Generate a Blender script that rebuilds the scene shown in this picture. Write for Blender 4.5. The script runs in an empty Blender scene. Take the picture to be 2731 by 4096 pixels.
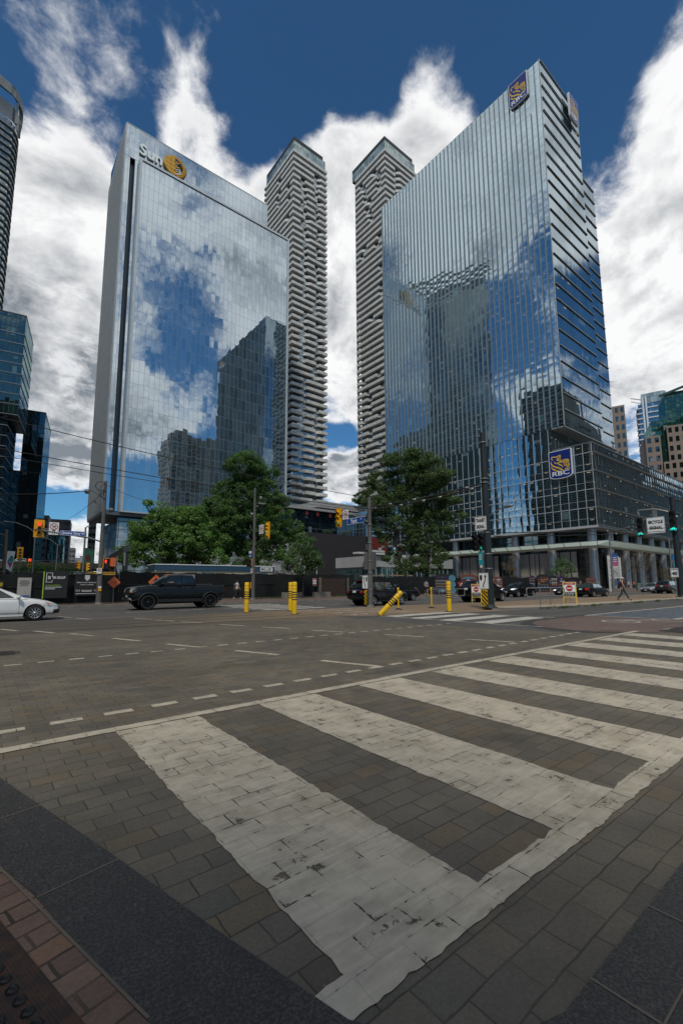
import bpy, bmesh, math, random
SUN_E = 2.3; SKY_STR = .10; CLOUD = 1.0; OFFX = 0.0; OFFY = 0.0
from mathutils import Vector, Matrix, Quaternion, noise as mnoise
R = math.radians
S = bpy.context.scene
COL = S.collection
rnd = random.Random(7)

# ------------------------------------------------------------------ object helpers
def link(o, parent=None):
    COL.objects.link(o)
    if parent is not None:
        o.parent = parent
    return o

def tag(o, label=None, cat=None, group=None, kind=None):
    if label: o['label'] = label
    if cat: o['category'] = cat
    if group: o['group'] = group
    if kind: o['kind'] = kind
    return o

def thing(name, label, cat, loc=(0, 0, 0), rz=0.0, group=None):
    o = bpy.data.objects.new(name, None)
    o.location = loc
    o.rotation_euler = (0, 0, rz)
    o.empty_display_size = 0.3
    link(o)
    return tag(o, label, cat, group)

def copy_tree(o, parent=None):
    c = o.copy()
    COL.objects.link(c)
    if parent is not None:
        c.parent = parent
    for ch in list(o.children):
        copy_tree(ch, c)
    return c

class MB:
    """collects faces and links them as one mesh object"""
    def __init__(s):
        s.v = []; s.f = []; s.m = []; s.cur = 0; s.sm = []; s.smooth = False
    def add(s, vs, fs):
        b = len(s.v)
        s.v.extend([tuple(p) for p in vs])
        for f in fs:
            s.f.append([b + i for i in f]); s.m.append(s.cur); s.sm.append(s.smooth)
        return s
    def box(s, x0, x1, y0, y1, z0, z1):
        return s.add([(x0, y0, z0), (x1, y0, z0), (x1, y1, z0), (x0, y1, z0), (x0, y0, z1), (x1, y0, z1), (x1, y1, z1), (x0, y1, z1)],
              [(0, 3, 2, 1), (4, 5, 6, 7), (0, 1, 5, 4), (1, 2, 6, 5), (2, 3, 7, 6), (3, 0, 4, 7)])
    def bar(s, a, b, w, h, up=(0, 0, 1)):
        a = Vector(a); b = Vector(b); d = (b - a).normalized(); u = Vector(up)
        if abs(d.dot(u)) > .95: u = Vector((1, 0, 0))
        r = d.cross(u).normalized(); u = r.cross(d)
        vs = []
        for p in (a, b):
            for i, j in ((-1, -1), (1, -1), (1, 1), (-1, 1)):
                vs.append(p + r * (i * w / 2) + u * (j * h / 2))
        return s.add(vs, [(3, 2, 1, 0), (4, 5, 6, 7), (0, 1, 5, 4), (1, 2, 6, 5), (2, 3, 7, 6), (3, 0, 4, 7)])
    def prism(s, pts, z0, z1, cap=True):
        n = len(pts)
        vs = [(x, y, z0) for x, y in pts] + [(x, y, z1) for x, y in pts]
        fs = [(i, (i + 1) % n, n + (i + 1) % n, n + i) for i in range(n)]
        if cap:
            fs += [tuple(range(n - 1, -1, -1)), tuple(range(n, 2 * n))]
        return s.add(vs, fs)
    def plate(s, pts, y0, y1):
        """polygon in x-z (given counter-clockwise seen from -y), front face at y0, back at y1"""
        n = len(pts)
        vs = [(x, y0, z) for x, z in pts] + [(x, y1, z) for x, z in pts]
        fs = [tuple(range(n)), tuple(range(2 * n - 1, n - 1, -1))]
        fs += [((i + 1) % n, i, n + i, n + (i + 1) % n) for i in range(n)]
        return s.add(vs, fs)
    def tube(s, pts, r, n=8, cap=True):
        pts = [Vector(p) for p in pts]
        rs = r if isinstance(r, (list, tuple)) else [r] * len(pts)
        old = s.smooth; s.smooth = True
        vs = []; prev = None
        for i, p in enumerate(pts):
            d = (pts[min(i + 1, len(pts) - 1)] - pts[max(i - 1, 0)]).normalized()
            if prev is None:
                u = Vector((0, 0, 1)) if abs(d.z) < .9 else Vector((1, 0, 0))
                u = (u - d * u.dot(d)).normalized()
            else:
                u = (prev - d * prev.dot(d)).normalized()
            prev = u; w = d.cross(u)
            for k in range(n):
                a = 2 * math.pi * k / n
                vs.append(p + (u * math.cos(a) + w * math.sin(a)) * rs[i])
        fs = []
        for i in range(len(pts) - 1):
            for k in range(n):
                fs.append((i * n + k, i * n + (k + 1) % n, (i + 1) * n + (k + 1) % n, (i + 1) * n + k))
        s.add(vs, fs); s.smooth = False
        if cap:
            m = (len(pts) - 1) * n
            s.add([vs[k] for k in range(n)], [tuple(range(n - 1, -1, -1))])
            s.add([vs[m + k] for k in range(n)], [tuple(range(n))])
        s.smooth = old
        return s
    def lathe(s, prof, n=20, c=(0, 0, 0), axis='z'):
        old = s.smooth; s.smooth = True
        vs = []
        for r_, z in prof:
            for k in range(n):
                a = 2 * math.pi * k / n
                p = (r_ * math.cos(a), r_ * math.sin(a), z)
                if axis == 'y': p = (p[0], z, p[1])
                if axis == 'x': p = (z, p[0], p[1])
                vs.append((p[0] + c[0], p[1] + c[1], p[2] + c[2]))
        fs = []
        for i in range(len(prof) - 1):
            for k in range(n):
                f = (i * n + k, i * n + (k + 1) % n, (i + 1) * n + (k + 1) % n, (i + 1) * n + k)
                fs.append(f if axis != 'y' else f[::-1])
        s.add(vs, fs); s.smooth = old
        return s
    def ball(s, c, r, n=12, sc=(1, 1, 1)):
        m = n // 2
        prof = [(max(1e-4, math.sin(math.pi * i / m)) * r, -math.cos(math.pi * i / m) * r) for i in range(m + 1)]
        b = len(s.v)
        s.lathe(prof, n)
        for i in range(b, len(s.v)):
            x, y, z = s.v[i]
            s.v[i] = (x * sc[0] + c[0], y * sc[1] + c[1], z * sc[2] + c[2])
        return s
    def xf(s, M, start=0):
        for i in range(start, len(s.v)):
            s.v[i] = tuple(M @ Vector(s.v[i]))
        return s
    def mesh(s, name):
        me = bpy.data.meshes.new(name)
        me.from_pydata(s.v, [], s.f)
        me.polygons.foreach_set('material_index', s.m)
        me.polygons.foreach_set('use_smooth', s.sm)
        me.update()
        return me
    def build(s, name, mats, parent=None, loc=None, rz=None):
        me = s.mesh(name)
        for m in (mats if isinstance(mats, (list, tuple)) else [mats]):
            me.materials.append(m)
        o = bpy.data.objects.new(name, me)
        if loc: o.location = loc
        if rz is not None: o.rotation_euler = (0, 0, rz)
        return link(o, parent)

def evaluated_mesh(o):
    dg = bpy.context.evaluated_depsgraph_get()
    return bpy.data.meshes.new_from_object(o.evaluated_get(dg))

def bake(o, angle=35):
    """apply an object's modifiers"""
    me = evaluated_mesh(o)
    mats = list(o.data.materials)
    o.modifiers.clear()
    o.data = me
    if angle:
        for p in me.polygons: p.use_smooth = True
        me.set_sharp_from_angle(angle=R(angle))
    return o

_tc = {}
def text_polys(s, bold=0.0):
    key = (s, bold)
    if key in _tc: return _tc[key]
    cu = bpy.data.curves.new('lettering', 'FONT')
    cu.body = s; cu.size = 1; cu.offset = bold; cu.resolution_u = 3
    o = bpy.data.objects.new('lettering', cu); COL.objects.link(o)
    me = evaluated_mesh(o)
    vs = [tuple(v.co) for v in me.vertices]; fs = [tuple(p.vertices) for p in me.polygons]
    bpy.data.objects.remove(o); bpy.data.meshes.remove(me)
    xs = [v[0] for v in vs]; ys = [v[1] for v in vs]
    x0, x1, y0, y1 = min(xs), max(xs), min(ys), max(ys)
    vs = [((x - x0) / (x1 - x0) - .5, (y - y0) / (y1 - y0) - .5) for x, y, z in vs]
    _tc[key] = (vs, fs, (x1 - x0) / (y1 - y0))
    return _tc[key]

def text(mb, s, cx, cz, h, w=None, y=-.01, bold=0.012, thick=0.0):
    """lettering in the x-z plane facing -y, centred at cx, cz, h high"""
    vs, fs, asp = text_polys(s, bold)
    w = w or asp * h
    n = len(vs)
    V = [(cx + a * w, y, cz + b * h) for a, b in vs]
    if thick:
        V += [(cx + a * w, y + thick, cz + b * h) for a, b in vs]
        ed = {}
        for f in fs:
            for i in range(len(f)):
                e = (f[i], f[(i + 1) % len(f)])
                ed[e] = 1
        side = [(b, a, a + n, b + n) for (a, b) in ed if (b, a) not in ed]
        mb.add(V, fs + side)
    else:
        mb.add(V, fs)
    return mb

def stroke(mb, pts, w, y, closed=False):
    """a flat painted line of width w (may taper) in the x-z plane facing -y"""
    n = len(pts)
    ws = w if isinstance(w, (list, tuple)) else [w] * n
    L = []; Rr = []
    for i in range(n):
        if closed: a = pts[i - 1]; b = pts[(i + 1) % n]
        else: a = pts[max(0, i - 1)]; b = pts[min(n - 1, i + 1)]
        dx, dz = b[0] - a[0], b[1] - a[1]; l = math.hypot(dx, dz) or 1
        nx, nz = -dz / l, dx / l
        L.append((pts[i][0] + nx * ws[i] / 2, y, pts[i][1] + nz * ws[i] / 2))
        Rr.append((pts[i][0] - nx * ws[i] / 2, y, pts[i][1] - nz * ws[i] / 2))
    m = n if closed else n - 1
    return mb.add(L + Rr, [(n + i, n + (i + 1) % n, (i + 1) % n, i) for i in range(m)])

def disc(cx, cz, r, n=24):
    return [(cx + r * math.cos(2 * math.pi * i / n), cz + r * math.sin(2 * math.pi * i / n)) for i in range(n)]

def rrect(x0, x1, z0, z1, r, n=4):
    p = []
    for cx, cz, a0 in ((x1 - r, z0 + r, -90), (x1 - r, z1 - r, 0), (x0 + r, z1 - r, 90), (x0 + r, z0 + r, 180)):
        for i in range(n + 1):
            a = R(a0 + 90 * i / n); p.append((cx + r * math.cos(a), cz + r * math.sin(a)))
    return p

def bez(p0, p1, p2, p3, n=8):
    out = []
    for i in range(n + 1):
        t = i / n; u = 1 - t
        out.append(tuple(u**3 * a + 3 * u * u * t * b + 3 * u * t * t * c + t**3 * d for a, b, c, d in zip(p0, p1, p2, p3)))
    return out

# ------------------------------------------------------------------ materials
class NT:
    def __init__(s, tree): s.t = tree; s.n = tree.nodes; s.l = tree.links
    def new(s, typ, **kw):
        n = s.n.new(typ)
        for k, v in kw.items(): setattr(n, k, v)
        return n
    def put(s, sock, v):
        if isinstance(v, bpy.types.NodeSocket): s.l.new(v, sock)
        elif v is not None:
            if sock.type == 'RGBA' and len(v) == 3: v = (*v, 1)
            sock.default_value = v
    def math(s, op, a, b=None, c=None, clamp=False):
        n = s.new('ShaderNodeMath', operation=op, use_clamp=clamp)
        for i, v in enumerate((a, b, c)):
            if v is not None: s.put(n.inputs[i], v)
        return n.outputs[0]
    def vm(s, op, a, b=None, sc=None):
        n = s.new('ShaderNodeVectorMath', operation=op)
        s.put(n.inputs[0], a)
        if b is not None: s.put(n.inputs[1], b)
        if sc is not None: s.put(n.inputs['Scale'], sc)
        return n.outputs['Value'] if op in ('DOT_PRODUCT', 'LENGTH', 'DISTANCE') else n.outputs[0]
    def mix(s, f, a, b, typ='RGBA', blend='MIX'):
        n = s.new('ShaderNodeMix', data_type=typ)
        if typ == 'RGBA': n.blend_type = blend
        i = {'RGBA': (6, 7, 2), 'FLOAT': (2, 3, 0), 'VECTOR': (4, 5, 1)}[typ]
        s.put(n.inputs[0], f); s.put(n.inputs[i[0]], a); s.put(n.inputs[i[1]], b)
        return n.outputs[i[2]]
    def noise(s, vec, scale, detail=3, rough=.55, out=0, dist=0.0):
        n = s.new('ShaderNodeTexNoise')
        if vec is not None: s.put(n.inputs['Vector'], vec)
        n.inputs['Scale'].default_value = scale; n.inputs['Detail'].default_value = detail
        n.inputs['Roughness'].default_value = rough; n.inputs['Distortion'].default_value = dist
        return n.outputs[out]
    def ramp(s, v, a, b, lo=0.0, hi=1.0, smooth=True):
        n = s.new('ShaderNodeMapRange'); n.interpolation_type = 'SMOOTHSTEP' if smooth else 'LINEAR'
        s.put(n.inputs[0], v)
        for i, q in enumerate((a, b, lo, hi)): s.put(n.inputs[i + 1], q)
        return n.outputs[0]
    def xyz(s, v):
        n = s.new('ShaderNodeSeparateXYZ'); s.put(n.inputs[0], v); return n.outputs
    def comb(s, x, y, z):
        n = s.new('ShaderNodeCombineXYZ')
        for i, q in enumerate((x, y, z)): s.put(n.inputs[i], q)
        return n.outputs[0]
    def bump(s, h, strength, dist=.02):
        n = s.new('ShaderNodeBump'); s.put(n.inputs['Height'], h)
        n.inputs['Strength'].default_value = strength; n.inputs['Distance'].default_value = dist
        return n.outputs[0]

def new_mat(name):
    m = bpy.data.materials.new(name); m.use_nodes = True
    t = NT(m.node_tree); t.n.clear()
    out = t.new('ShaderNodeOutputMaterial')
    return m, t, out

def principled(t, out, col, rough=.6, metal=0.0, normal=None, spec=.5, coat=0.0):
    p = t.new('ShaderNodeBsdfPrincipled')
    t.put(p.inputs['Base Color'], col); t.put(p.inputs['Roughness'], rough); t.put(p.inputs['Metallic'], metal)
    p.inputs['Specular IOR Level'].default_value = spec
    if coat:
        p.inputs['Coat Weight'].default_value = coat; p.inputs['Coat Roughness'].default_value = .04
    if normal is not None: t.put(p.inputs['Normal'], normal)
    t.l.new(p.outputs[0], out.inputs[0])
    return p

def mat(name, col, rough=.6, metal=0.0, var=.12, scale=3.0, bump=0.0, spec=.4, coat=0.0, streak=0.0):
    m, t, out = new_mat(name)
    tc = t.new('ShaderNodeTexCoord').outputs['Object']
    c = col
    if var:
        f = t.noise(tc, scale, 4, .6)
        k = t.ramp(f, .25, .75, 1 - var, 1 + var)
        if streak:
            st = t.noise(t.vm('MULTIPLY', tc, (1.5, 1.5, .12)), 1.0, 3, .6)
            k = t.math('MULTIPLY', k, t.ramp(st, .35, .7, 1 - streak, 1.0))
        c = t.vm('SCALE', (*col,), None, k)
    nrm = t.bump(t.noise(tc, scale * 8, 3, .6), bump, .01) if bump else None
    r = t.ramp(t.noise(tc, scale * 2.3, 3), .3, .7, max(.02, rough - .06), rough + .06) if var else rough
    principled(t, out, c, r, metal, nrm, spec, coat)
    return m

def glow(name, col, strength):
    m, t, out = new_mat(name)
    e = t.new('ShaderNodeEmission'); t.put(e.inputs[0], (*col, 1)); e.inputs[1].default_value = strength
    t.l.new(e.outputs[0], out.inputs[0])
    return m

def facade(name, du, dv, u0=0.0, v0=0.0, base=(.012, .03, .045), tint=(.8, .88, .93), refl=.6, tilt=.006, pillow=.008,
           wave=.004, wscale=.35, joint=.03, jcol=(.25, .28, .3), blinds=.06, blind_col=(.2, .26, .28), sub=None, rough=.012, lights=0.0, vj=True):
    """curtain wall: mirror-like panes, each a little tilted and pillowed, over a dark interior, with thin joints"""
    m, t, out = new_mat(name)
    tc = t.new('ShaderNodeTexCoord')
    o = t.xyz(tc.outputs['Object']); n = t.xyz(tc.outputs['Normal'])
    isx = t.math('GREATER_THAN', t.math('ABSOLUTE', n[0]), .7)
    u = t.mix(isx, o[0], o[1], 'FLOAT')
    su = t.math('DIVIDE', t.math('SUBTRACT', u, u0), du); sv = t.math('DIVIDE', t.math('SUBTRACT', o[2], v0), dv)
    cu = t.math('FLOOR', su); cv = t.math('FLOOR', sv)
    fu = t.math('SUBTRACT', su, cu); fv = t.math('SUBTRACT', sv, cv)
    if sub:                                   # a second, lower pane in each storey
        low = t.math('LESS_THAN', fv, sub)
        cv2 = t.math('ADD', t.math('MULTIPLY', cv, 2.0), low)
        fv2 = t.mix(low, t.math('DIVIDE', t.math('SUBTRACT', fv, sub), 1 - sub), t.math('DIVIDE', fv, sub), 'FLOAT')
    else: cv2, fv2 = cv, fv
    wn = t.new('ShaderNodeTexWhiteNoise', noise_dimensions='3D')
    t.put(wn.inputs['Vector'], t.comb(cu, cv2, isx))
    rc = wn.outputs['Color']; rv = wn.outputs['Value']
    off = t.vm('SCALE', t.vm('SUBTRACT', rc, (.5, .5, .5)), None, tilt * 2)
    pu = t.math('MULTIPLY', t.math('SUBTRACT', fu, .5), pillow * 2); pv = t.math('MULTIPLY', t.math('SUBTRACT', fv2, .5), pillow * 2)
    nisx = t.math('SUBTRACT', 1.0, isx)
    off = t.vm('ADD', off, t.comb(t.math('MULTIPLY', pu, nisx), t.math('MULTIPLY', pu, isx), pv))
    shift = t.vm('ADD', tc.outputs['Object'], t.vm('SCALE', rc, None, 40.0))
    nz = t.vm('SUBTRACT', t.noise(shift, wscale, 2, .5, out=1), (.5, .5, .5))
    off = t.vm('ADD', off, t.vm('SCALE', nz, None, wave * 2))
    nn = t.vm('NORMALIZE', t.vm('ADD', t.new('ShaderNodeNewGeometry').outputs['Normal'], off))
    # interior seen through the glass: darker ceilings, some drawn blinds
    bl = t.math('GREATER_THAN', rv, 1 - blinds)
    bh = t.math('MULTIPLY', bl, t.math('GREATER_THAN', fv2, t.math('FRACT', t.math('MULTIPLY', rv, 37.0))))
    inn = t.mix(bh, t.vm('SCALE', (*base,), None, t.ramp(t.xyz(rc)[1], 0, 1, .6, 1.5)), blind_col)
    d = t.new('ShaderNodeBsdfDiffuse'); t.put(d.inputs[0], inn)
    g = t.new('ShaderNodeBsdfGlossy'); t.put(g.inputs['Color'], (*tint, 1)); g.inputs['Roughness'].default_value = rough
    t.put(g.inputs['Normal'], nn)
    lw = t.new('ShaderNodeLayerWeight'); lw.inputs[0].default_value = .3
    fac = t.math('ADD', refl, t.math('MULTIPLY', lw.outputs['Fresnel'], 1 - refl), None, True)
    mx = t.new('ShaderNodeMixShader'); t.put(mx.inputs[0], fac); t.l.new(d.outputs[0], mx.inputs[1]); t.l.new(g.outputs[0], mx.inputs[2])
    res = mx.outputs[0]
    if lights:                                # ceiling lamps left on behind some panes
        la = t.math('MULTIPLY', t.math('GREATER_THAN', t.math('FRACT', t.math('MULTIPLY', rv, 91.0)), 1 - lights),
                    t.math('MULTIPLY', t.math('LESS_THAN', t.math('ABSOLUTE', t.math('SUBTRACT', fu, .5)), .2),
                           t.math('LESS_THAN', t.math('ABSOLUTE', t.math('SUBTRACT', fv2, .8)), .035)))
        e = t.new('ShaderNodeEmission'); t.put(e.inputs[0], (1, .85, .6, 1)); e.inputs[1].default_value = .35
        m2 = t.new('ShaderNodeMixShader'); t.put(m2.inputs[0], la); t.l.new(res, m2.inputs[1]); t.l.new(e.outputs[0], m2.inputs[2]); res = m2.outputs[0]
    if joint:
        jv = t.math('LESS_THAN', t.math('MINIMUM', fv2, t.math('SUBTRACT', 1.0, fv2)), joint / dv * (2 if sub else 1))
        j = jv
        if vj: j = t.math('MAXIMUM', jv, t.math('LESS_THAN', t.math('MINIMUM', fu, t.math('SUBTRACT', 1.0, fu)), joint / du))
        jd = t.new('ShaderNodeBsdfDiffuse'); t.put(jd.inputs[0], (*jcol, 1))
        m3 = t.new('ShaderNodeMixShader'); t.put(m3.inputs[0], j); t.l.new(res, m3.inputs[1]); t.l.new(jd.outputs[0], m3.inputs[2]); res = m3.outputs[0]
    t.l.new(res, out.inputs[0])
    return m
# ------------------------------------------------------------------ camera
cam = bpy.data.cameras.new('camera'); camo = bpy.data.objects.new('camera', cam); COL.objects.link(camo)
cam.sensor_width = 36; cam.sensor_fit = 'AUTO'; cam.lens = 15.716; cam.shift_y = .01548; cam.clip_end = 6000; cam.clip_start = .05
YAW, PITCH, ROLL = R(51.2877), R(7.17521), R(-.304217)
fw = Vector((math.cos(YAW) * math.cos(PITCH), math.sin(YAW) * math.cos(PITCH), math.sin(PITCH)))
rt = Vector((math.sin(YAW), -math.cos(YAW), 0)); up = rt.cross(fw)
r2 = rt * math.cos(ROLL) + up * math.sin(ROLL); u2 = -rt * math.sin(ROLL) + up * math.cos(ROLL)
M = Matrix((r2, u2, -fw)).transposed().to_4x4(); M.translation = (0, 0, 1.5)
camo.matrix_world = M
S.camera = camo
S.view_settings.view_transform = 'Standard'; S.view_settings.look = 'None'; S.view_settings.gamma = 1; S.view_settings.use_curve_mapping = False
S.view_settings.exposure = 0.0
S.render.engine = 'CYCLES'
S.cycles.max_bounces = 6; S.cycles.glossy_bounces = 4; S.cycles.diffuse_bounces = 2; S.cycles.transparent_max_bounces = 6
S.cycles.caustics_reflective = False; S.cycles.caustics_refractive = False
S.cycles.sample_clamp_indirect = 4

# ------------------------------------------------------------------ sun and sky with broken cumulus
SUN_AZ, SUN_EL = R(-136), R(55)
to_sun = Vector((math.cos(SUN_AZ) * math.cos(SUN_EL), math.sin(SUN_AZ) * math.cos(SUN_EL), math.sin(SUN_EL)))
sl = bpy.data.lights.new('sun', 'SUN'); sl.energy = SUN_E; sl.angle = R(7); sl.color = (1, .93, .80)
so = bpy.data.objects.new('sun', sl); COL.objects.link(so); so.location = (0, 0, 300)
so.rotation_euler = (-to_sun).to_track_quat('-Z', 'Y').to_euler()

W = bpy.data.worlds.new('World'); S.world = W; W.use_nodes = True
w = NT(W.node_tree); w.n.clear()
wo = w.new('ShaderNodeOutputWorld'); bg = w.new('ShaderNodeBackground')
sky = w.new('ShaderNodeTexSky', sky_type='NISHITA'); sky.sun_disc = False
sky.sun_elevation = SUN_EL; sky.sun_rotation = math.atan2(to_sun.x, to_sun.y); sky.altitude = 100; sky.air_density = 1.0; sky.dust_density = .6; sky.ozone_density = 2.0
dirv = w.vm('NORMALIZE', w.new('ShaderNodeTexCoord').outputs['Generated'])
dx, dy, dz = w.xyz(dirv)
plane = w.math('MAXIMUM', w.math('ADD', dz, .34), .10)
pv = w.comb(w.math('DIVIDE', dx, plane), w.math('DIVIDE', dy, plane), 0.0)     # a flat cloud deck seen in perspective
# where big cloud masses and holes lie: (azimuth, elevation, radius, weight)
BL = [(84.5, 50, 6.5, .07), (79.7, 50.5, 6, .08), (73.5, 51.5, 4.5, .1), (71.5, 48, 4.5, .13), (74.1, 44.5, 6, .15), (68.5, 42.5, 5.5, .13), (86.5, 40, 6.5, .19), (84.5, 36, 6, .24), (87.3, 31, 9, .52),
      (84, 23, 9.5, .58), (51.4, 52, 3.6, .12), (52, 47.5, 5, .16), (57, 44.5, 5, .18), (47, 45, 6, .24), (50.7, 40, 8, .42), (50.8, 32, 7, .46), (37.1, 54, 3.6, .16), (38.5, 50.5, 5, .2), (40.5, 47, 6, .24),
      (33, 46, 4.5, .2), (30.5, 57, 3, .1), (62.5, 41, 4, .22), (11.5, 40, 7, .26), (12.5, 35, 7, .22), (9.5, 45, 5, .26), (14.3, 28, 9, .34), (51, 25, 5, .50), (51, 13.5, 3.6, .5), (83.3, 14, 3.4, .55), (80.5, 5, 2.8, .5), (14, 20, 6, .3),
      # cloud banks behind the viewer that the glass mirrors
      (-62, 43, 6, .3), (-59, 34, 6, .3), (-70, 42, 4, -.16), (-76, 38, 4, .15), (-77, 19, 4.5, .34), (-70, 31, 4, -.12), (-68, 24, 3.5, .05), (-74, 12, 4, -.3), (-72, 20, 3, .14), (-67, 31, 6, .07), (-66, 20, 5, .08), (-74, 27, 5, .04), (-78, 31, 3, .16), (-21, 45, 10, .45), (-21, 28, 6, -.3),
      (150, 48, 6, .28), (140, 41, 6, .18), (152, 31, 5, -.36), (154, 21, 3, .36), (149, 38, 3.5, .2), (146, 16, 6, -.4), (157, 41, 4, .22), (143, 30, 4, -.2),
      (61.5, 55, 5, -.22), (62.6, 50, 4.2, -.24), (66.2, 46, 2.6, -.2), (27, 54, 7, -.30), (21, 49, 6, -.34), (18.5, 44, 3.5, -.3), (91.5, 46, 4, -.2), (14, 53, 6, -.36), (64.2, 45.5, 2.6, -.2), (80, 44.5, 2.6, -.26), (87.5, 55, 4, -.08), (77, 50.5, 1.8, -.2), (82, 52, 1.6, -.16), (70.5, 50, 1.4, -.14), (55.5, 50.5, 1.8, -.16), (44.5, 50, 2.2, -.14), (88.5, 36.5, 1.8, -.12), (12, 37, 1.6, -.2), (9.5, 32.5, 1.5, -.2),
      (83, 9.5, 3.4, -.42), (51.2, 19.0, 2.4, -.36), (83, 38.3, 1.8, -.2), (17, 38.6, 1.8, -.22), (15, 33.8, 1.4, -.16), (46.7, 51, 3, -.24), (43.5, 56, 5, -.34), (79, 57, 4, -.2), (77.6, 46.8, 1.6, -.14)]
warp = w.vm('SCALE', w.vm('SUBTRACT', w.noise(pv, 2.6, 4, .6, out=1), (.5, .5, .5)), None, .13)
dw = w.vm('NORMALIZE', w.vm('ADD', dirv, warp))
acc = None
for a_, e_, r_, wt in BL:
    c = (math.cos(R(a_)) * math.cos(R(e_)), math.sin(R(a_)) * math.cos(R(e_)), math.sin(R(e_)))
    k = w.ramp(w.vm('DOT_PRODUCT', dw, c), math.cos(R(r_ * 1.45)), math.cos(R(r_ * .2)), 0, wt)
    acc = k if acc is None else w.math('ADD', acc, k)
acc = w.math('MAXIMUM', w.math('MINIMUM', acc, .56), -.42)
det = w.noise(pv, 3.4, 10, .60, dist=.35); fine = w.noise(pv, 12.0, 8, .66, dist=.4); streak = w.noise(w.vm('MULTIPLY', w.vm('ADD', pv, warp), (1.5, 1.5, 1)), 2.6, 8, .66)
# elsewhere in the sky (only seen mirrored in glass) the masses follow a broad noise
inview = w.ramp(w.vm('DOT_PRODUCT', dirv, tuple(fw)), math.cos(R(62)), math.cos(R(48)))
broad = w.ramp(w.noise(w.vm('ADD', pv, (OFFX, OFFY, 0)), .8, 2, .5), .40, .60, -.26, .30)
acc = w.mix(inview, w.math('ADD', w.math('MULTIPLY', broad, .6), acc), acc, 'FLOAT')
tex = w.math('ADD', w.math('ADD', w.math('MULTIPLY', w.math('SUBTRACT', det, .5), 2.5), w.math('MULTIPLY', w.math('SUBTRACT', fine, .5), 1.0)), w.math('MULTIPLY', w.math('SUBTRACT', streak, .5), .8))
dens = w.math('ADD', tex, w.math('MULTIPLY', acc, 1.25))
cov = w.math('POWER', w.ramp(dens, -.14, .46), 1.25)
# cloud tone: sunlit edges bright, thick parts and low bases grey
sx = w.vm('ADD', pv, (to_sun.x * -.10, to_sun.y * -.10, 0))
rel = w.math('SUBTRACT', w.noise(sx, 3.4, 6, .58, dist=.35), det)           # relief towards the sun
form = w.noise(w.vm('ADD', w.vm('ADD', pv, warp), (3.3, 1.7, 0)), 2.3, 5, .52)
lowd = w.ramp(dz, .20, .60, .50, 0)
greyb = w.ramp(w.vm('DOT_PRODUCT', dw, (math.cos(R(85)) * math.cos(R(22)), math.sin(R(85)) * math.cos(R(22)), math.sin(R(22)))), math.cos(R(15)), math.cos(R(3)), 0, .42)
thick = w.ramp(dens, .22, .80)
sh = w.math('ADD', w.math('ADD', w.math('MULTIPLY', rel, 4.2), w.ramp(form, .36, .68, -.08, .55)), w.math('ADD', lowd, greyb))
shade = w.math('MULTIPLY', thick, sh, None, True)
warmc = w.mix(shade, (1.0, 1.0, 1.0), (.235, .265, .30))
skyc = w.vm('SCALE', w.mix(1.0, sky.outputs[0], (.42, .82, 1.06), blend='MULTIPLY'), None, w.ramp(dz, .1, .85, .95, .78))
cl = w.vm('SCALE', warmc, None, CLOUD / SKY_STR)
final = w.mix(w.math('MULTIPLY', cov, .97), skyc, cl)
w.put(bg.inputs[0], final); bg.inputs[1].default_value = SKY_STR
w.l.new(bg.outputs[0], wo.inputs[0])
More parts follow.
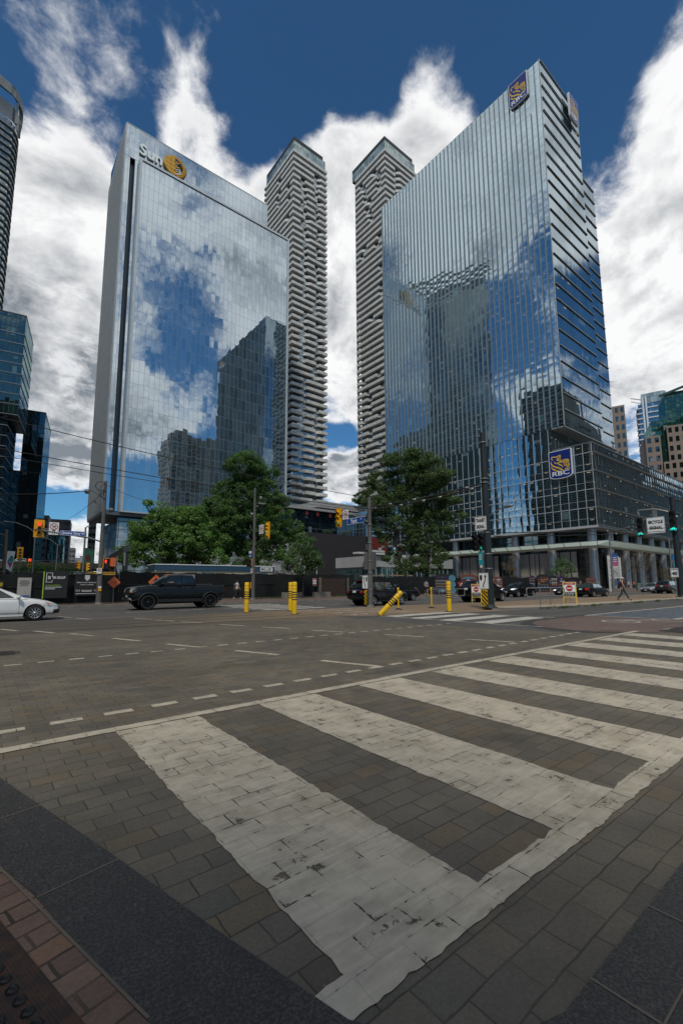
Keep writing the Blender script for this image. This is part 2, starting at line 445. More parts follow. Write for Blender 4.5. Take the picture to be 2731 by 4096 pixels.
# ------------------------------------------------------------------ ground materials
def paver_mat(name, bw, rh, c1, c2, mortar, rot=0.0, ms=.007, offs=.5, dirt=.35, bstr=.5, patch=None):
    m, t, out = new_mat(name)
    tc = t.new('ShaderNodeTexCoord').outputs['Object']
    mp = t.new('ShaderNodeMapping'); t.put(mp.inputs[0], tc); mp.inputs['Rotation'].default_value = (0, 0, rot)
    wob = t.vm('SCALE', t.vm('SUBTRACT', t.noise(tc, 6, 2, .5, out=1), (.5, .5, .5)), None, .022)
    v = t.vm('ADD', mp.outputs[0], wob)
    b = t.new('ShaderNodeTexBrick'); b.offset = offs; b.squash = 1
    t.put(b.inputs['Vector'], v); t.put(b.inputs['Color1'], (0, 0, 0, 1)); t.put(b.inputs['Color2'], (1, 1, 1, 1)); t.put(b.inputs['Mortar'], (.5, .5, .5, 1))
    b.inputs['Scale'].default_value = 1; b.inputs['Mortar Size'].default_value = ms; b.inputs['Mortar Smooth'].default_value = .35
    b.inputs['Brick Width'].default_value = bw; b.inputs['Row Height'].default_value = rh; b.inputs['Bias'].default_value = -.1
    big = t.noise(tc, .35, 3, .6); med = t.noise(tc, 2.4, 4, .6); fin = t.noise(tc, 60, 3, .7)
    k = t.xyz(b.outputs['Color'])[0]
    c = t.mix(t.math('POWER', k, 1.6), c1, c2)
    # a few bricks of another firing: warm brown, blue grey
    k2 = t.math('GREATER_THAN', t.math('FRACT', t.math('MULTIPLY', k, 7.31)), .80)
    c = t.mix(t.math('MULTIPLY', k2, .45), c, tuple(x * y for x, y in zip(c2, (1.02, .86, .66))))
    k3 = t.math('GREATER_THAN', t.math('FRACT', t.math('MULTIPLY', k, 13.7)), .86)
    c = t.mix(t.math('MULTIPLY', k3, .5), c, tuple(x * y for x, y in zip(c1, (.70, .73, .78))))
    c = t.vm('SCALE', c, None, t.ramp(big, .3, .7, 1 - dirt * .55, 1 + dirt * .35))
    c = t.vm('SCALE', c, None, t.ramp(med, .3, .7, 1 - dirt * .4, 1 + dirt * .3))
    c = t.vm('SCALE', c, None, t.ramp(fin, .3, .7, .88, 1.12))
    st = t.noise(t.vm('MULTIPLY', tc, (.10, .9, 1)), 1.1, 4, .62); c = t.vm('SCALE', c, None, t.ramp(st, .52, .70, 1.0, .80))
    oil = t.noise(tc, .55, 5, .62); c = t.vm('SCALE', c, None, t.ramp(oil, .60, .70, 1.0, .68))
    mk = b.outputs['Fac']
    mk2 = t.math('MULTIPLY', mk, t.ramp(t.noise(tc, 3.1, 3), .3, .6, .45, 1.0))
    c = t.mix(mk2, c, mortar)
    # chewing-gum spots and pale grit
    vo = t.new('ShaderNodeTexVoronoi', feature='F1'); t.put(vo.inputs['Vector'], tc); vo.inputs['Scale'].default_value = 3.0
    sel = t.math('GREATER_THAN', t.xyz(vo.outputs['Color'])[0], .80)
    spot = t.math('MULTIPLY', sel, t.math('LESS_THAN', vo.outputs['Distance'], t.math('MULTIPLY', t.xyz(vo.outputs['Color'])[1], .055)))
    c = t.mix(t.math('MULTIPLY', spot, .85), c, (.012, .012, .013))
    vg = t.new('ShaderNodeTexVoronoi', feature='F1'); t.put(vg.inputs['Vector'], tc); vg.inputs['Scale'].default_value = 16.0
    gr = t.math('MULTIPLY', t.math('GREATER_THAN', t.xyz(vg.outputs['Color'])[0], .86), t.math('LESS_THAN', vg.outputs['Distance'], .055))
    c = t.mix(t.math('MULTIPLY', gr, .7), c, (.28, .27, .25))
    h = t.math('ADD', t.math('MULTIPLY', mk, -1.0), t.math('MULTIPLY', fin, .14))
    principled(t, out, c, t.ramp(med, .3, .7, .72, .9), 0, t.bump(h, bstr, .012), .3)
    return m

def granite_mat(name, dark, light):
    m, t, out = new_mat(name)
    tc = t.new('ShaderNodeTexCoord').outputs['Object']
    a = t.noise(tc, 70, 4, .75); b = t.noise(tc, 9, 3, .6); g = t.noise(tc, 170, 2, .6)
    c = t.mix(t.ramp(a, .42, .66), dark, light)
    c = t.mix(t.ramp(g, .62, .72), c, tuple(x * 2.2 for x in light))
    c = t.vm('SCALE', c, None, t.ramp(b, .3, .7, .72, 1.2))
    principled(t, out, c, t.ramp(b, .3, .7, .5, .68), 0, t.bump(a, .3, .004), .4)
    return m

def asphalt_mat(name, col, warm=1.0):
    m, t, out = new_mat(name)
    tc = t.new('ShaderNodeTexCoord').outputs['Object']
    big = t.noise(t.vm('MULTIPLY', tc, (.25, 1, 1)), .6, 4, .6); fin = t.noise(tc, 40, 3, .7); med = t.noise(tc, 2.0, 4)
    c = t.vm('SCALE', (*col,), None, t.ramp(big, .3, .7, .8, 1.18))
    c = t.vm('SCALE', c, None, t.ramp(fin, .3, .7, .85, 1.15))
    oil = t.noise(tc, .45, 5, .62); c = t.vm('SCALE', c, None, t.ramp(oil, .58, .70, 1.0, .70))
    vo = t.new('ShaderNodeTexVoronoi', feature='DISTANCE_TO_EDGE'); t.put(vo.inputs['Vector'], t.vm('ADD', tc, t.vm('SCALE', t.noise(tc, 1.5, 3, .6, out=1), None, 1.2))); vo.inputs['Scale'].default_value = .16
    crk = t.math('LESS_THAN', vo.outputs['Distance'], .003)
    c = t.mix(t.math('MULTIPLY', crk, t.ramp(med, .45, .6, 0, .8)), c, tuple(x * .35 for x in col))
    principled(t, out, c, t.ramp(med, .3, .7, .74, .92), 0, t.bump(fin, .25, .006), .3)
    return m

def track_mat():
    m, t, out = new_mat('track_concrete')
    tc = t.new('ShaderNodeTexCoord').outputs['Object']
    x = t.xyz(tc)[0]; n = t.noise(tc, .5, 4, .6); fin = t.noise(tc, 35, 3, .7); st = t.noise(t.vm('MULTIPLY', tc, (.12, 2.2, 1)), 1.6, 4, .65)
    f = t.ramp(t.math('ADD', x, t.math('MULTIPLY', t.math('SUBTRACT', n, .5), 10.0)), 3, 17)
    c = t.mix(f, (.088, .078, .064), (.235, .172, .112))
    c = t.vm('SCALE', c, None, t.ramp(st, .3, .7, .72, 1.22)); c = t.vm('SCALE', c, None, t.ramp(fin, .3, .7, .88, 1.12))
    principled(t, out, c, .85, 0, t.bump(fin, .25, .006), .3)
    return m

def paint_mat(name, col, wear=.46, sc=1.0):
    m, t, out = new_mat(name)
    tc = t.new('ShaderNodeTexCoord').outputs['Object']
    n1 = t.noise(tc, 3.0 * sc, 8, .68); n2 = t.noise(t.vm('MULTIPLY', tc, (2.0, 14.0, 1)), 1.2 * sc, 5, .7); n3 = t.noise(tc, .8, 3)
    # joints of the pavers beneath telegraph through the film
    b = t.new('ShaderNodeTexBrick'); b.offset = .5
    t.put(b.inputs['Vector'], t.vm('ADD', tc, t.vm('SCALE', t.vm('SUBTRACT', t.noise(tc, 6, 2, .5, out=1), (.5, .5, .5)), None, .022)))
    b.inputs['Scale'].default_value = 1; b.inputs['Mortar Size'].default_value = .006; b.inputs['Mortar Smooth'].default_value = .6
    b.inputs['Brick Width'].default_value = .27; b.inputs['Row Height'].default_value = .163
    jf = t.math('MULTIPLY', b.outputs['Fac'], t.ramp(n3, .35, .65, .45, 1.0))
    c = t.vm('SCALE', (*col,), None, t.ramp(n1, .3, .7, .70, 1.12))
    c = t.mix(t.ramp(n2, .46, .66, 0, .55), c, tuple(min(1, x * 1.3) for x in col))
    c = t.mix(t.ramp(t.noise(tc, 1.7, 5, .7), .5, .7, 0, .5), c, tuple(x * y for x, y in zip(col, (.62, .57, .48))))
    c = t.vm('SCALE', c, None, t.ramp(jf, 0, 1, 1, .84))
    p = t.new('ShaderNodeBsdfPrincipled'); t.put(p.inputs['Base Color'], c); p.inputs['Roughness'].default_value = .62
    t.put(p.inputs['Normal'], t.bump(t.math('ADD', t.math('MULTIPLY', jf, -1.0), t.math('MULTIPLY', n2, .5)), .5, .006))
    tr = t.new('ShaderNodeBsdfTransparent')
    nf = t.noise(tc, 11.0 * sc, 6, .7)
    hole = t.math('ADD', t.math('ADD', t.math('MULTIPLY', n1, .42), t.math('MULTIPLY', nf, .48)), t.math('ADD', t.math('MULTIPLY', n3, .10), t.math('MULTIPLY', jf, -.10)))
    f = t.ramp(hole, wear - .025, wear + .025)
    mx = t.new('ShaderNodeMixShader'); t.put(mx.inputs[0], f); t.l.new(tr.outputs[0], mx.inputs[1]); t.l.new(p.outputs[0], mx.inputs[2])
    t.l.new(mx.outputs[0], out.inputs[0])
    return m

G = {
 'asphalt': asphalt_mat('asphalt', (.080, .076, .071)),
 'asphalt_far': asphalt_mat('asphalt_far', (.086, .082, .078)),
 'paver': paver_mat('concrete_pavers', .27, .163, (.116, .104, .084), (.144, .124, .094), (.054, .047, .036), ms=.005),
 'redbrick': paver_mat('red_brick_paving', .2, .1, (.135, .098, .085), (.165, .118, .10), (.07, .055, .05), ms=.005, dirt=.25),
 'cornerbrick': paver_mat('corner_brick', .30, .118, (.155, .10, .075), (.195, .132, .10), (.04, .034, .026), rot=R(-15), ms=.008),
 'granite': granite_mat('dark_granite', (.022, .020, .0185), (.070, .066, .061)),
 'track': track_mat(),
 'kerb': mat('kerb_concrete', (.17, .16, .145), .8, var=.25, scale=2, bump=.2),
 'islandtop': mat('island_concrete', (.34, .27, .20), .8, var=.15, scale=1.5, bump=.2),
 'paint': paint_mat('worn_white_paint', (.41, .365, .285), .408),
 'paint_far': paint_mat('white_paint', (.46, .44, .39), .36, .6),
 'paint_faint': paint_mat('faint_white_paint', (.48, .44, .38), .52, .6),
 'blue': paint_mat('blue_paint', (.078, .098, .115), .44, .7),
 'steel': mat('rail_steel', (.125, .10, .075), .45, .6, var=.2),
}

def sheet(name, pts, z, m):
    mb = MB(); mb.add([(x, y, z) for x, y in pts], [tuple(range(len(pts)))])
    return tag(mb.build(name, m), kind='structure')

def slab(name, pts, z, m, msides=None):
    mb = MB(); n = len(pts)
    mb.add([(x, y, z) for x, y in pts], [tuple(range(n))])
    mb.cur = 1
    for i in range(n):
        a, b = pts[i], pts[(i + 1) % n]
        mb.add([(a[0], a[1], 0), (b[0], b[1], 0), (b[0], b[1], z), (a[0], a[1], z)], [(0, 1, 2, 3)])
    return tag(mb.build(name, [m, msides or m]), kind='structure')

sheet('ground', [(-1500, -1500), (2500, -1500), (2500, 3000), (-1500, 3000)], 0, G['asphalt'])
# concrete unit paving of the intersection, crossing and near carriageway
sheet('intersection_paving', [(-40, -40), (14.4, -40), (17.5, 4.4), (14.2, 6.0), (13.2, 9), (12.9, 14.5), (13, 16.6), (6.9, 16.75), (3.3, 17.1), (.5, 17.35), (-40, 17.6)], .004, G['paver'])
# streetcar tracks: a tan concrete slab, dirtier to the left
tr_near = [(-40, 17.7), (.5, 17.45), (3.4, 17.2), (6.9, 16.85), (13.3, 16.7), (15.1, 15.6), (21.7, 14.1)]
sheet('track_slab', tr_near + [(28, 13.2), (42, 12.7), (60, 11.6), (120, 8), (120, 16.5), (74, 19.6), (58, 20.7), (33, 20.9), (18, 22.3), (9.2, 22.7), (.7, 22.95), (-40, 23.1)], .004, G['track'])
mb = MB()
def lerp(a, b, f): return a + (b - a) * f
near = [(-40, 17.9), (3.4, 17.4), (8, 17.0), (13.3, 16.9), (20, 15.0), (28, 13.9), (42, 13.6), (60, 12.6), (120, 9)]
far = [(-40, 23.0), (3.4, 22.8), (8, 22.7), (13.3, 22.5), (20, 22.0), (28, 21.2), (42, 20.7), (60, 20.5), (120, 16.2)]
for f in (.04, .30, .55, .81):
    pl = [(a[0], lerp(a[1], b[1], f)) for a, b in zip(near, far)]
    for a, b in zip(pl, pl[1:]):
        for o_, w_ in ((0, .07), (.13, .05)):
            mb.add([(a[0], a[1] + o_, .008), (b[0], b[1] + o_, .008), (b[0], b[1] + o_ + w_, .008), (a[0], a[1] + o_ + w_, .008)], [(0, 1, 2, 3)])
tag(mb.build('streetcar_rails', G['steel']), kind='structure')
# median island edge to the right, a real step
isl = [(22.7, 14.75), (23.4, 14.0), (25.2, 13.2), (27.5, 12.75), (33, 12.55), (42, 12.3), (60, 11.2), (120, 7.2)]
isl_b = [(120, 8.6), (60, 12.4), (42, 13.5), (33, 14.3), (27.5, 15.0), (24.5, 15.6), (23, 15.5)]
slab('median_island', isl + isl_b, .12, G['islandtop'], G['kerb'])
mb = MB()
for a, b in zip(isl, isl[1:]):
    d = Vector((b[0] - a[0], b[1] - a[1])).normalized(); nn = Vector((-d.y, d.x)) * .16
    mb.add([(a[0] - nn.x * .05, a[1] - nn.y * .05, .124), (b[0] - nn.x * .05, b[1] - nn.y * .05, .124), (b[0] + nn.x, b[1] + nn.y, .124), (a[0] + nn.x, a[1] + nn.y, .124)], [(0, 1, 2, 3)])
tag(mb.build('island_kerb', G['kerb']), kind='structure')
# far carriageway and far pavement
sheet('far_carriageway', [(-60, 23.15), (.7, 22.97), (9.2, 22.72), (18, 22.32), (33, 20.92), (58, 20.72), (74, 19.62), (160, 12), (160, 30), (-60, 60)], .003, G['asphalt_far'])
KERB = [(-60, 35.9), (4, 35.3), (6.5, 35.5), (9.5, 35.2), (11.5, 33.6), (14.3, 31.95), (18.2, 32.0), (26, 31.9), (38, 31.2), (42, 30.4), (52, 27.8), (61, 25.3), (70, 23.0), (85, 20.0), (160, 8)]
slab('far_pavement', KERB + [(260, 8), (260, 260), (-60, 260)], .14, G['redbrick'], G['kerb'])
mb = MB()
for a, b in zip(KERB, KERB[1:]):
    d = Vector((b[0] - a[0], b[1] - a[1])).normalized(); nn = Vector((-d.y, d.x)) * .3
    mb.add([(a[0], a[1] - .004, .0), (b[0], b[1] - .004, 0), (b[0], b[1] - .004, .146), (a[0], a[1] - .004, .146)], [(0, 1, 2, 3)])
    mb.add([(a[0], a[1] - .004, .146), (b[0], b[1] - .004, .146), (b[0] + nn.x, b[1] + nn.y, .146), (a[0] + nn.x, a[1] + nn.y, .146)], [(0, 1, 2, 3)])
tag(mb.build('far_kerb', G['kerb']), kind='structure')

# ------------------------------------------------------------------ painted markings (thin film, ragged edges)
def ragged(mb, p, q, w, z=.008, j=.0075, step=.035):
    p = Vector(p); q = Vector(q); d = q - p; L = d.length; d.normalize(); nrm = Vector((-d.y, d.x))
    k = max(2, int(L / step)); top = []; bot = []; e1 = e2 = 0.0
    for i in range(k + 1):
        c = p + d * (L * i / k)
        e1 = e1 * .62 + rnd.gauss(0, j * .55); e2 = e2 * .62 + rnd.gauss(0, j * .55)
        if rnd.random() < .03: e1 -= abs(rnd.gauss(0, j * 1.6))
        if rnd.random() < .03: e2 -= abs(rnd.gauss(0, j * 1.6))
        top.append((c + nrm * (w / 2 + e1))); bot.append((c - nrm * (w / 2 + e2)))
    vs = [(v.x, v.y, z) for v in bot] + [(v.x, v.y, z) for v in top]
    mb.add(vs, [(i, i + 1, k + 1 + i + 1, k + 1 + i) for i in range(k)])
def marking(name, segs, m, z=.008, j=.0075):
    mb = MB()
    for p, q, w_ in segs: ragged(mb, p, q, w_, z, j)
    return tag(mb.build(name, m), kind='structure')
near_cross = [((x + .43, 1.45), (x + .43, 5.22), .86) for x in (1.2, 2.84, 4.5, 6.13, 7.8, 9.45, 11.1, 12.75, 14.4)]
marking('near_crosswalk', near_cross, G['paint'])
marking('near_crosswalk_line', [((1.05, 1.415), (22, 1.415), .155), ((-2, 5.30), (16, 5.34), .155)], G['paint'], .0105, .008)
marking('bicycle_crossing_dashes', [((x, 5.95 + .03 * x), (x + .31, 5.95 + .03 * x), .13) for x in [-.9 + .535 * i for i in range(29)]]
        + [((x, 10.75 + .01 * x), (x + .27, 10.75 + .01 * x), .13) for x in [-.6 + .53 * i for i in range(28)]], G['paint'], .008, .008)
longd = [(.0, 21.2), (.88, 19.2), (1.75, 17.6), (2.54, 15.84), (3.28, 13.57), (4.06, 11.29), (4.88, 9.08), (5.58, 6.72), (5.8, 21.4), (6.23, 19.7), (6.74, 18.08), (7.45, 15.77), (8.15, 13.8), (8.81, 11.66), (9.7, 9.2), (10.55, 6.95), (3.27, 25.2), (3.76, 23.3)]
marking('lane_dashes', [((x - .23, y + .62), (x + .2, y - .55), .14) for x, y in longd], G['paint'], .0085, .01)
marking('far_lane_dashes', [((x, 26.9), (x + 1.5, 26.85), .12) for x in (-6, -1, 6.3, 9.2, 12)] + [((x, 26.6 - .03 * (x - 20)), (x + 2.2, 26.6 - .03 * (x + 2 - 20)), .12) for x in (19, 26, 33, 40, 47, 54)], G['paint_far'])
marking('side_crosswalk', [((14.9, y), (19.2, y + .1), .82) for y in (15.0, 13.4, 11.8, 10.2)] + [((14.75, 15.6), (14.95, 9.0), .12), ((15.0, 9.2), (15.4, 6.6), .1), ((19.4, 15.3), (19.6, 9.7), .12)], G['paint_far'])
marking('far_crosswalk', [((13.1, y), (17.7, y), .62) for y in (23.9, 25.3, 26.7, 28.1, 29.5, 30.9)], G['paint_far'])
marking('track_crosswalk', [((14.0, y), (19.0, y - .1), .55) for y in (17.2, 18.7, 20.2, 21.6)], G['paint_faint'], .0085)
# red brick cycle waiting area with blue box and bicycle symbol on the right
arc = [(18.2 + 2.9 * math.cos(R(a)) * 1.1 - 0.2, 6.75 + 2.55 * math.sin(R(a))) for a in range(100, 265, 12)]
sheet('cycle_area_edge', [(24, 9.7)] + [(x - .35, y * 1.03) for x, y in arc] + [(24, 3.9)], .006, G['granite'])
sheet('cycle_area', [(40, 9.2), (23, 9.35)] + arc + [(23, 4.3), (40, 3.5)], .0095, G['redbrick'])
sheet('blue_cycle_box', [(22.0, 9.2), (22.2, 6.1), (40, 5.4), (40, 8.5)], .013, G['blue'])
mb = MB()
for p, q, w_ in (((21.8, 9.35), (40, 8.6), .16), ((21.9, 6.0), (40, 5.2), .18), ((21.85, 9.3), (22.0, 6.0), .14)): ragged(mb, p, q, w_, .0165)
for c in ((19.4, 7.0), (21.3, 5.9)):
    ring = [(c[0] + .62 * math.cos(R(a)), c[1] + .62 * math.sin(R(a))) for a in range(0, 361, 24)]
    for a, b in zip(ring, ring[1:]): ragged(mb, a, b, .11, .0165, .004, .3)
for a, b in (((19.4, 7.0), (20.2, 6.9)), ((20.2, 6.9), (20.9, 6.5)), ((19.4, 7.0), (19.8, 7.4)), ((19.8, 7.4), (20.7, 7.0)), ((20.9, 6.9), (21.3, 5.9))): ragged(mb, a, b, .1, .0165, .004, .3)
for x in (17, 18.2, 19.4, 20.6): ragged(mb, (x, 4.9 - .03 * (x - 17)), (x + .7, 4.88 - .03 * (x - 17)), .12, .0165)
tag(mb.build('cycle_symbol', G['paint_far']), kind='structure')
gm = mat('iron_grate', (.045, .036, .032), .6, .3, var=.2)
mb = MB()
for i in range(12):
    mb.box(16.4 + i * .28, 16.58 + i * .28, 4.12, 4.9, .010, .022)
    mb.box(19.7 + i * .28, 19.88 + i * .28, 4.0, 4.8, .010, .022)
tag(mb.build('tactile_grating', gm), 'dark iron tactile grating set in the paving beside the red cycle area', 'grating')
mb = MB(); mb.prism(disc(0.45, 12.7, .38), .004, .012)
mb.cur = 1
for i in range(-3, 4): mb.box(.45 - .26, .45 + .26, 12.7 + i * .09 - .015, 12.7 + i * .09 + .015, .012, .016)
tag(mb.build('manhole_cover', [mat('manhole_iron', (.06, .055, .05), .5, .5), gm]), 'round iron manhole cover set in the grey paving beside the white car', 'manhole cover')
# near corner: granite kerb band, brick row and rusty tactile plate
gu = [(-.34, 6.6), (.23, 4.58), (.69, 2.9), (.91, 2.03), (1.1, 1.35), (1.3, 1.02), (1.7, .895), (9, .895)]
gl = [(9, .3), (1.9, .3), (1.15, .55), (.75, 1.15), (.56, 1.78), (.42, 2.33), (.32, 2.77), (.2, 3.16), (-.74, 6.6)]
sheet('granite_kerb', gu + gl, .012, G['granite'])
jm = mat('pale_mortar', (.13, .11, .085), .9)
mb = MB()
def jline(a, b, w_=.011):
    d = (Vector(b) - Vector(a)).normalized(); n_ = Vector((-d.y, d.x)) * w_ / 2
    mb.add([(a[0] - n_.x, a[1] - n_.y, .0145), (b[0] - n_.x, b[1] - n_.y, .0145), (b[0] + n_.x, b[1] + n_.y, .0145), (a[0] + n_.x, a[1] + n_.y, .0145)], [(0, 1, 2, 3)])
jline((.324, 2.758), (.70, 2.84)); jline((.05, 3.75), (.43, 3.84)); jline((1.914, .895), (1.912, .3)); jline((2.525, .895), (2.525, .3))
jline((1.9, .66), (4, .66), .008); jline((.565, 1.785), (.19, 3.165), .012)
tag(mb.build('granite_joints', jm), kind='structure')
sheet('corner_brick_row', [(9, .3), (1.9, .3), (1.15, .55), (.75, 1.15), (.56, 1.78), (.42, 2.33), (.32, 2.77), (.2, 3.16), (-.74, 6.6), (-6, 6.6), (-6, -8), (9, -8)], .011, G['cornerbrick'])
tp = thing('tactile_plate', 'rusty tactile plate with black domes at the near kerb corner', 'tactile plate', (.325, 1.96, .013), R(15))
rust, tt, oo = new_mat('rusted_iron')
tcq = tt.new('ShaderNodeTexCoord').outputs['Object']
rw = tt.new('ShaderNodeTexWave'); tt.put(rw.inputs[0], tcq); rw.inputs['Scale'].default_value = 26; rw.bands_direction = 'X'
nq = tt.noise(tcq, 9, 5, .7)
principled(tt, oo, tt.mix(tt.ramp(nq, .35, .65), (.028, .022, .020), (.085, .042, .026)), .55, .3, tt.bump(rw.outputs[1], .5, .004))
plm = MB(); plm.box(-.62, .045, -1.4, 1.75, -.004, .006)
plm.build('plate', rust, tp)
dm = mat('dome_iron', (.018, .017, .018), .38, .4, var=.2)
dome0 = None
for col_ in range(4):
    for i in range(40):
        dmb = None
        y_ = -1.2 + i * .0735 + (.037 if col_ % 2 else 0)
        if dome0 is None:
            dmb = MB(); dmb.lathe([(.022, 0), (.021, .005), (.017, .009), (.009, .0118), (.0001, .0125)], 12)
            dome0 = dmb.build('dome', dm, tp); o_ = dome0
        elif col_ * 40 + i < 100:
            o_ = dome0.copy(); COL.objects.link(o_); o_.parent = tp
        else: continue
        o_.location = (-.055 - col_ * .075, y_, .006)
# ------------------------------------------------------------------ materials of buildings
B = {
 'alu': mat('pale_aluminium', (.50, .53, .54), .42, .3, var=.08, scale=.6),
 'alu_dark': mat('grey_aluminium', (.16, .18, .19), .45, .5, var=.1, scale=.6),
 'shade': mat('sunshade_metal', (.36, .385, .37), .5, .3, var=.08, scale=.6),
 'fin': mat('fin_metal', (.27, .30, .31), .45, .4, var=.06, scale=.6), 'grey': mat('grey_wall_panel', (.34, .345, .345), .6, var=.08, scale=.5),
 'white': mat('white_metal_panel', (.62, .64, .64), .45, .2, var=.06, scale=.5),
 'conc': mat('pale_concrete', (.62, .625, .61), .8, var=.12, scale=.7, bump=.15, streak=.18),
 'conc_dark': mat('grey_concrete', (.20, .20, .20), .85, var=.15, scale=.6, streak=.2),
 'stone': mat('beige_stone', (.37, .335, .29), .7, var=.1, scale=1.2),
 'soffit': mat('soffit_panel', (.40, .40, .40), .6, var=.05),
 'col': mat('column_steel', (.40, .40, .41), .38, .55, var=.08, scale=.8),
 'darkmetal': mat('dark_metal', (.035, .038, .042), .5, .3, var=.1),
 'roof': mat('roof_dark', (.05, .05, .055), .7),
 'darkbrick': mat('charcoal_brick', (.030, .027, .030), .8, var=.25, scale=2.5, bump=.3),
 'red': mat('red_panel', (.19, .028, .022), .5, var=.15),
 'ribbed': mat('ribbed_grey_metal', (.36, .385, .40), .45, .45, var=.08, scale=.5),
 'gold': mat('gold_sign', (.62, .32, .02), .5, .0, var=.08),
 'signwhite': mat('sign_white', (.72, .73, .74), .5, var=.03),
 'lettergrey': mat('letter_pale_grey', (.80, .83, .82), .5, .0, var=.05),
 'letterside': mat('letter_side', (.06, .07, .07), .5, .3),
 'rblue': mat('logo_blue', (.004, .022, .17), .4, var=.05),
 'ryellow': mat('logo_yellow', (.85, .52, .01), .5, var=.04),
}
F = {
 'sun': facade('sun_tower_glass', 1.667, 4.22, 32.2, 24.6, base=(.055, .090, .115), tint=(.76, .86, .93), refl=.54, tilt=.0045, pillow=.0, wave=.008, wscale=.22, joint=.035, jcol=(.22, .28, .32), blinds=.05, blind_col=(.04, .10, .14)),
 'rbc': facade('rbc_tower_glass', 1.5, 4.09, 46.8, 38.8, base=(.022, .048, .066), tint=(.68, .83, .92), refl=.55, tilt=.006, pillow=.006, wave=.008, wscale=.3, joint=.03, jcol=(.26, .30, .32), blinds=.05, blind_col=(.08, .2, .24), sub=.44, lights=.10),
 'rbc_side': facade('rbc_side_glass', 3.2, 4.09, 105.6, 38.8, base=(.03, .055, .07), tint=(.68, .79, .86), refl=.46, tilt=.004, pillow=.003, wave=.004, wscale=.3, joint=.02, jcol=(.05, .06, .07), blinds=.02, lights=.10, vj=False),
 'rbc_pod': facade('rbc_podium_glass', 1.93, 4.22, 41.25, 14.2, base=(.006, .02, .028), tint=(.66, .80, .88), refl=.55, tilt=.008, pillow=.024, wave=.018, wscale=.45, joint=.0, blinds=.05, blind_col=(.16, .24, .25), sub=.38, lights=.25),
 'lobby': facade('lobby_glass', 3.0, 5.0, 0, 0, base=(.10, .09, .08), tint=(.5, .55, .58), refl=.22, tilt=.002, pillow=0, wave=.002, joint=.06, jcol=(.02, .02, .02), blinds=.0),
 'hp': facade('condo_glass', 1.4, 3.45, 0, 0, base=(.010, .018, .022), tint=(.6, .72, .78), refl=.35, tilt=.012, pillow=.006, wave=.01, joint=.05, jcol=(.05, .055, .06), blinds=.22, blind_col=(.22, .24, .24)),
 'hpcrown': facade('condo_crown_glass', 1.7, 3.7, 0, 228, base=(.24, .29, .28), tint=(.7, .8, .78), refl=.18, tilt=.006, joint=.05, jcol=(.1, .12, .12), blinds=0),
 'green': facade('green_glass', 1.5, 3.9, 0, 0, base=(.008, .025, .026), tint=(.36, .50, .52), refl=.22, tilt=.012, joint=.07, jcol=(.07, .10, .10), blinds=.12, blind_col=(.10, .16, .16)),
 'dkgreen': facade('dark_green_glass', 1.5, 2.2, 0, 0, base=(.006, .028, .022), tint=(.25, .42, .36), refl=.22, tilt=.01, joint=.08, jcol=(.02, .06, .05), blinds=.05),
 'blue': facade('dark_blue_glass', 1.6, 3.9, 0, 0, base=(.006, .014, .02), tint=(.30, .42, .48), refl=.18, tilt=.01, joint=.05, jcol=(.03, .04, .045), blinds=.06),
 'frit': facade('fritted_glass', 2.8, 2.75, 33, 8.3, base=(.35, .39, .41), tint=(.75, .8, .83), refl=.2, tilt=.003, joint=.06, jcol=(.10, .12, .13), blinds=0),
 'clear': facade('dark_clear_glass', 2.8, 4, 33, 0, base=(.012, .018, .02), tint=(.6, .7, .72), refl=.18, tilt=.004, joint=.06, jcol=(.04, .05, .05), blinds=.05),
 'teal': facade('teal_tower_glass', 1.5, 3.3, 0, 0, base=(.045, .065, .065), tint=(.66, .76, .76), refl=.38, tilt=.01, joint=.04, jcol=(.1, .11, .11), blinds=.1),
}

def walls(mb, x0, x1, y0, y1, z0, z1):
    return mb.add([(x0, y0, z0), (x1, y0, z0), (x1, y1, z0), (x0, y1, z0), (x0, y0, z1), (x1, y0, z1), (x1, y1, z1), (x0, y1, z1)],
                  [(0, 1, 5, 4), (1, 2, 6, 5), (2, 3, 7, 6), (3, 0, 4, 7)])

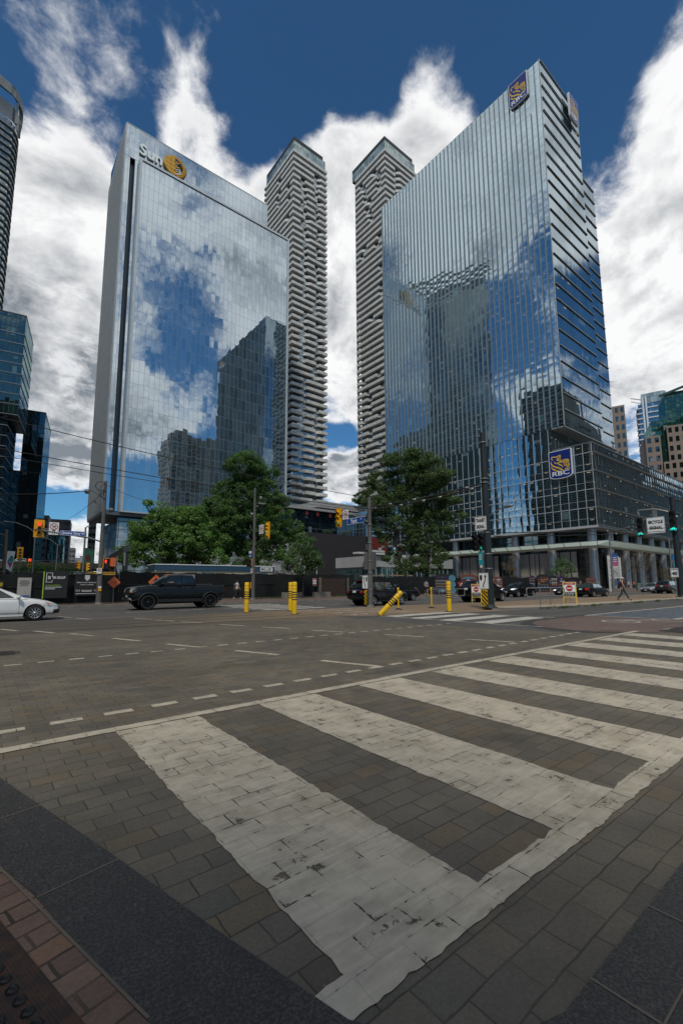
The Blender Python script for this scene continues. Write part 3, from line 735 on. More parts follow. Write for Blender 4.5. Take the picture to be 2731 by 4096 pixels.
# shield sign: blue field, pale rim, golden lion with globe, letters
def shield_outline(w, h, d=0.0):
    a, b = w / 2 + d, h / 2 + d
    p = [(-a, b), (-a, -b * .72)]
    p += bez((-a, -b * .72), (-a, -b * .90), (-a * .8, -b * .96), (-a * .45, -b * .99), 5)[1:]
    p += bez((-a * .45, -b * .99), (-a * .1, -b * 1.02), (a * .1, -b * 1.02), (a * .45, -b * .99), 5)[1:]
    p += bez((a * .45, -b * .99), (a * .8, -b * .96), (a, -b * .90), (a, -b * .72), 5)[1:]
    p += [(a, b)]
    return p
def logo_sign(parent, loc, rz, w, h):
    o = MB(); o.plate(shield_outline(w, h, .035 * w), -.30, .25)
    rim = o.build('logo_sign', B['signwhite'], parent, loc, rz)
    f = MB(); f.plate(shield_outline(w, h), -.34, -.298); f.build('sign_field', B['rblue'], rim)
    l = MB()
    X = lambda a: (a - 732) / 690 * w * .96          # emblem drawn on a 660 x 860 grid
    Z = lambda b: (620 - b) / 960 * h
    def ln(pts, ws): stroke(l, [(X(a), Z(b + (a - 740) * .26)) for a, b in pts], [q / 660 * w for q in ws] if isinstance(ws, list) else ws / 660 * w, -.345)
    # head: forelock, brow, muzzle, jaw
    ln([(505, 490), (475, 485), (455, 455), (455, 415), (475, 385), (515, 375), (555, 380)], [8, 22, 30, 32, 30, 28, 24])
    ln([(555, 378), (600, 375), (660, 350), (740, 300)], 32); ln([(748, 290), (750, 345), (742, 385)], 34)
    ln([(742, 385), (700, 405), (655, 425), (635, 455), (640, 485), (670, 500), (720, 480), (755, 440)], [28, 28, 28, 28, 28, 26, 24, 26]); ln([(752, 425), (755, 475), (765, 515)], 30)
    ln([(660, 470), (690, 470), (715, 455)], [10, 24, 18])
    # mane strokes
    ln([(528, 535), (545, 575), (590, 600), (650, 590), (720, 545), (770, 505)], [6, 22, 30, 30, 26, 22])
    ln([(440, 535), (425, 580), (430, 640), (470, 690), (560, 735), (680, 760), (780, 810), (830, 860), (850, 905)], [6, 24, 30, 36, 40, 44, 38, 26, 6])
    ln([(435, 715), (440, 770), (480, 820), (560, 855), (640, 885), (700, 915), (728, 950)], [6, 26, 34, 42, 38, 26, 6])
    ln([(570, 745), (590, 800)], [30, 4]); ln([(680, 770), (715, 830)], [30, 4]); ln([(560, 850), (600, 925)], [34, 4])
    ln([(600, 600), (680, 620), (760, 655), (800, 690), (818, 740)], [14, 34, 34, 24, 4]); ln([(690, 630), (706, 680)], [22, 4])
    # foreleg over the globe
    ln([(740, 570), (800, 510), (860, 460), (930, 440), (1010, 440)], 28); ln([(1010, 438), (1015, 480), (1000, 530)], 30); ln([(985, 470), (935, 485)], 20)
    # globe
    gc = (925, 605); rr = 105
    ln([(gc[0] + rr * math.cos(R(a)), gc[1] - rr * math.sin(R(a)) * 1.0) for a in range(-75, 171, 15)], 26)
    for dx_ in (-55, 10): ln([(gc[0] + dx_ * .6, gc[1] - 95), (gc[0] + dx_, gc[1] - 30), (gc[0] + dx_ * .9, gc[1] + 85)], 18)
    for dz_ in (-35, 20, 65): ln([(gc[0] - 90 + abs(dz_) * .4, gc[1] + dz_), (gc[0], gc[1] + dz_ + 8), (gc[0] + 95 - abs(dz_) * .3, gc[1] + dz_ - 6)], 16)
    ln([(850, 800), (930, 760), (1000, 745), (1045, 720)], [8, 26, 30, 24]); ln([(1000, 740), (1030, 765), (1035, 790)], [28, 22, 6])
    l.build('lion_emblem', B['ryellow'], rim)
    t = MB(); text(t, 'RBC', 0, -h * .33, h * .17, w * .80, -.346, .02); t.build('lettering', B['signwhite'], rim)
    return rim

# ================================================================== office tower on the right
XR, YP, YT, Y1 = 105.6, 41.25, 46.8, 106.8
rbc = thing('office_tower', 'tall blue glass tower with vertical fins and blue lion shields, right of the twins', 'office tower', (0, 0, 0))
ZF = [38.8 + 4.09 * k for k in range(17)] + [108.33, 112.3, 116.35, 120.45, 124.9, 128.66, 132.26, 136.04, 139.8]
for i in range(len(ZF) - 1):
    z0, z1 = ZF[i], ZF[i + 1]
    mb = MB(); mb.cur = 0
    mb.add([(XR, Y1, z0), (XR, YT, z0), (XR, YT, z1), (XR, Y1, z1)], [(0, 1, 2, 3)])
    mb.cur = 1
    x2 = 128.2; x3 = 138.2 if z1 <= 120.5 else 128.2
    mb.add([(XR, YT, z0), (x2, YT, z0), (x2, YT, z1), (XR, YT, z1)], [(0, 1, 2, 3)])
    if x3 > x2: mb.add([(x2, YT + .9, z0), (x3, YT + .9, z0), (x3, YT + .9, z1), (x2, YT + .9, z1), (x2, YT, z0), (x2, YT, z1)], [(0, 1, 2, 3), (4, 0, 3, 5)])
    mb.add([(x3, YT + (.9 if x3 > x2 else 0), z0), (x3, Y1, z0), (x3, Y1, z1), (x3, YT + (.9 if x3 > x2 else 0), z1), (XR, Y1, z0), (XR, Y1, z1)], [(0, 1, 2, 3), (1, 4, 5, 2)])
    mb.build('glass_storey', [F['rbc'], F['rbc_side']], rbc)
    sm = MB()
    for (a, b, y) in ((XR + .35, 128.0, YT), (128.5, 138.0, YT + .9)):
        if b > 130 and z1 > 121: continue
        sm.box(a, b, y - .24, y - .02, z1 - .03, z1 + .03); sm.box(a, b, y - .28, y - .22, z1 - .06, z1 + .10)
    sm.build('sunshade', B['shade'], rbc)
for k in range(41):
    y = YT + 1.5 * k
    top = 139.6 if k != 2 else 126
    m_ = MB(); m_.box(XR - .34, XR - .02, y - .055, y + .055, 38.9, top); m_.build('vertical_fin', B['fin'], rbc)
mb = MB(); mb.box(XR - .06, XR + .1, YT - .06, YT + .1, 38.8, 140); mb.build('corner_trim', B['alu'], rbc)
mb = MB(); mb.box(XR + .05, 128.1, YT + .1, Y1, 139.75, 140.0); mb.box(128.15, 138, YT + 1, Y1, 120.4, 120.7); mb.build('roof', B['roof'], rbc)
mb = MB(); mb.box(XR + .05, 138, YT + .05, 50.1, 38.55, 38.78); mb.build('soffit', B['soffit'], rbc)
mb = MB(); walls(mb, XR + .01, 137, 50.1, Y1, 33.2, 38.7); mb.build('recessed_storey', F['rbc_pod'], rbc)
ZP = [14.2, 18.3, 22.45, 26.7, 30.95, 33.2]
for i in range(5):
    mb = MB(); walls(mb, XR, 190, YP, Y1 - .01, ZP[i], ZP[i + 1]); mb.build('podium_storey', F['rbc_pod'], rbc)
    m_ = MB(); z = ZP[i]
    m_.box(XR - .12, XR - .01, YP - .1, Y1, z - .07, z + .07)
    if i < 4: m_.box(XR - .06, XR - .01, YP, Y1, z + 1.58, z + 1.64)
    m_.box(XR - .12, 190, YP - .14, YP - .01, z - .09, z + .09)
    m_.box(XR, 190, YP - .55, YP - .14, z + .02, z + .06)
    m_.build('floor_rail', B['alu'], rbc)
for k in range(35):
    y = YP + 1.93 * k
    m_ = MB(); m_.box(XR - .1, XR - .01, y - .045, y + .045, 14.1, 33.2 if y < 50.3 else 38.7); m_.build('podium_mullion', B['alu'], rbc)
mb = MB(); mb.box(XR - .12, 190, YP - .14, YP + .3, 33.1, 33.35); mb.box(XR - .12, XR + .2, YP + .3, 50.0, 33.1, 33.35); mb.box(XR + .2, 190, YP + .3, 50.0, 33.12, 33.2); mb.build('podium_roof', B['alu_dark'], rbc)
mb = MB(); mb.box(XR - .15, 190, YP - .2, Y1, 13.75, 14.12); mb.build('podium_soffit', B['soffit'], rbc)
mb = MB(); walls(mb, XR + 5.5, 190, YP + 5.5, Y1, .14, 9.9); mb.build('lobby_glass', F['lobby'], rbc)
mb = MB(); walls(mb, XR + 3.5, 190, YP + 3.5, Y1, 10.3, 13.9); mb.build('mezzanine_glass', F['clear'], rbc)
mul = B['darkmetal']
for i in range(11):
    y = YP + 7 + i * 5.2
    if i not in (3, 7): mb = MB(); mb.box(XR + 4.6, XR + 4.9, y, y + 5.0, .2, 8.9); mb.build('stone_lobby_wall', B['stone'], rbc)
    mb = MB(); mb.box(XR + 4.35, XR + 4.5, y + 1.2, y + 1.34, .2, 9.3); mb.box(XR + 4.35, XR + 4.5, y + 3.8, y + 3.94, .2, 9.3); mb.build('lobby_mullion', mul, rbc)
    if i in (1, 3, 6): mb = MB(); mb.box(XR + 8 + i * 8, XR + 11 + i * 8, YP + 4.6, YP + 4.9, .2, 8.5); mb.build('stone_lobby_wall', B['stone'], rbc)
for i in range(7):
    c = MB(); c.lathe([(.95, .14), (.95, 13.8)], 20, (XR + 2.2, YP + 2.2 + i * 9.4, 0)); c.build('column', B['col'], rbc)
for i in range(1, 8):
    c = MB(); c.lathe([(.95, .14), (.95, 13.8)], 20, (XR + 2.2 + i * 9.4, YP + 2.2, 0)); c.build('column', B['col'], rbc)
# glazed canopy round the base
cg, tt, oo = new_mat('canopy_glass'); cp_ = tt.new('ShaderNodeBsdfDiffuse'); tt.put(cp_.inputs[0], (.42, .50, .46, 1)); ct_ = tt.new('ShaderNodeBsdfTranslucent'); tt.put(ct_.inputs[0], (.62, .74, .68, 1))
cx_ = tt.new('ShaderNodeMixShader'); cx_.inputs[0].default_value = .6; tt.l.new(cp_.outputs[0], cx_.inputs[1]); tt.l.new(ct_.outputs[0], cx_.inputs[2]); tt.l.new(cx_.outputs[0], oo.inputs[0])
mb = MB()
mb.add([(XR - 3.2, YP - 3.0, 10.45), (XR - 3.2, Y1, 10.45), (XR + .6, Y1, 9.85), (XR + .6, YP + .6, 9.85), (190, YP + .6, 9.85), (190, YP - 3.0, 10.45)], [(0, 1, 2, 3), (0, 3, 4, 5)])
can = mb.build('canopy', cg, rbc)
mb = MB()
mb.box(XR - 3.3, XR - 3.2, YP - 3.1, Y1, 10.38, 10.52); mb.box(XR - 3.2, 190, YP - 3.1, YP - 3.0, 10.38, 10.52)
for k in range(18): mb.bar((XR - 3.2, YP - 1 + 3.6 * k, 10.36), (XR + .6, YP + .5 + 3.6 * k, 9.76), .12, .1)
for k in range(60): mb.bar((XR - 1 + 1.4 * k, YP - 3.0, 10.37), (XR + .6 + 1.4 * k, YP + .6, 9.77), .09, .08)
mb.build('canopy_frame', B['alu_dark'], can)
mb = MB(); mb.box(XR + .3, XR + .9, YP + .3, Y1, 9.3, 9.75); mb.box(XR + .9, 190, YP + .3, YP + .9, 9.3, 9.75); mb.build('canopy_beam', B['stone'], rbc)
logo_sign(rbc, (XR - .35, 52.7, 135.6), R(-90), 5.0, 7.6)
logo_sign(rbc, (122.6, YT - 1.0, 135.9), 0, 5.0, 7.6)
logo_sign(rbc, (XR - .4, 48.1, 29.4), R(-90), 5.0, 6.5)

# ================================================================== office tower on the left
XL0, XL1, YS, ZT, ZB = 32.2, 92.3, 149.8, 148.3, 24.6
sun = thing('office_tower', 'broad mirror glass office tower with golden sun emblem, left of the twin towers', 'office tower', (0, 0, 0))
nf = 30; zs = [ZB + (ZT - .9 - ZB) * i / 29 for i in range(30)]
for i in range(29):
    mb = MB(); walls(mb, XL0 + .02, XL1 - .02, YS + .35, 176, zs[i], zs[i + 1]); mb.build('glass_storey', F['sun'], sun)
mb = MB()
for a, b, c, d in ((XL0, XL0 + .75, ZB - .4, ZT), (XL1 - .75, XL1, ZB - .4, ZT)): mb.box(a, b, YS, YS + 2.2, c, d)
mb.box(XL0 + .75, XL1 - .75, YS, YS + 26, ZT - .85, ZT); mb.box(XL0 + .75, XL1 - .75, YS, YS + 26, ZB - .4, ZB)
mb.build('portal_frame', B['alu'], sun)
CX0, CX1, CY, CZ = 27.8, 82.8, 152.0, 161.0
mb = MB(); mb.cur = 0
mb.add([(CX0, CY, ZB), (29.5, CY, ZB), (29.5, CY, ZT), (CX0, CY, ZT), (31.0, CY, ZT), (XL0 + .01, CY, ZB), (31.0, CY, ZB), (XL0 + .01, CY, ZT)], [(0, 1, 2, 3), (6, 5, 7, 4)])
mb.build('end_strip_glass', F['sun'], sun)
mb = MB(); walls(mb, CX0, CX1, CY, 176.5, ZT - .1, CZ - .5); mb.build('crown_glass', F['sun'], sun)
mb = MB(); mb.box(CX0, CX1, CY - .05, 176.6, CZ - .5, CZ - .3); mb.box(CX0 - .1, CX0 + .15, CY - .12, CY, ZB, CZ - .3); mb.box(CX0, CX1, CY - .1, CY - .02, CZ - .6, CZ - .3); mb.build('crown_trim', B['alu'], sun)
mb = MB(); mb.box(29.5, 31.0, CY + 1.6, CY + 1.7, ZB, ZT - 1); mb.box(29.42, 29.5, CY, CY + 1.7, ZB, ZT); mb.box(31, 31.08, CY, CY + 1.7, ZB, ZT); mb.build('dark_slot', mat('slot_glass', (.075, .095, .105), .25, .2, var=.1), sun)
mb = MB(); mb.box(XL0 - .04, XL0 - .002, YS + 2.2, CY + .3, ZB, ZT - .5); mb.build('reveal_wall', B['stone'], sun)
mb = MB(); mb.add([(CX0 + .1, 176.5, ZB), (CX0 + .1, CY, ZB), (CX0 + .1, CY, 160), (CX0 + .1, 176.5, 153)], [(0, 1, 2, 3)]); mb.build('side_wall', B['alu_dark'], sun)  # darker than the fins: shade between the ribs put into its colour
for k in range(26):
    y = CY + .3 + k * .97
    m_ = MB(); m_.box(CX0 - .42, CX0 + .08, y - .1, y + .1, ZB - .5, 160.2 - k * .28); m_.build('side_fin', B['ribbed'], sun)
mb = MB(); mb.box(CX0 - .3, XL1, CY - .4, 176.5, ZB - 1.3, ZB - .42); mb.build('underside', B['alu_dark'], sun)
mb = MB(); walls(mb, 32.5, 90, 154.5, 176, 8.2, 21.6); mb.build('podium_glass', F['frit'], sun)
mb = MB(); walls(mb, 32.5, 90, 154.6, 176, .14, 8.2); mb.build('lobby_glass', F['clear'], sun)
mb = MB(); mb.box(32.4, 90.2, 154.3, 176, 21.6, 22.0); mb.build('terrace', B['alu_dark'], sun)
mb = MB(); walls(mb, 40, 88, 158, 175, 22, ZB - 1.3); mb.build('terrace_glass', F['sun'], sun)
for x in (38.4, 60, 80):
    mb = MB(); mb.box(x - .8, x + .8, 155, 156.6, 22, ZB - 1.3); mb.build('column', B['conc'], sun)
mb = MB(); mb.box(32.5, 90, 154.4, 154.45, 22.0, 23.1); mb.build('terrace_railing', F['clear'], sun)
# raised letters and sun emblem
mb = MB(); text(mb, 'Sun', 36.0, 153.0, 4.2, 7.6, CY - .75, .02, .5)
so_ = mb.build('raised_lettering', B['lettergrey'], sun)
g = MB(); cx_, cz_ = 44.1, 153.4; rr = 3.55
# globe half disc with segment cuts
arc_ = [(cx_ - .35 - rr * math.sin(R(a)) * .98, cz_ + rr * math.cos(R(a))) for a in range(0, 181, 10)]
arc_ = [(cx_ - .1, cz_ + rr)] + arc_[1:-1] + [(cx_ + .35, cz_ - rr)]
g.plate([(x, z) for x, z in arc_], CY - 1.0, CY - .2)
for k in range(15):                                                     # flame rays round the right rim
    a = R(88 - k * 11.6); b0 = (cx_ + math.cos(a) * 3.35, cz_ + math.sin(a) * 3.35)
    tx, tz = -math.sin(a), math.cos(a)
    tip = (cx_ + math.cos(a) * 4.45 + tx * .35, cz_ + math.sin(a) * 4.45 + tz * .35)
    p = [(b0[0] - tx * .38, b0[1] - tz * .38), tip, (b0[0] + tx * .38, b0[1] + tz * .38)]
    g.plate(p[::-1] if False else p, CY - 1.0, CY - .4)
ring_o = [(cx_ + 3.5 * math.cos(R(a)), cz_ + 3.5 * math.sin(R(a))) for a in range(-80, 91, 10)]
ring_i = [(cx_ + 3.05 * math.cos(R(a)), cz_ + 3.05 * math.sin(R(a))) for a in range(90, -81, -10)]
for i in range(17):
    g.plate([ring_o[i], ring_o[i + 1], ring_i[16 - i], ring_i[17 - i]], CY - 1.0, CY - .5)
for zz, ln_ in ((1.55, 1.9), (-.15, 2.2), (-1.85, 1.7)):               # curved tongues across the middle
    c = bez((cx_ - .1, cz_ + zz - .3), (cx_ + .6, cz_ + zz - .5), (cx_ + 1.4, cz_ + zz - .2), (cx_ + ln_, cz_ + zz + .65), 6)
    d = bez((cx_ - .1, cz_ + zz + .35), (cx_ + .6, cz_ + zz + .1), (cx_ + 1.2, cz_ + zz + .15), (cx_ + ln_, cz_ + zz + .65), 6)
    g.plate(c + d[::-1][1:], CY - 1.0, CY - .5)
em = g.build('sun_emblem', B['gold'], sun)
g = MB()
for zz in (1.6, -.1, -1.8): stroke(g, bez((cx_ - 3.3, cz_ + zz + .3), (cx_ - 2, cz_ + zz - .1), (cx_ - 1, cz_ + zz - .1), (cx_ + .1, cz_ + zz), 6), .12, CY - 1.01)
stroke(g, bez((cx_ - 1.2, cz_ + 3.2), (cx_ - 1.7, cz_ + 1), (cx_ - 1.5, cz_ - 1.2), (cx_ - .6, cz_ - 3.3), 8), .12, CY - 1.01)
g.build('emblem_lines', B['letterside'], em)

# ================================================================== twin residential towers
def twin(label, x0, x1, y0, y1, chamfer, seed):
    rr_ = random.Random(seed)
    t = thing('residential_tower', label, 'apartment tower', (0, 0, 0), group='twin residential towers with wavy balconies')
    H = 231.0; z0 = 34.0; pitch = 3.5; n = int((224 - z0) / pitch)
    core = [(x0 + 1.7, y0 + 1.7), (x1 - 1.7, y0 + 1.7), (x1 - 1.7, y1 - 1.7), (x0 + 1.7 + chamfer, y1 - 1.7), (x0 + 1.7, y1 - 1.7 - chamfer)] if chamfer else [(x0 + 1.7, y0 + 1.7), (x1 - 1.7, y0 + 1.7), (x1 - 1.7, y1 - 1.7), (x0 + 1.7, y1 - 1.7)]
    mb = MB(); mb.prism(core, z0 - 6, 228, cap=False); mb.build('window_wall', F['hp'], t)
    Wx, Wy = x1 - x0, y1 - y0
    # gaps between balconies along each face, held for a few storeys at a time
    pat = {'s': [[(7.0, 8.6), (15.0, 16.2)], [(7.6, 9.0)], [(5.4, 8.4), (15.2, 16.6)], [(7.2, 8.8), (14.6, 15.8)], [(13.2, 15.6)], [(5.2, 7.4), (14.2, 15.8)]],
           'w': [[(3.6, 5.8)], [(10.5, 12.5)], [], [(6.5, 8.8), (18.0, 20.0)], [], [(4.0, 6.6), (15.0, 17.0)], [(13.0, 15.6)], []]}
    cur = {'s': pat['s'][0], 'w': pat['w'][0]}; left = {'s': 0, 'w': 0}
    for k in range(n + 1):
        z = z0 + k * pitch
        lo = k / n < .55
        for f in 'sw':
            if left[f] <= 0:
                cur[f] = rr_.choice(pat[f]); left[f] = 1 if rr_.random() < .72 else 2
            left[f] -= 1
        full = k >= n - 1 or k == 0
        def prof(gaps, L):
            """breakpoints (t, depth) along a face; depth 0 = balcony edge, 1.55 = wall"""
            pts = [(0, 0)]
            for a, b in ([] if full else gaps):
                if b > L - 1: continue
                pts += [(a - .9, 0), (a - .25, .45), (a, 1.5), (b, 1.5), (b + .12, .12), (b + .5, 0)] if rr_.random() < .65 else [(a - .1, .0), (a, 1.5), (b, 1.5), (b + 1.6, .25), (b + 2.2, 0)]
            pts = [p for i, p in enumerate(pts) if i == 0 or p[0] > pts[i - 1][0] + 1e-3]
            pts = [p for p in pts if p[0] < L - .3] + [(L, 0)]
            return pts
        S_ = [(x0 + a, y0 + d) for a, d in prof(cur['s'], Wx)]
        Ws = [(x0 + d, y0 + a) for a, d in prof(cur['w'], Wy - chamfer)]
        outer = Ws[::-1][:-1] + S_                       # from far end of west face to corner to end of south face
        if chamfer: outer = [(x0 + chamfer, y1)] + outer
        mb = MB()
        hpar = 1.52
        m_ = len(outer)
        vs = [(x, y, z - .22) for x, y in outer] + [(x, y, z + hpar - .22) for x, y in outer]
        inn = [(x0 + 1.75, y0 + 1.75)]
        mb.add(vs, [(i, i + 1, m_ + i + 1, m_ + i) for i in range(m_ - 1)])
        # inner side of the parapet and slab underside
        c0 = Vector(((x0 + x1) / 2, (y0 + y1) / 2))
        ins = [tuple(Vector(p) + (c0 - Vector(p)).normalized() * .22) for p in outer]
        mb.add([(x, y, z + hpar - .22) for x, y in outer] + [(x, y, z + hpar - .22) for x, y in ins] + [(x, y, z) for x, y in ins],
               [(i, i + 1, m_ + i + 1, m_ + i) for i in range(m_ - 1)] + [(m_ + i, m_ + i + 1, 2 * m_ + i + 1, 2 * m_ + i) for i in range(m_ - 1)])
        deep = [(max(x, x0 + 1.8) if True else x, max(y, y0 + 1.8)) for x, y in outer]
        mb.add([(x, y, z - .22) for x, y in outer] + [(x, y, z - .22) for x, y in deep], [(i + 1, i, m_ + i, m_ + i + 1) for i in range(m_ - 1)])
        mb.add([(x, y, z) for x, y in outer] + [(x, y, z) for x, y in deep], [(i, i + 1, m_ + i + 1, m_ + i) for i in range(m_ - 1)])
        # plain bands on the two far sides
        mb.box(x1 - 1.69, x1, y0 + .02, y1, z - .2, z + .8); mb.box(x0 + chamfer, x1 - 1.7, y1 - 1.69, y1, z - .2, z + .8)
        mb.build('balcony_band', B['conc'], t)
    mb = MB(); walls(mb, x0 + .8, x1 - .8, y0 + .8, y1 - .8, 225, 230.2); mb.build('crown_glass', F['hpcrown'], t)
    mb = MB(); mb.box(x0 + .7, x1 - 2.5, y0 + .7, y1 - 1, 230.2, 232.2); mb.build('roof', B['darkmetal'], t)
    return t
twin('left of the twin wavy-balconied apartment towers, partly behind the mirror glass tower', 109, 130.6, 173.7, 204, 0, 3)
twin('right of the twin wavy-balconied apartment towers, partly behind the finned glass tower', 145.5, 169.8, 144.5, 172, 4.0, 11)

# podium shared by the towers
pod = thing('retail_podium', 'dark brick retail podium with glazed roof terrace below the twin towers', 'podium', (0, 0, 0))
mb = MB(); mb.box(70, 100.5, 112, 140, .14, 17.3); mb.build('brick_wall', B['darkbrick'], pod)
jb = mat('brick_joint', (.02, .018, .02), .9)
mb = MB()
for i in range(7): mb.box(70 + i * 4.4, 70.05 + i * 4.4, 111.985, 112, .2, 17.2)
for z in (6, 12): mb.box(70, 100.5, 111.985, 112, z, z + .05)
mb.build('panel_joint', jb, pod)
mb = MB(); walls(mb, 74, 128, 140, 166, 17.3, 29.5); mb.build('terrace_glass', F['blue'], pod)
mb = MB(); mb.box(72, 140, 138, 168, 29.5, 30.4); mb.box(100, 172, 140, 172, 31.5, 34.0); mb.build('canopy_slab', B['grey'], pod)
mb = MB()
for x in range(71, 100, 3): mb.box(x, x + .06, 112.3, 112.36, 17.3, 18.6)
mb.box(70.5, 100, 112.3, 112.36, 18.5, 18.6); mb.build('terrace_railing', B['alu_dark'], pod)
for x, w_ in ((82, .7), (93, .7), (98, .7), (104, .7)):
    mb = MB(); mb.box(x, x + .8, 137, 137.4, 27.2, 28.6); mb.build('red_lantern', B['red'], pod)
for x, z, m_ in [(100.6, z, m_) for z, m_ in ((12.2, 'red'), (13.05, 'alu_dark'), (13.9, 'red'), (14.75, 'red'), (15.6, 'alu_dark'), (16.45, 'red'))]:
    mb = MB()
    for i in range(6):
        mb.cur = 0 if rnd.random() < .62 else 1
        mb.box(100.6 + i * 1.5, 102.05 + i * 1.5, 111, 111.2, z, z + .72)
    mb.build('cladding_strip', [B['red'], B['conc']], pod)
mb = MB(); walls(mb, 100.5, 112, 111.2, 130, .14, 17.3); mb.build('end_glass', F['blue'], pod)
mb = MB(); walls(mb, 100.5, 112, 112, 128, 17.4, 26); mb.build('upper_end_glass', F['sun'], pod)

shop = thing('store_block', 'white panelled store block with wall lettering, left of the small street tree', 'shop building', (0, 0, 0))
mb = MB(); mb.box(55.5, 67.6, 100, 111.9, .14, 9.2); mb.build('wall', B['grey'], shop)
mb = MB(); mb.box(58.5, 69.9, 103, 111.9, 9.2, 12.9); mb.build('upper_wall', B['grey'], shop)
mb = MB()
for i in range(6): mb.box(59 + 2 * i, 59.06 + 2 * i, 102.98, 103, 9.2, 12.9)
mb.build('panel_joint', B['alu_dark'], shop)
mb = MB(); text(mb, 'WINNERS', 59.7, 7.0, .85, 5.6, 99.98, .02); mb.build('lettering', B['darkmetal'], shop)
mb = MB(); text(mb, 'HEALTH', 59.2, 4.7, .85, 4.4, 99.98, .03); mb.build('lettering', B['darkmetal'], shop)
mb = MB(); mb.box(55.3, 67.8, 99.8, 100.0, 8.9, 9.4); mb.build('parapet', B['alu'], shop)

pav = thing('pavilion', 'low white roofed glass pavilion behind the tall right tree', 'pavilion', (0, 0, 0))
mb = MB(); walls(mb, 72, 103, 79, 92, .14, 5.6)
mb.build('glazing', F['green'], pav)
mb = MB(); mb.box(71.7, 103, 78.7, 92, 5.6, 8.2); mb.build('roof', B['grey'], pav)
mb = MB()
for i in range(17): mb.box(72 + 1.8 * i, 72.12 + 1.8 * i, 78.9, 79, .2, 5.6)
mb.box(72, 102, 78.9, 79, 2.2, 2.35); mb.build('window_frame', B['alu'], pav)
mb = MB(); mb.box(67.5, 76, 78, 80, 8.5, 8.9); mb.build('canopy', B['white'], pav)

# ================================================================== street canyon on the left
ten = thing('curved_tower', 'curved dark residential tower with open crown arch at the left frame edge', 'apartment tower', (0, 0, 0))
def ten_plan(r=0.0):
    tip = [(-7.2 + (5.4 + r) * math.cos(R(a)), 240 + (5.4 + r) * 1.6 * math.sin(R(a))) for a in range(-60, 91, 10)]
    return [(-52 - r * .6, 162 - r), (-40, 192 - r), (-22, 226 - r)] + tip + [(-40, 262 + r), (-62 - r, 215)]
mb = MB(); mb.prism(ten_plan(), 0, 211, cap=True); mb.build('window_wall', F['teal'], ten)
tc_ = mat('tower_band', (.20, .215, .21), .6, var=.15, scale=.4)
for k in range(62):
    z = 6 + k * 3.3
    mb = MB(); mb.prism(ten_plan(.55), z, z + .75); mb.build('floor_band', tc_, ten)
mb = MB(); mb.prism(ten_plan(.2), 211.2, 219, cap=False); mb.build('crown_wall', B['alu_dark'], ten)
mb = MB()
P_ = ten_plan(1.3)
n_ = len(P_)
for i in range(n_ - 3):
    a, b = P_[i], P_[i + 1]
    za, zb = 227 - .35 * abs(i - 2) - (max(0, i - 8)) * .9, 227 - .35 * abs(i - 1) - (max(0, i - 7)) * .9
    c0 = Vector((-25, 215))
    ai = Vector(a) + (c0 - Vector(a)).normalized() * 2.2; bi = Vector(b) + (c0 - Vector(b)).normalized() * 2.2
    lo_a = 222.0 - max(0, i - 8) * 1.3; lo_b = 222.0 - max(0, i - 7) * 1.3
    mb.add([(a[0], a[1], lo_a), (b[0], b[1], lo_b), (b[0], b[1], zb), (a[0], a[1], za), (ai.x, ai.y, lo_a), (bi.x, bi.y, lo_b), (bi.x, bi.y, zb), (ai.x, ai.y, za)],
           [(0, 1, 2, 3), (5, 4, 7, 6), (3, 2, 6, 7), (1, 0, 4, 5)])
mb.build('crown_arch', tc_, ten)
for i in (5, 9, 13):
    if i < n_:
        mb = MB(); mb.bar((P_[i][0] - .8, P_[i][1] - .5, 211), (P_[i][0] - .8, P_[i][1] - .5, 223), .8, .8); mb.build('crown_post', tc_, ten)

ROT = R(-9.5)
def block(name, label, cat, az, dist, width, depth, z0, z1, m, floors=3.9, band=None, bandh=.5, roof=True, proud=.15, group=None, slots=None):
    """a block standing with its near right... left-front corner at an azimuth and distance from the crossing, turned with the old street grid"""
    t = thing(name, label, cat, (dist * math.cos(R(az)), dist * math.sin(R(az)), 0), ROT, group)
    mb = MB(); walls(mb, 0, width, 0, depth, z0, z1); mb.add([(0, 0, z0), (width, 0, z0), (width, depth, z0), (0, depth, z0)], [(3, 2, 1, 0)]); mb.build('wall', m, t)
    if roof:
        mb = MB(); mb.box(-.1, width + .1, -.1, depth + .1, z1, z1 + .5); mb.build('roof', B['roof'], t)
    if band:
        k = 0; z = z0 + floors
        while z < z1 - 1 and k < 60:
            mb = MB(); mb.box(-proud, width + proud, -proud, depth + proud, z - bandh / 2, z + bandh / 2); mb.build('floor_band', band, t)
            z += floors; k += 1
    if slots:
        nx, mz = slots
        z = z0 + floors * .45
        while z < z1 - 2:
            mb = MB()
            for i in range(nx):
                w_ = width / nx
                mb.box(i * w_ + w_ * .14, (i + 1) * w_ - w_ * .14, -.06, -.01, z, z + floors * .36)
                dd = depth / nx
                mb.box(-.06, -.01, i * dd + dd * .14, (i + 1) * dd - dd * .14, z, z + floors * .36)
                mb.box(width + .01, width + .06, i * dd + dd * .14, (i + 1) * dd - dd * .14, z, z + floors * .36)
            mb.build('window_row', mz, t)
            z += floors
    return t
def pt(az, d): return d * math.cos(R(az)), d * math.sin(R(az))
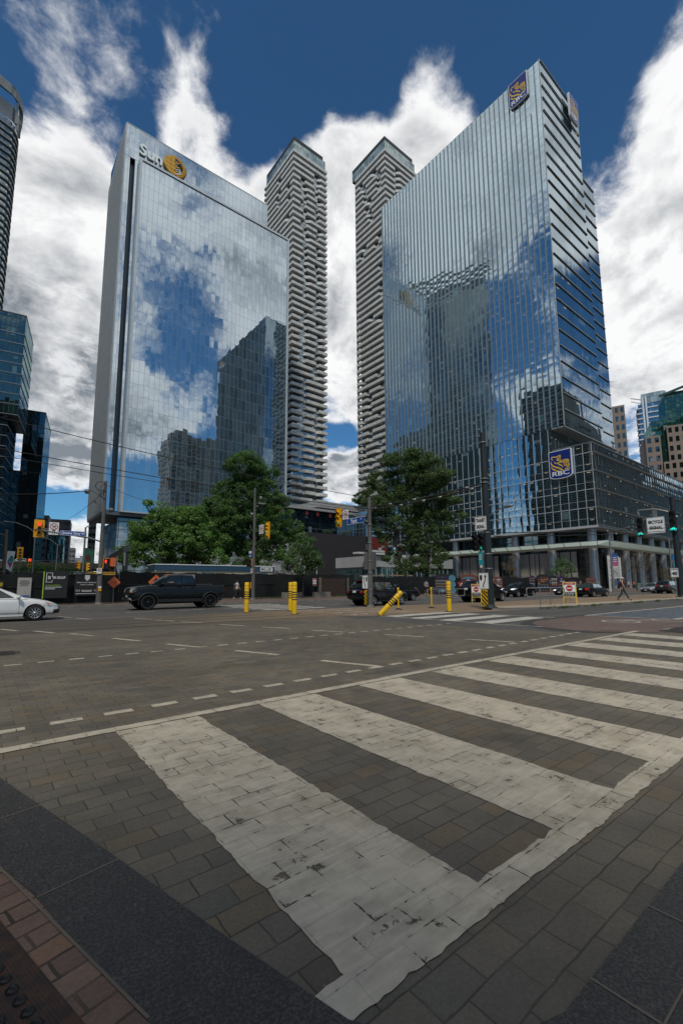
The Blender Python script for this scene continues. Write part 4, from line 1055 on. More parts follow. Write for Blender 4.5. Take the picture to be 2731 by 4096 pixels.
# cantilevered glass block, blue slab, and the further blocks down the side street
cb = thing('glass_block', 'teal glass block with a cantilevered upper volume beside the curved tower', 'office building', (6.4, 206, 0), ROT)
mb = MB(); walls(mb, -26, 0, 0, 25, 67, 107); mb.add([(-26, 0, 67), (0, 0, 67), (0, 25, 67), (-26, 25, 67)], [(3, 2, 1, 0)]); mb.build('upper_volume', F['green'], cb)
mb = MB(); walls(mb, -26, -3.2, 1.5, 24, 0, 67); mb.build('lower_volume', F['blue'], cb)
mb = MB(); mb.box(-26.1, .1, -.1, 25.1, 107, 107.4); mb.build('roof', B['roof'], cb)
for k in range(24):
    z = 5 + k * 4.1
    mb = MB(); mb.box(-26.2, (.16 if z > 66 else -3.0), (-.16 if z > 66 else 1.3), (25 if z > 66 else 24), z - .16, z + .16); mb.build('floor_band', B['alu_dark'], cb)
block('dark_tower', 'dark blue glass slab tower just right of the cantilevered glass block', 'office building', 87.62, 240, 7.8, 30, 0, 80, F['blue'], 3.9, None)
lowb = block('dark_building', 'dark glass building below the blue slab tower behind the traffic light', 'office building', 88.6, 228, 10.8, 8, 0, 49, F['blue'], 3.9, None)
block('grey_block', 'grey concrete block with dark slot windows behind the red traffic light', 'office building', 85.65, 300, 4.7, 20, 0, 40.4, B['conc_dark'], 4.0, None, slots=(1, B['darkmetal']))
block('brown_block', 'brown grey office block behind the no-turn sign', 'office building', 84.75, 330, 11.6, 25, 0, 42.3, mat('brown_facade', (.085, .075, .07), .8, var=.15, scale=.3), 4.2, None, slots=(3, B['darkmetal']))
block('glass_office', 'dark green glass office with stepped side below the Queens Quay sign', 'office building', 84.66, 295, 7.4, 15, 0, 28.8, F['green'], 4.0, B['alu_dark'], .3)
block('far_block', 'small grey block far down the side street', 'office building', 82.68, 400, 4.0, 20, 0, 29.6, B['conc_dark'], 3.6, None, slots=(2, B['darkmetal']))
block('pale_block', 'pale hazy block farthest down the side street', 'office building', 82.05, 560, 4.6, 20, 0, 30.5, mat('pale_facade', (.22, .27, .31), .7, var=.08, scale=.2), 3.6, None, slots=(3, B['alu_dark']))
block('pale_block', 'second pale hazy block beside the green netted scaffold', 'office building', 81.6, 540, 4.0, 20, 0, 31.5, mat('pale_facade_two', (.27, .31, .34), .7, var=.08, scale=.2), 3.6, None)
gn = block('netted_building', 'building wrapped in green scaffold netting with red painted mark', 'building site', 81.33, 232, 4.2, 12, 0, 17.8, mat('green_netting', (.02, .11, .075), .85, var=.3, scale=.7), 4, None)
mb = MB(); mb.plate([(1.2, 13.6), (1.7, 12.4), (2.6, 12.2), (3.2, 13.8), (2.5, 15.6), (2.1, 14.9), (1.6, 15.3)], -.06, -.01); mb.plate([(.8, 9.2), (3.6, 8.9), (3.7, 9.7), (.9, 10.1)], -.06, -.01); mb.build('painted_mark', mat('maroon_paint', (.10, .012, .02), .7), gn)
block('grey_tower_end', 'slim grey and blue building wedged left of the mirror glass tower base', 'office building', 80.95, 262, 3.4, 10, 0, 33.5, mat('grey_brown_facade', (.13, .125, .12), .7, var=.2, scale=.3), 3.6, None, slots=(2, F['blue']))
# elevated expressway
ex = thing('elevated_expressway', 'dark elevated expressway deck crossing the side street', 'bridge', (0, 0, 0))
ec = mat('expressway_concrete', (.075, .065, .058), .9, var=.3, scale=.4, streak=.3)
mb = MB(); mb.box(-80, 75, 186, 202, 7.1, 9.2); mb.build('deck', ec, ex)
mb = MB(); mb.box(-80, 75, 185.6, 186, 7.4, 9.6); mb.build('parapet', ec, ex)
mb = MB()
for x in range(-80, 75, 3): mb.box(x, x + .12, 185.7, 185.8, 9.6, 10.2)
mb.box(-80, 75, 185.7, 185.8, 10.1, 10.2); mb.build('railing', B['alu_dark'], ex)
for x in (-20, 2, 22, 44):
    mb = MB(); mb.box(x, x + 1.6, 188, 190, 0, 7.1); mb.box(x - 1, x + 3, 187, 201, 6.2, 7.1); mb.build('pier', ec, ex)

# ================================================================== right background
wc = thing('white_tower', 'white curved condominium tower with stacked balconies far right', 'apartment tower', (*pt(16.6, 330), 0), R(-71))
mb = MB(); walls(mb, 0, 14.4, 0, 15, 0, 113); mb.build('window_wall', F['hp'], wc)
for k in range(32):
    z = 6 + k * 3.35
    mb = MB(); mb.box(-.9, 2, -.9, 15, z, z + .7); mb.box(4.8, 14.8, -.9, 15, z, z + .7); mb.build('balcony_band', B['white'], wc)
for x in (2.2, 3.8):
    mb = MB(); mb.box(x, x + .9, -1.2, -.1, 0, 117); mb.build('pier', B['white'], wc)
mb = MB(); mb.prism([(2, 0), (13, -.6), (15, 1.5), (15.4, 14), (2, 14)], 113, 119.5); mb.build('crown', F['hpcrown'], wc)
mb = MB(); mb.bar((3, 1, 116), (-3.5, 0, 118.2), .8, .4); mb.bar((3, 1, 113.4), (-3.5, 0, 116), .4, .4); mb.build('roof_boom', B['white'], wc)

pink = mat('pink_granite_facade', (.24, .19, .155), .7, var=.08, scale=.3)
def punched(t, x0, x1, y0, y1, z0, z1, nx, nz, m, wm, ny=0):
    mb = MB(); mb.box(x0, x1, y0, y1, z0, z1); mb.build('wall', m, t)
    w_ = (x1 - x0) / nx; h = (z1 - z0) / nz
    for j in range(nz):
        for i in range(nx):
            mb = MB(); mb.box(x0 + w_ * (i + .24), x0 + w_ * (i + .76), y0 - .08, y0 - .01, z0 + h * (j + .24), z0 + h * (j + .78)); mb.build('window', wm, t)
        if ny:
            mb = MB()
            for i in range(ny):
                d = (y1 - y0) / ny
                mb.box(x0 - .08, x0 - .01, y0 + d * (i + .24), y0 + d * (i + .76), z0 + h * (j + .24), z0 + h * (j + .78))
            mb.build('window_row', wm, t)
qt = thing('granite_office', 'stepped pink granite office block with green glass bays, right edge', 'office building', (*pt(15.9, 235), 0), R(-66))
wm_ = facade('granite_window', 1.2, 2, 0, 0, base=(.006, .009, .009), tint=(.35, .42, .42), refl=.22, joint=0, blinds=.05)
punched(qt, -1.2, 4.4, 1.0, 20, 0, 66.0, 2, 16, pink, wm_)
mb = MB(); walls(mb, 1.6, 26, 2.2, 22, 0, 73); mb.build('green_glass_bay', F['dkgreen'], qt)
punched(qt, 6.8, 26, 0.6, 20, 0, 69.5, 8, 17, pink, wm_)
punched(qt, 4.6, 24, 0.0, 18, 0, 53.5, 8, 13, pink, wm_)
mb = MB(); walls(mb, 8, 26, 6, 22, 73, 85); mb.build('green_attic', F['dkgreen'], qt)
mb = MB(); mb.prism([(8, 6), (26, 6), (26, 22), (8, 22)], 85, 86.5); mb.bar((6, 5, 85), (26, 5, 91), .6, 1.0); mb.build('green_roof', mat('green_metal_roof', (.02, .06, .05), .5, .3), qt)
pk = thing('granite_office', 'pink stone office tower peeking out behind the right edge of the finned glass tower', 'office building', (*pt(19.4, 228), 0), R(-70))
punched(pk, 0, 6.2, 0, 18, 0, 80, 3, 20, pink, F['green'])
punched(pk, 6.2, 7.6, .5, 18, 0, 55, 1, 14, pink, F['green'])

# ================================================================== buildings across the street, seen mirrored in the glass, and one added for shade
cond = thing('beige_condominium', 'beige concrete condominium with balconies mirrored in the side of the finned tower', 'apartment tower', (0, 0, 0))
bz = mat('beige_concrete', (.30, .245, .19), .8, var=.1, scale=.3)
mb = MB(); mb.box(228, 280, -42, -10, 0, 92); mb.box(280, 336, -40, -8, 0, 80); mb.box(236, 268, -40, -14, 92, 107); mb.build('wall', bz, cond)
for k in range(24):
    z = 4 + k * 3.6
    mb = MB()
    for x in range(230, 334, 6):
        if x > 280 and z > 76: continue
        mb.box(x, x + 3.4, -10.0 if x < 279 else -8.0, -9.9 if x < 279 else -7.9, z, z + 1.9)
    mb.build('window_row', wm_, cond)
    mb = MB(); mb.box(226.4, 228, -36, -14, z - .4, z + .8); mb.box(248, 262, -10, -8.6, z - .4, z + .8); mb.box(296, 312, -8, -6.6, z - .4, z + .8); mb.build('balcony', bz, cond)
c2 = thing('beige_condominium', 'grey beige apartment block with window rows mirrored low in the broad mirror tower', 'apartment tower', (0, 0, 0))
mb = MB(); mb.box(100, 140, -50, -22, 0, 112); mb.box(104, 112, -48, -24, 112, 115); mb.build('wall', bz, c2)
for k in range(28):
    z = 4 + k * 3.8
    mb = MB()
    for x in range(102, 138, 5): mb.box(x, x + 3, -22.0, -21.9, z, z + 2.1)
    for y in range(-48, -24, 5): mb.box(99.9, 100, y, y + 3, z, z + 2.1)
    mb.build('window_row', wm_, c2)
    mb = MB(); mb.box(112, 122, -22, -20.4, z - .6, z + .7); mb.build('balcony', bz, c2)
c3 = thing('apartment_slab', 'tall slab with balconies left of the frame, mirrored low in the finned tower', 'apartment tower', (0, 0, 0))
mb = MB(); mb.box(-48, -12, 84, 120, 0, 104); mb.build('wall', mat('slab_facade', (.16, .14, .12), .8, var=.15, scale=.3), c3)
for k in range(26):
    z = 4 + k * 3.8
    mb = MB(); mb.box(-12, -10.6, 86, 118, z, z + 1.1); mb.build('balcony', bz, c3)
    mb = MB(); mb.box(-12, -11.95, 91, 119, z + 1.2, z + 3.4); mb.build('window_row', wm_, c3)
c4 = thing('corner_building', 'mid-rise brown brick building left of the frame, mirrored in the podium glass', 'apartment building', (0, 0, 0))
mb = MB(); mb.box(-60, -16, 24, 82, 0, 46); mb.build('wall', mat('brown_brick_facade', (.11, .075, .055), .85, var=.2, scale=.5), c4)
for k in range(11):
    z = 4 + k * 3.8
    mb = MB()
    for y in range(26, 80, 4): mb.box(-16, -15.93, y, y + 2.4, z, z + 2.0)
    for x in range(-58, -18, 4): mb.box(x, x + 2.4, 23.93, 24, z, z + 2)
    mb.build('window_row', wm_, c4)
c5 = thing('corner_building', 'beige mid-rise block beyond the right edge, mirrored low in the finned tower side', 'apartment building', (0, 0, 0))
mb = MB(); mb.box(340, 470, -40, -12, 0, 70); mb.build('wall', bz, c5)
for k in range(17):
    z = 4 + k * 3.8
    mb = MB()
    for x in range(342, 468, 5): mb.box(x, x + 3, -12, -11.93, z, z + 2.1)
    mb.build('window_row', wm_, c5)
    mb = MB(); mb.box(360, 376, -12, -10.7, z - .4, z + .7); mb.box(410, 430, -12, -10.7, z - .4, z + .7); mb.build('balcony', bz, c5)
shade_block = thing('corner_building', 'unseen plain brick block added behind the near street corner to shade it', 'apartment building', (0, 0, 0))  # unseen block, added only for its soft shade over the foreground
mb = MB(); mb.box(-64, -10, -60, -9, 0, 26); mb.build('wall', mat('shade_block_brick', (.12, .085, .07), .85, var=.2, scale=.5), shade_block)
for k in range(6):
    z = 4 + k * 3.8
    mb = MB()
    for x in range(-62, -12, 4): mb.box(x, x + 2.4, -9.0, -8.93, z, z + 2)
    for y in range(-58, -12, 4): mb.box(-10, -9.93, y, y + 2.4, z, z + 2)
    mb.build('window_row', wm_, shade_block)
# ------------------------------------------------------------------ street furniture
M_ = {
 'galv': mat('galvanised_steel', (.21, .22, .22), .5, .5, var=.12, scale=1.5),
 'polegrey': mat('weathered_pole_grey', (.13, .13, .125), .7, .2, var=.2, scale=1.2, streak=.2),
 'poledark': mat('dark_green_grey_pole', (.022, .030, .034), .5, .2, var=.15, scale=1.2),
 'wood': mat('weathered_wood_pole', (.14, .11, .085), .85, var=.25, scale=2),
 'yellow': mat('bollard_yellow', (.72, .44, .008), .42, var=.1, scale=3),
 'sigyellow': mat('signal_yellow', (.74, .36, .006), .45, var=.05),
 'black': mat('matt_black', (.012, .012, .013), .55, var=.05),
 'blackband': mat('black_band', (.018, .018, .018), .5, var=.1),
 'redband': mat('red_band', (.40, .05, .02), .4, var=.1),
 'signwhite': mat('white_sign_sheet', (.80, .81, .81), .45, var=.05, scale=4),
 'signblack': mat('sign_black', (.013, .013, .014), .5, var=0),
 'signred': mat('sign_red', (.42, .015, .012), .45, var=.05),
 'signblue': mat('street_sign_blue', (.012, .075, .34), .4, var=.06),
 'orange': mat('orange_sign', (.62, .135, .045), .5, var=.08),
 'screen': mat('black_fence_screen', (.0065, .0085, .009), .9, var=.4, scale=.8),
 'lensoff': mat('lens_dark', (.03, .032, .025), .3, var=0),
 'insul': mat('insulator', (.35, .36, .36), .3, .4, var=0),
 'wire': mat('cable_black', (.012, .012, .013), .6, var=0),
 'wiregrey': mat('cable_grey', (.10, .10, .10), .5, .4, var=0),
 'teal': mat('teal_banner', (.01, .28, .34), .6, var=.05),
 'plastic': mat('banner_white', (.62, .62, .60), .6, var=.05),
 'grass': None,
}
GL = {'red': glow('red_lamp', (1, .045, .03), 2.2), 'green': glow('green_lamp', (.02, .8, .50), 1.3), 'redsoft': glow('red_hand_lamp', (1, .07, .04), 1.3), 'tealb': glow('bicycle_lamp', (.04, .95, .75), 1.5), 'greendim': glow('dim_green_lamp', (.01, .30, .22), 1.0)}
WEST = R(-90)      # facing the viewer's left-hand street; 0 faces the near kerb

def lens_mesh(r): return disc(0, 0, r, 16)
def signal_head(parent, z, lamps, lit, col='sigyellow', plate=True, r=.105, x=0.0, pitch=.30, vis='sigyellow', glowm=None, sx=1.0, y=0.0):
    """three or four lamp head facing -y with hooded visors"""
    n = lamps; h = n * pitch
    mb = MB(); mb.plate(rrect(x - .165 * sx, x + .165 * sx, z - h / 2, z + h / 2, .03), y, y + .2)
    hd = mb.build('signal_housing', M_[col], parent)
    if plate:
        mb = MB(); mb.plate(rrect(x - .30 * sx, x + .30 * sx, z - h / 2 - .16, z + h / 2 + .16, .03), y + .06, y + .085); mb.build('backboard', M_['sigyellow'], parent)
    for i in range(n):
        zc = z + h / 2 - pitch * (i + .5)
        mb = MB(); mb.plate([(x + a, zc + b) for a, b in lens_mesh(r)], y - .012, y + .02)
        on = (i == lit)
        ln = mb.build('lens', (glowm or GL[('red' if i == 0 else 'green')]) if on else M_['lensoff'], hd)
        mb = MB()                                # visor: open-bottomed tube
        vs = []; fs = []
        k = 12
        for j in range(k + 1):
            a = R(-35 + 250 * j / k); ca, sa = math.cos(a) * (r + .022), math.sin(a) * (r + .022)
            d = .20 if sa > -.02 else .10
            vs += [(x + ca, y, zc + sa), (x + ca, y - d, zc + sa), (x + ca * .93, y - d, zc + sa * .93), (x + ca * .93, y, zc + sa * .93)]
        for j in range(k):
            b0 = 4 * j; b1 = 4 * (j + 1)
            fs += [(b0, b0 + 1, b1 + 1, b1), (b0 + 1, b0 + 2, b1 + 2, b1 + 1), (b0 + 2, b0 + 3, b1 + 3, b1 + 2)]
        mb.add(vs, fs); mb.build('visor', M_[vis], hd)
    return hd

def plate_sign(parent, x, z, w, h, lines=(), border=True, name='sign_panel', face='signwhite', ink='signblack', y=0.0, r=.04, bold=.055):
    mb = MB(); mb.plate(rrect(x - w / 2, x + w / 2, z - h / 2, z + h / 2, r), y, y + .02)
    p = mb.build(name, M_[face], parent)
    if border:
        mb = MB(); pts = rrect(x - w / 2 + .035, x + w / 2 - .035, z - h / 2 + .035, z + h / 2 - .035, r)
        stroke(mb, pts, .022, y - .003, closed=True); mb.build('border', M_[ink], p)
    for (s, lz, lh, lw) in lines:
        mb = MB(); text(mb, s, x, lz, lh, lw, y - .004, bold); mb.build('lettering', M_[ink], p)
    return p

def no_turn(parent, x, z, s, y=0.0, lightsign=False):
    """white panel with a red ring and bar over a right-turn arrow"""
    h = s * 1.5 if lightsign else s * 1.05
    mb = MB(); mb.plate(rrect(x - s / 2, x + s / 2, z - h / 2, z + h / 2, .03), y, y + .02); p = mb.build('turn_ban_sign', M_['signwhite'], parent)
    cz = z + (h / 2 - s * .52)
    mb = MB(); stroke(mb, [(x - .09 * s, cz - .24 * s), (x - .09 * s, cz + .07 * s), (x + .12 * s, cz + .07 * s)], .075 * s, y - .004)
    mb.add([(x + .10 * s, y - .004, cz - .03 * s), (x + .10 * s, y - .004, cz + .17 * s), (x + .26 * s, y - .004, cz + .07 * s)], [(0, 2, 1)])
    mb.build('arrow', M_['signblack'], p)
    mb = MB(); stroke(mb, disc(x, cz, .37 * s), .075 * s, y - .007, closed=True); stroke(mb, [(x - .26 * s, cz + .26 * s), (x + .26 * s, cz - .26 * s)], .07 * s, y - .0075); mb.build('red_ring', M_['signred'], p)
    if lightsign:
        mb = MB(); mb.plate([(x - .13 * s, z - h / 2 + .05), (x + .13 * s, z - h / 2 + .05), (x + .13 * s, z - .12 * s), (x - .13 * s, z - .12 * s)], y - .005, y - .002); mb.build('signal_symbol', M_['signblack'], p)
        mb = MB(); mb.plate(disc(x, z - h * .26, .08 * s), y - .008, y - .004); mb.plate(disc(x, z - h * .40, .08 * s), y - .008, y - .004); mb.build('lamp_symbol', M_['signwhite'], p)
    return p

def small_ban(parent, z, y, x=0.0, s=.3):
    mb = MB(); mb.plate(rrect(x - s / 2, x + s / 2, z - s * .62, z + s * .62, .02), y, y + .012); p = mb.build('parking_ban_sign', M_['signwhite'], parent)
    mb = MB(); stroke(mb, disc(x, z + .05, s * .33), s * .09, y - .003, closed=True); stroke(mb, [(x - s * .22, z + .05 + s * .22), (x + s * .22, z + .05 - s * .22)], s * .08, y - .003); mb.build('red_ring', M_['signred'], p)
    mb = MB(); stroke(mb, [(x - s * .08, z - s * .05), (x - s * .08, z + s * .32)], s * .1, y - .002); stroke(mb, disc(x + s * .03, z + s * .24, s * .09), s * .07, y - .002, True); mb.build('symbol', M_['signblack'], p)

def pole(parent, h, r0, r1, m='polegrey', base=True):
    mb = MB(); mb.tube([(0, 0, 0), (0, 0, h * .5), (0, 0, h)], [r0, (r0 + r1) / 2, r1], 14); p = mb.build('pole', M_[m], parent)
    if base:
        mb = MB(); mb.lathe([(r0 * 1.8, 0), (r0 * 1.8, .03), (r0 * 1.25, .06), (r0 * 1.1, .16)], 14); mb.build('pole_base', M_[m], parent)
    return p
def arm(parent, pts, r=.04, m='galv'):
    mb = MB(); mb.tube(pts, r, 8); return mb.build('mast_arm', M_[m], parent)
def cobra(parent, pts, m='galv'):
    a = MB(); a.tube(pts, .035, 8); o = a.build('lamp_arm', M_[m], parent)
    e = Vector(pts[-1]); d = (e - Vector(pts[-2])).normalized()
    h = MB(); h.ball((0, 0, 0), .16, 10, (2.0, .9, .55)); q = Vector((1, 0, 0)).rotation_difference(d)
    h.xf(Matrix.Translation(e + d * .25) @ q.to_matrix().to_4x4()); h.build('lamp_head', M_[m], o)
    return o
def bell_lamp(parent, p, up=False, m='galv'):
    """a small drum-shaped lamp on the end of an arm"""
    h = MB(); h.lathe([(.0001, .17), (.12, .15), (.17, .05), (.17, -.06), (.11, -.16), (.0001, -.18)], 14, p); return h.build('lamp_head', M_[m], parent)
def ped_head(parent, z, x=0.0, y=0.0, lit=True):
    mb = MB(); mb.plate(rrect(x - .17, x + .17, z - .36, z + .36, .02), y, y + .2); b = mb.build('pedestrian_signal', M_['black'], parent)
    mb = MB(); mb.box(x - .2, x - .17, y - .16, y + .2, z - .36, z + .36); mb.box(x - .2, x + .2, y - .16, y + .2, z + .36, z + .39); mb.build('hood', M_['sigyellow'], b)
    if lit:
        mb = MB(); mb.ball((x, y - .006, z + .28), .035, 8, (1, .1, 1))
        mb.plate([(x - .06, z + .13), (x + .06, z + .13), (x + .09, z + .24), (x - .09, z + .24)], y - .008, y - .004)
        mb.plate([(x - .05, z + .03), (x - .005, z + .03), (x, z + .14), (x - .05, z + .14)], y - .008, y - .004); mb.plate([(x + .005, z + .03), (x + .05, z + .03), (x + .05, z + .14), (x, z + .14)], y - .008, y - .004)
        mb.build('walker_symbol', GL['redsoft'], b)
    return b
def hazard(parent, x, z0, z1, w, y, flip=False):
    mb = MB(); mb.plate(rrect(x - w / 2, x + w / 2, z0, z1, .02), y, y + .02); p = mb.build('hazard_board', M_['yellow'], parent)
    mb = MB(); st = .24
    z = z0 - w
    while z < z1:
        q = []
        a, b = (z, z + w) if flip else (z + w, z)
        q = [(x - w / 2, a), (x + w / 2, b), (x + w / 2, b + st * .5), (x - w / 2, a + st * .5)]
        zs_ = [v[1] for v in q]
        q = [(X_, min(max(Z_, z0 + .01), z1 - .01)) for X_, Z_ in q]
        if max(v[1] for v in q) - min(v[1] for v in q) > .05: mb.plate(q, y - .004, y - .001)
        z += st
    mb.build('black_stripes', M_['signblack'], p)
def keep_sign(parent, x, z, w, h, y, right=True):
    p = plate_sign(parent, x, z, w, h, (), False, 'keep_side_sign', y=y)
    mb = MB(); pts = rrect(x - w / 2 + .02, x + w / 2 - .02, z - h / 2 + .02, z + h / 2 - .02, .04); stroke(mb, pts, .012, y - .003, True); mb.build('border', M_['signblack'], p)
    s = 1 if right else -1
    mb = MB()
    sh = [(x - s * .28 * w - .11 * w, z + .36 * h), (x - s * .28 * w - .11 * w, z + .10 * h), (x - s * .28 * w, z + .0 * h), (x - s * .28 * w + .13 * w, z + .10 * h), (x - s * .28 * w + .13 * w, z + .36 * h)]
    mb.plate(sh, y - .006, y - .002)
    c = bez((x - s * .06 * w, z - .40 * h), (x - s * .04 * w, z - .1 * h), (x + s * .22 * w, z - .05 * h), (x + s * .20 * w, z + .26 * h), 10)
    stroke(mb, c, .10 * w, y - .005)
    mb.add([(x + s * .20 * w - .14 * w, y - .005, z + .24 * h), (x + s * .20 * w + .14 * w, y - .005, z + .24 * h), (x + s * .20 * w, y - .005, z + .41 * h)], [(0, 1, 2)])
    mb.build('arrow', M_['signblack'], p)

# --- signal pole on the far left corner with the blue street sign
P1 = thing('signal_pole', 'tall grey pole with red traffic light and blue Queens Quay W sign', 'traffic light pole', (6.8, 36.85, .14))
pole(P1, 9.15, .19, .11)
arm(P1, [(0, 0, 4.55), (-.9, -.12, 4.8), (-2.2, -.12, 4.95), (-4.2, -.12, 5.2)], .055)
signal_head(P1, 5.27, 3, 0, x=-3.93, plate=True, y=-.12)
mb = MB(); mb.box(-3.75, -3.2, -.06, -.02, 5.25, 5.3); mb.build('bracket', M_['galv'], P1)
no_turn(P1, -3.08, 5.32, .58, -.14, True)
qs = MB(); qs.plate(rrect(-2.72, -1.06, 4.88, 5.22, .03), -.2, -.17); q = qs.build('street_sign', M_['signblue'], P1)
t_ = MB(); text(t_, 'Queens Quay W', -1.89, 5.04, .22, 1.46, -.204, .03); t_.build('lettering', M_['signwhite'], q)
st_ = MB(); stroke(st_, rrect(-2.70, -1.08, 4.90, 5.20, .02), .02, -.203, True); st_.build('border', M_['signwhite'], q)
arm(P1, [(-.02, -.05, 7.85), (-.95, -.1, 8.35)], .035); bell_lamp(P1, (-1.2, -.1, 8.2))
arm(P1, [(.05, 0, 7.0), (.4, 0, 7.1)], .03); bell_lamp(P1, (.5, 0, 7.0), m='polegrey')
arm(P1, [(-.05, 0, 7.35), (-.6, 0, 7.4)], .02); mb = MB(); mb.box(-.75, -.55, -.1, .1, 7.45, 7.65); mb.bar((-.65, -.1, 7.6), (-.65, -.3, 7.55), .1, .1); mb.build('camera', M_['galv'], P1)
mb = MB(); mb.tube([(-.33 + .34 * math.cos(R(a)), -.1, 8.72 + .34 * math.sin(R(a))) for a in range(0, 361, 20)], .022, 6); mb.tube([(-.1 + .25 * math.cos(R(a)), -.15, 8.1 + .3 * math.sin(R(a))) for a in range(40, 330, 20)], .018, 6); mb.tube([(-.12, -.12, 8.9), (-.5, -.15, 8.35), (-.2, -.15, 7.9), (-.1, -.1, 8.5)], .015, 5); mb.build('cable_coil', M_['wire'], P1)
ped_head(P1, 2.95, .32, -.1)
small_ban(P1, 2.42, -.22, -.1, .32)
mb = MB(); mb.plate(rrect(-.1, .1, .95, 1.15, .02), -.24, -.19); pb = mb.build('push_button', M_['sigyellow'], P1); mb = MB(); mb.plate(rrect(-.1, .1, 1.17, 1.3, .02), -.24, -.2); mb.build('button_plate', M_['signwhite'], P1)
mb = MB(); mb.box(.14, .26, -.06, .06, 3.6, 4.1); mb.build('junction_box', M_['polegrey'], P1)

# --- pole between the pickup and the small tree
P2 = thing('signal_pole', 'grey corner pole with yellow four-lamp signal behind a banded bollard', 'traffic light pole', (19.56, 37.4, .14), WEST)
pole(P2, 10.4, .17, .10)
arm(P2, [(0, 0, 6.2), (1.3, 0, 6.3), (3.0, -.02, 6.35)], .045); arm(P2, [(0, 0, 4.75), (.7, 0, 5.2), (1.6, 0, 5.5)], .035)
signal_head(P2, 6.12, 4, 2, x=2.65, y=-.12, sx=1.0)
no_turn(P2, 1.6, 6.32, .78, -.14)
arm(P2, [(0, 0, 8.6), (.9, 0, 9.2)], .03); bell_lamp(P2, (1.15, 0, 9.25)); bell_lamp(P2, (-.5, 0, 7.95)); arm(P2, [(0, 0, 7.9), (-.45, 0, 8.0)], .025)
mb = MB(); mb.bar((.1, 0, 8.2), (.65, 0, 8.3), .05, .05); mb.bar((.35, -.05, 8.6), (.8, -.15, 8.55), .14, .14); mb.build('camera', M_['galv'], P2)
mb = MB(); mb.plate(rrect(-.9, -.3, 3.85, 4.5, .1), -.05, 0); b_ = mb.build('stop_sign', M_['signblue'], P2); mb = MB(); mb.box(-.8, -.4, -.056, -.05, 3.97, 4.07); mb.plate(rrect(-.88, -.32, 4.24, 4.48, .09), -.056, -.05); mb.build('white_print', M_['signwhite'], b_)
mb = MB(); mb.box(-.75, -.4, -.08, .2, 3.05, 3.75); h_ = mb.build('pedestrian_signal', M_['sigyellow'], P2); mb = MB(); mb.box(-.82, -.33, -.3, -.08, 3.4, 3.7); mb.box(-.82, -.33, -.3, -.08, 3.02, 3.3); mb.build('hood', M_['black'], h_)
small_ban(P2, 2.62, -.2, 0, .34)
mb = MB(); mb.plate(rrect(-.22, -.08, 1.0, 1.6, .02), -.2, -.15); mb.build('push_button', M_['sigyellow'], P2)

# --- pole in the median with the York street sign
P3 = thing('signal_pole', 'grey median pole with York street sign and keep-left arrow beside the dark hatchback', 'traffic light pole', (20.02, 21.98, .004), WEST)
pole(P3, 7.3, .18, .12)
arm(P3, [(0, 0, 5.55), (-.5, -.1, 5.85), (-1.6, -.1, 6.3), (-3.2, -.1, 6.45)], .05)
signal_head(P3, 6.3, 3, 2, x=-3.2, y=-.14, sx=1.0, glowm=GL['greendim'], pitch=.36)
no_turn(P3, -2.38, 6.4, .62, -.14)
qs = MB(); qs.plate(rrect(-2.12, -.28, 5.62, 6.05, .03), -.2, -.17); q = qs.build('street_sign', M_['signblue'], P3)
t_ = MB(); text(t_, 'York', -1.38, 5.83, .29, .72, -.204, .035); text(t_, 'St', -.62, 5.9, .13, .15, -.204, .012); t_.build('lettering', M_['signwhite'], q)
st_ = MB(); stroke(st_, rrect(-2.1, -.3, 5.64, 6.03, .02), .022, -.203, True); st_.build('border', M_['signwhite'], q)
mb = MB(); mb.box(-.55, -.19, -.04, -.02, 2.45, 3.6); mb.box(.19, .42, -.04, -.02, 2.45, 3.6); mb.box(-.55, .42, .15, .17, 2.45, 3.6); mb.build('sign_back', M_['galv'], P3)
keep_sign(P3, -.28, 1.63, .52, .88, -.22, right=False)
hazard(P3, -.27, .10, 1.08, .24, -.2)
mb = MB(); mb.box(-.26, -.16, -.12, .1, 3.75, 4.15); mb.build('junction_box', M_['galv'], P3)
mb = MB()
for z in (1.12, 2.2, 3.0, 4.2, 5.4): mb.lathe([(.178, z), (.182, z), (.182, z + .05), (.178, z + .05)], 14)
mb.build('steel_strap', M_['galv'], P3)

# --- dark transit pole
P4 = thing('transit_pole', 'tall dark pole with TRANSIT SIGNAL board and yellow black hazard board', 'traffic light pole', (22.98, 15.03, .12), WEST)
pole(P4, 10.4, .235, .165, 'poledark')
plate_sign(P4, -.23, 4.88, .76, .82, (('TRANSIT', 5.06, .23, .60), ('SIGNAL', 4.70, .23, .54)), y=-.27)
for dx_ in (-.72, -.27):
    hd = signal_head(P4, 3.78, 3, 2 if dx_ > -.5 else -1, 'black', False, .10, dx_, .32, 'black', GL['greendim'], .9, -.2)
keep_sign(P4, -.20, 1.52, .62, .93, -.26, True)
hazard(P4, -.19, -.05, 1.02, .39, -.25, flip=False)
mb = MB(); mb.tube([(-.5, 0, 0.3), (-.5, 0, 3.4)], .045, 8); mb.build('side_pipe', M_['galv'], P4)
mb = MB(); mb.plate(rrect(-.47, -.20, 2.45, 3.25, .01), -.25, -.235); b_ = mb.build('banner', M_['teal'], P4)
mb = MB(); mb.plate(rrect(-.40, -.24, 2.28, 2.44, .01), -.25, -.235); [mb.box(-.43, -.26, -.256, -.252, z_, z_ + .05) for z_ in (3.0, 2.88, 2.76)]; mb.build('white_print', M_['plastic'], b_)
cobra(P4, [(.1, 0, 5.25), (.5, .05, 5.5), (.95, .1, 5.68), (1.15, .1, 5.7)])
mb = MB()
for z in (7.28, 7.52, 9.75, 2.2, 3.05, 4.3): mb.lathe([(.222, z), (.228, z), (.228, z + .06), (.222, z + .06)], 14)
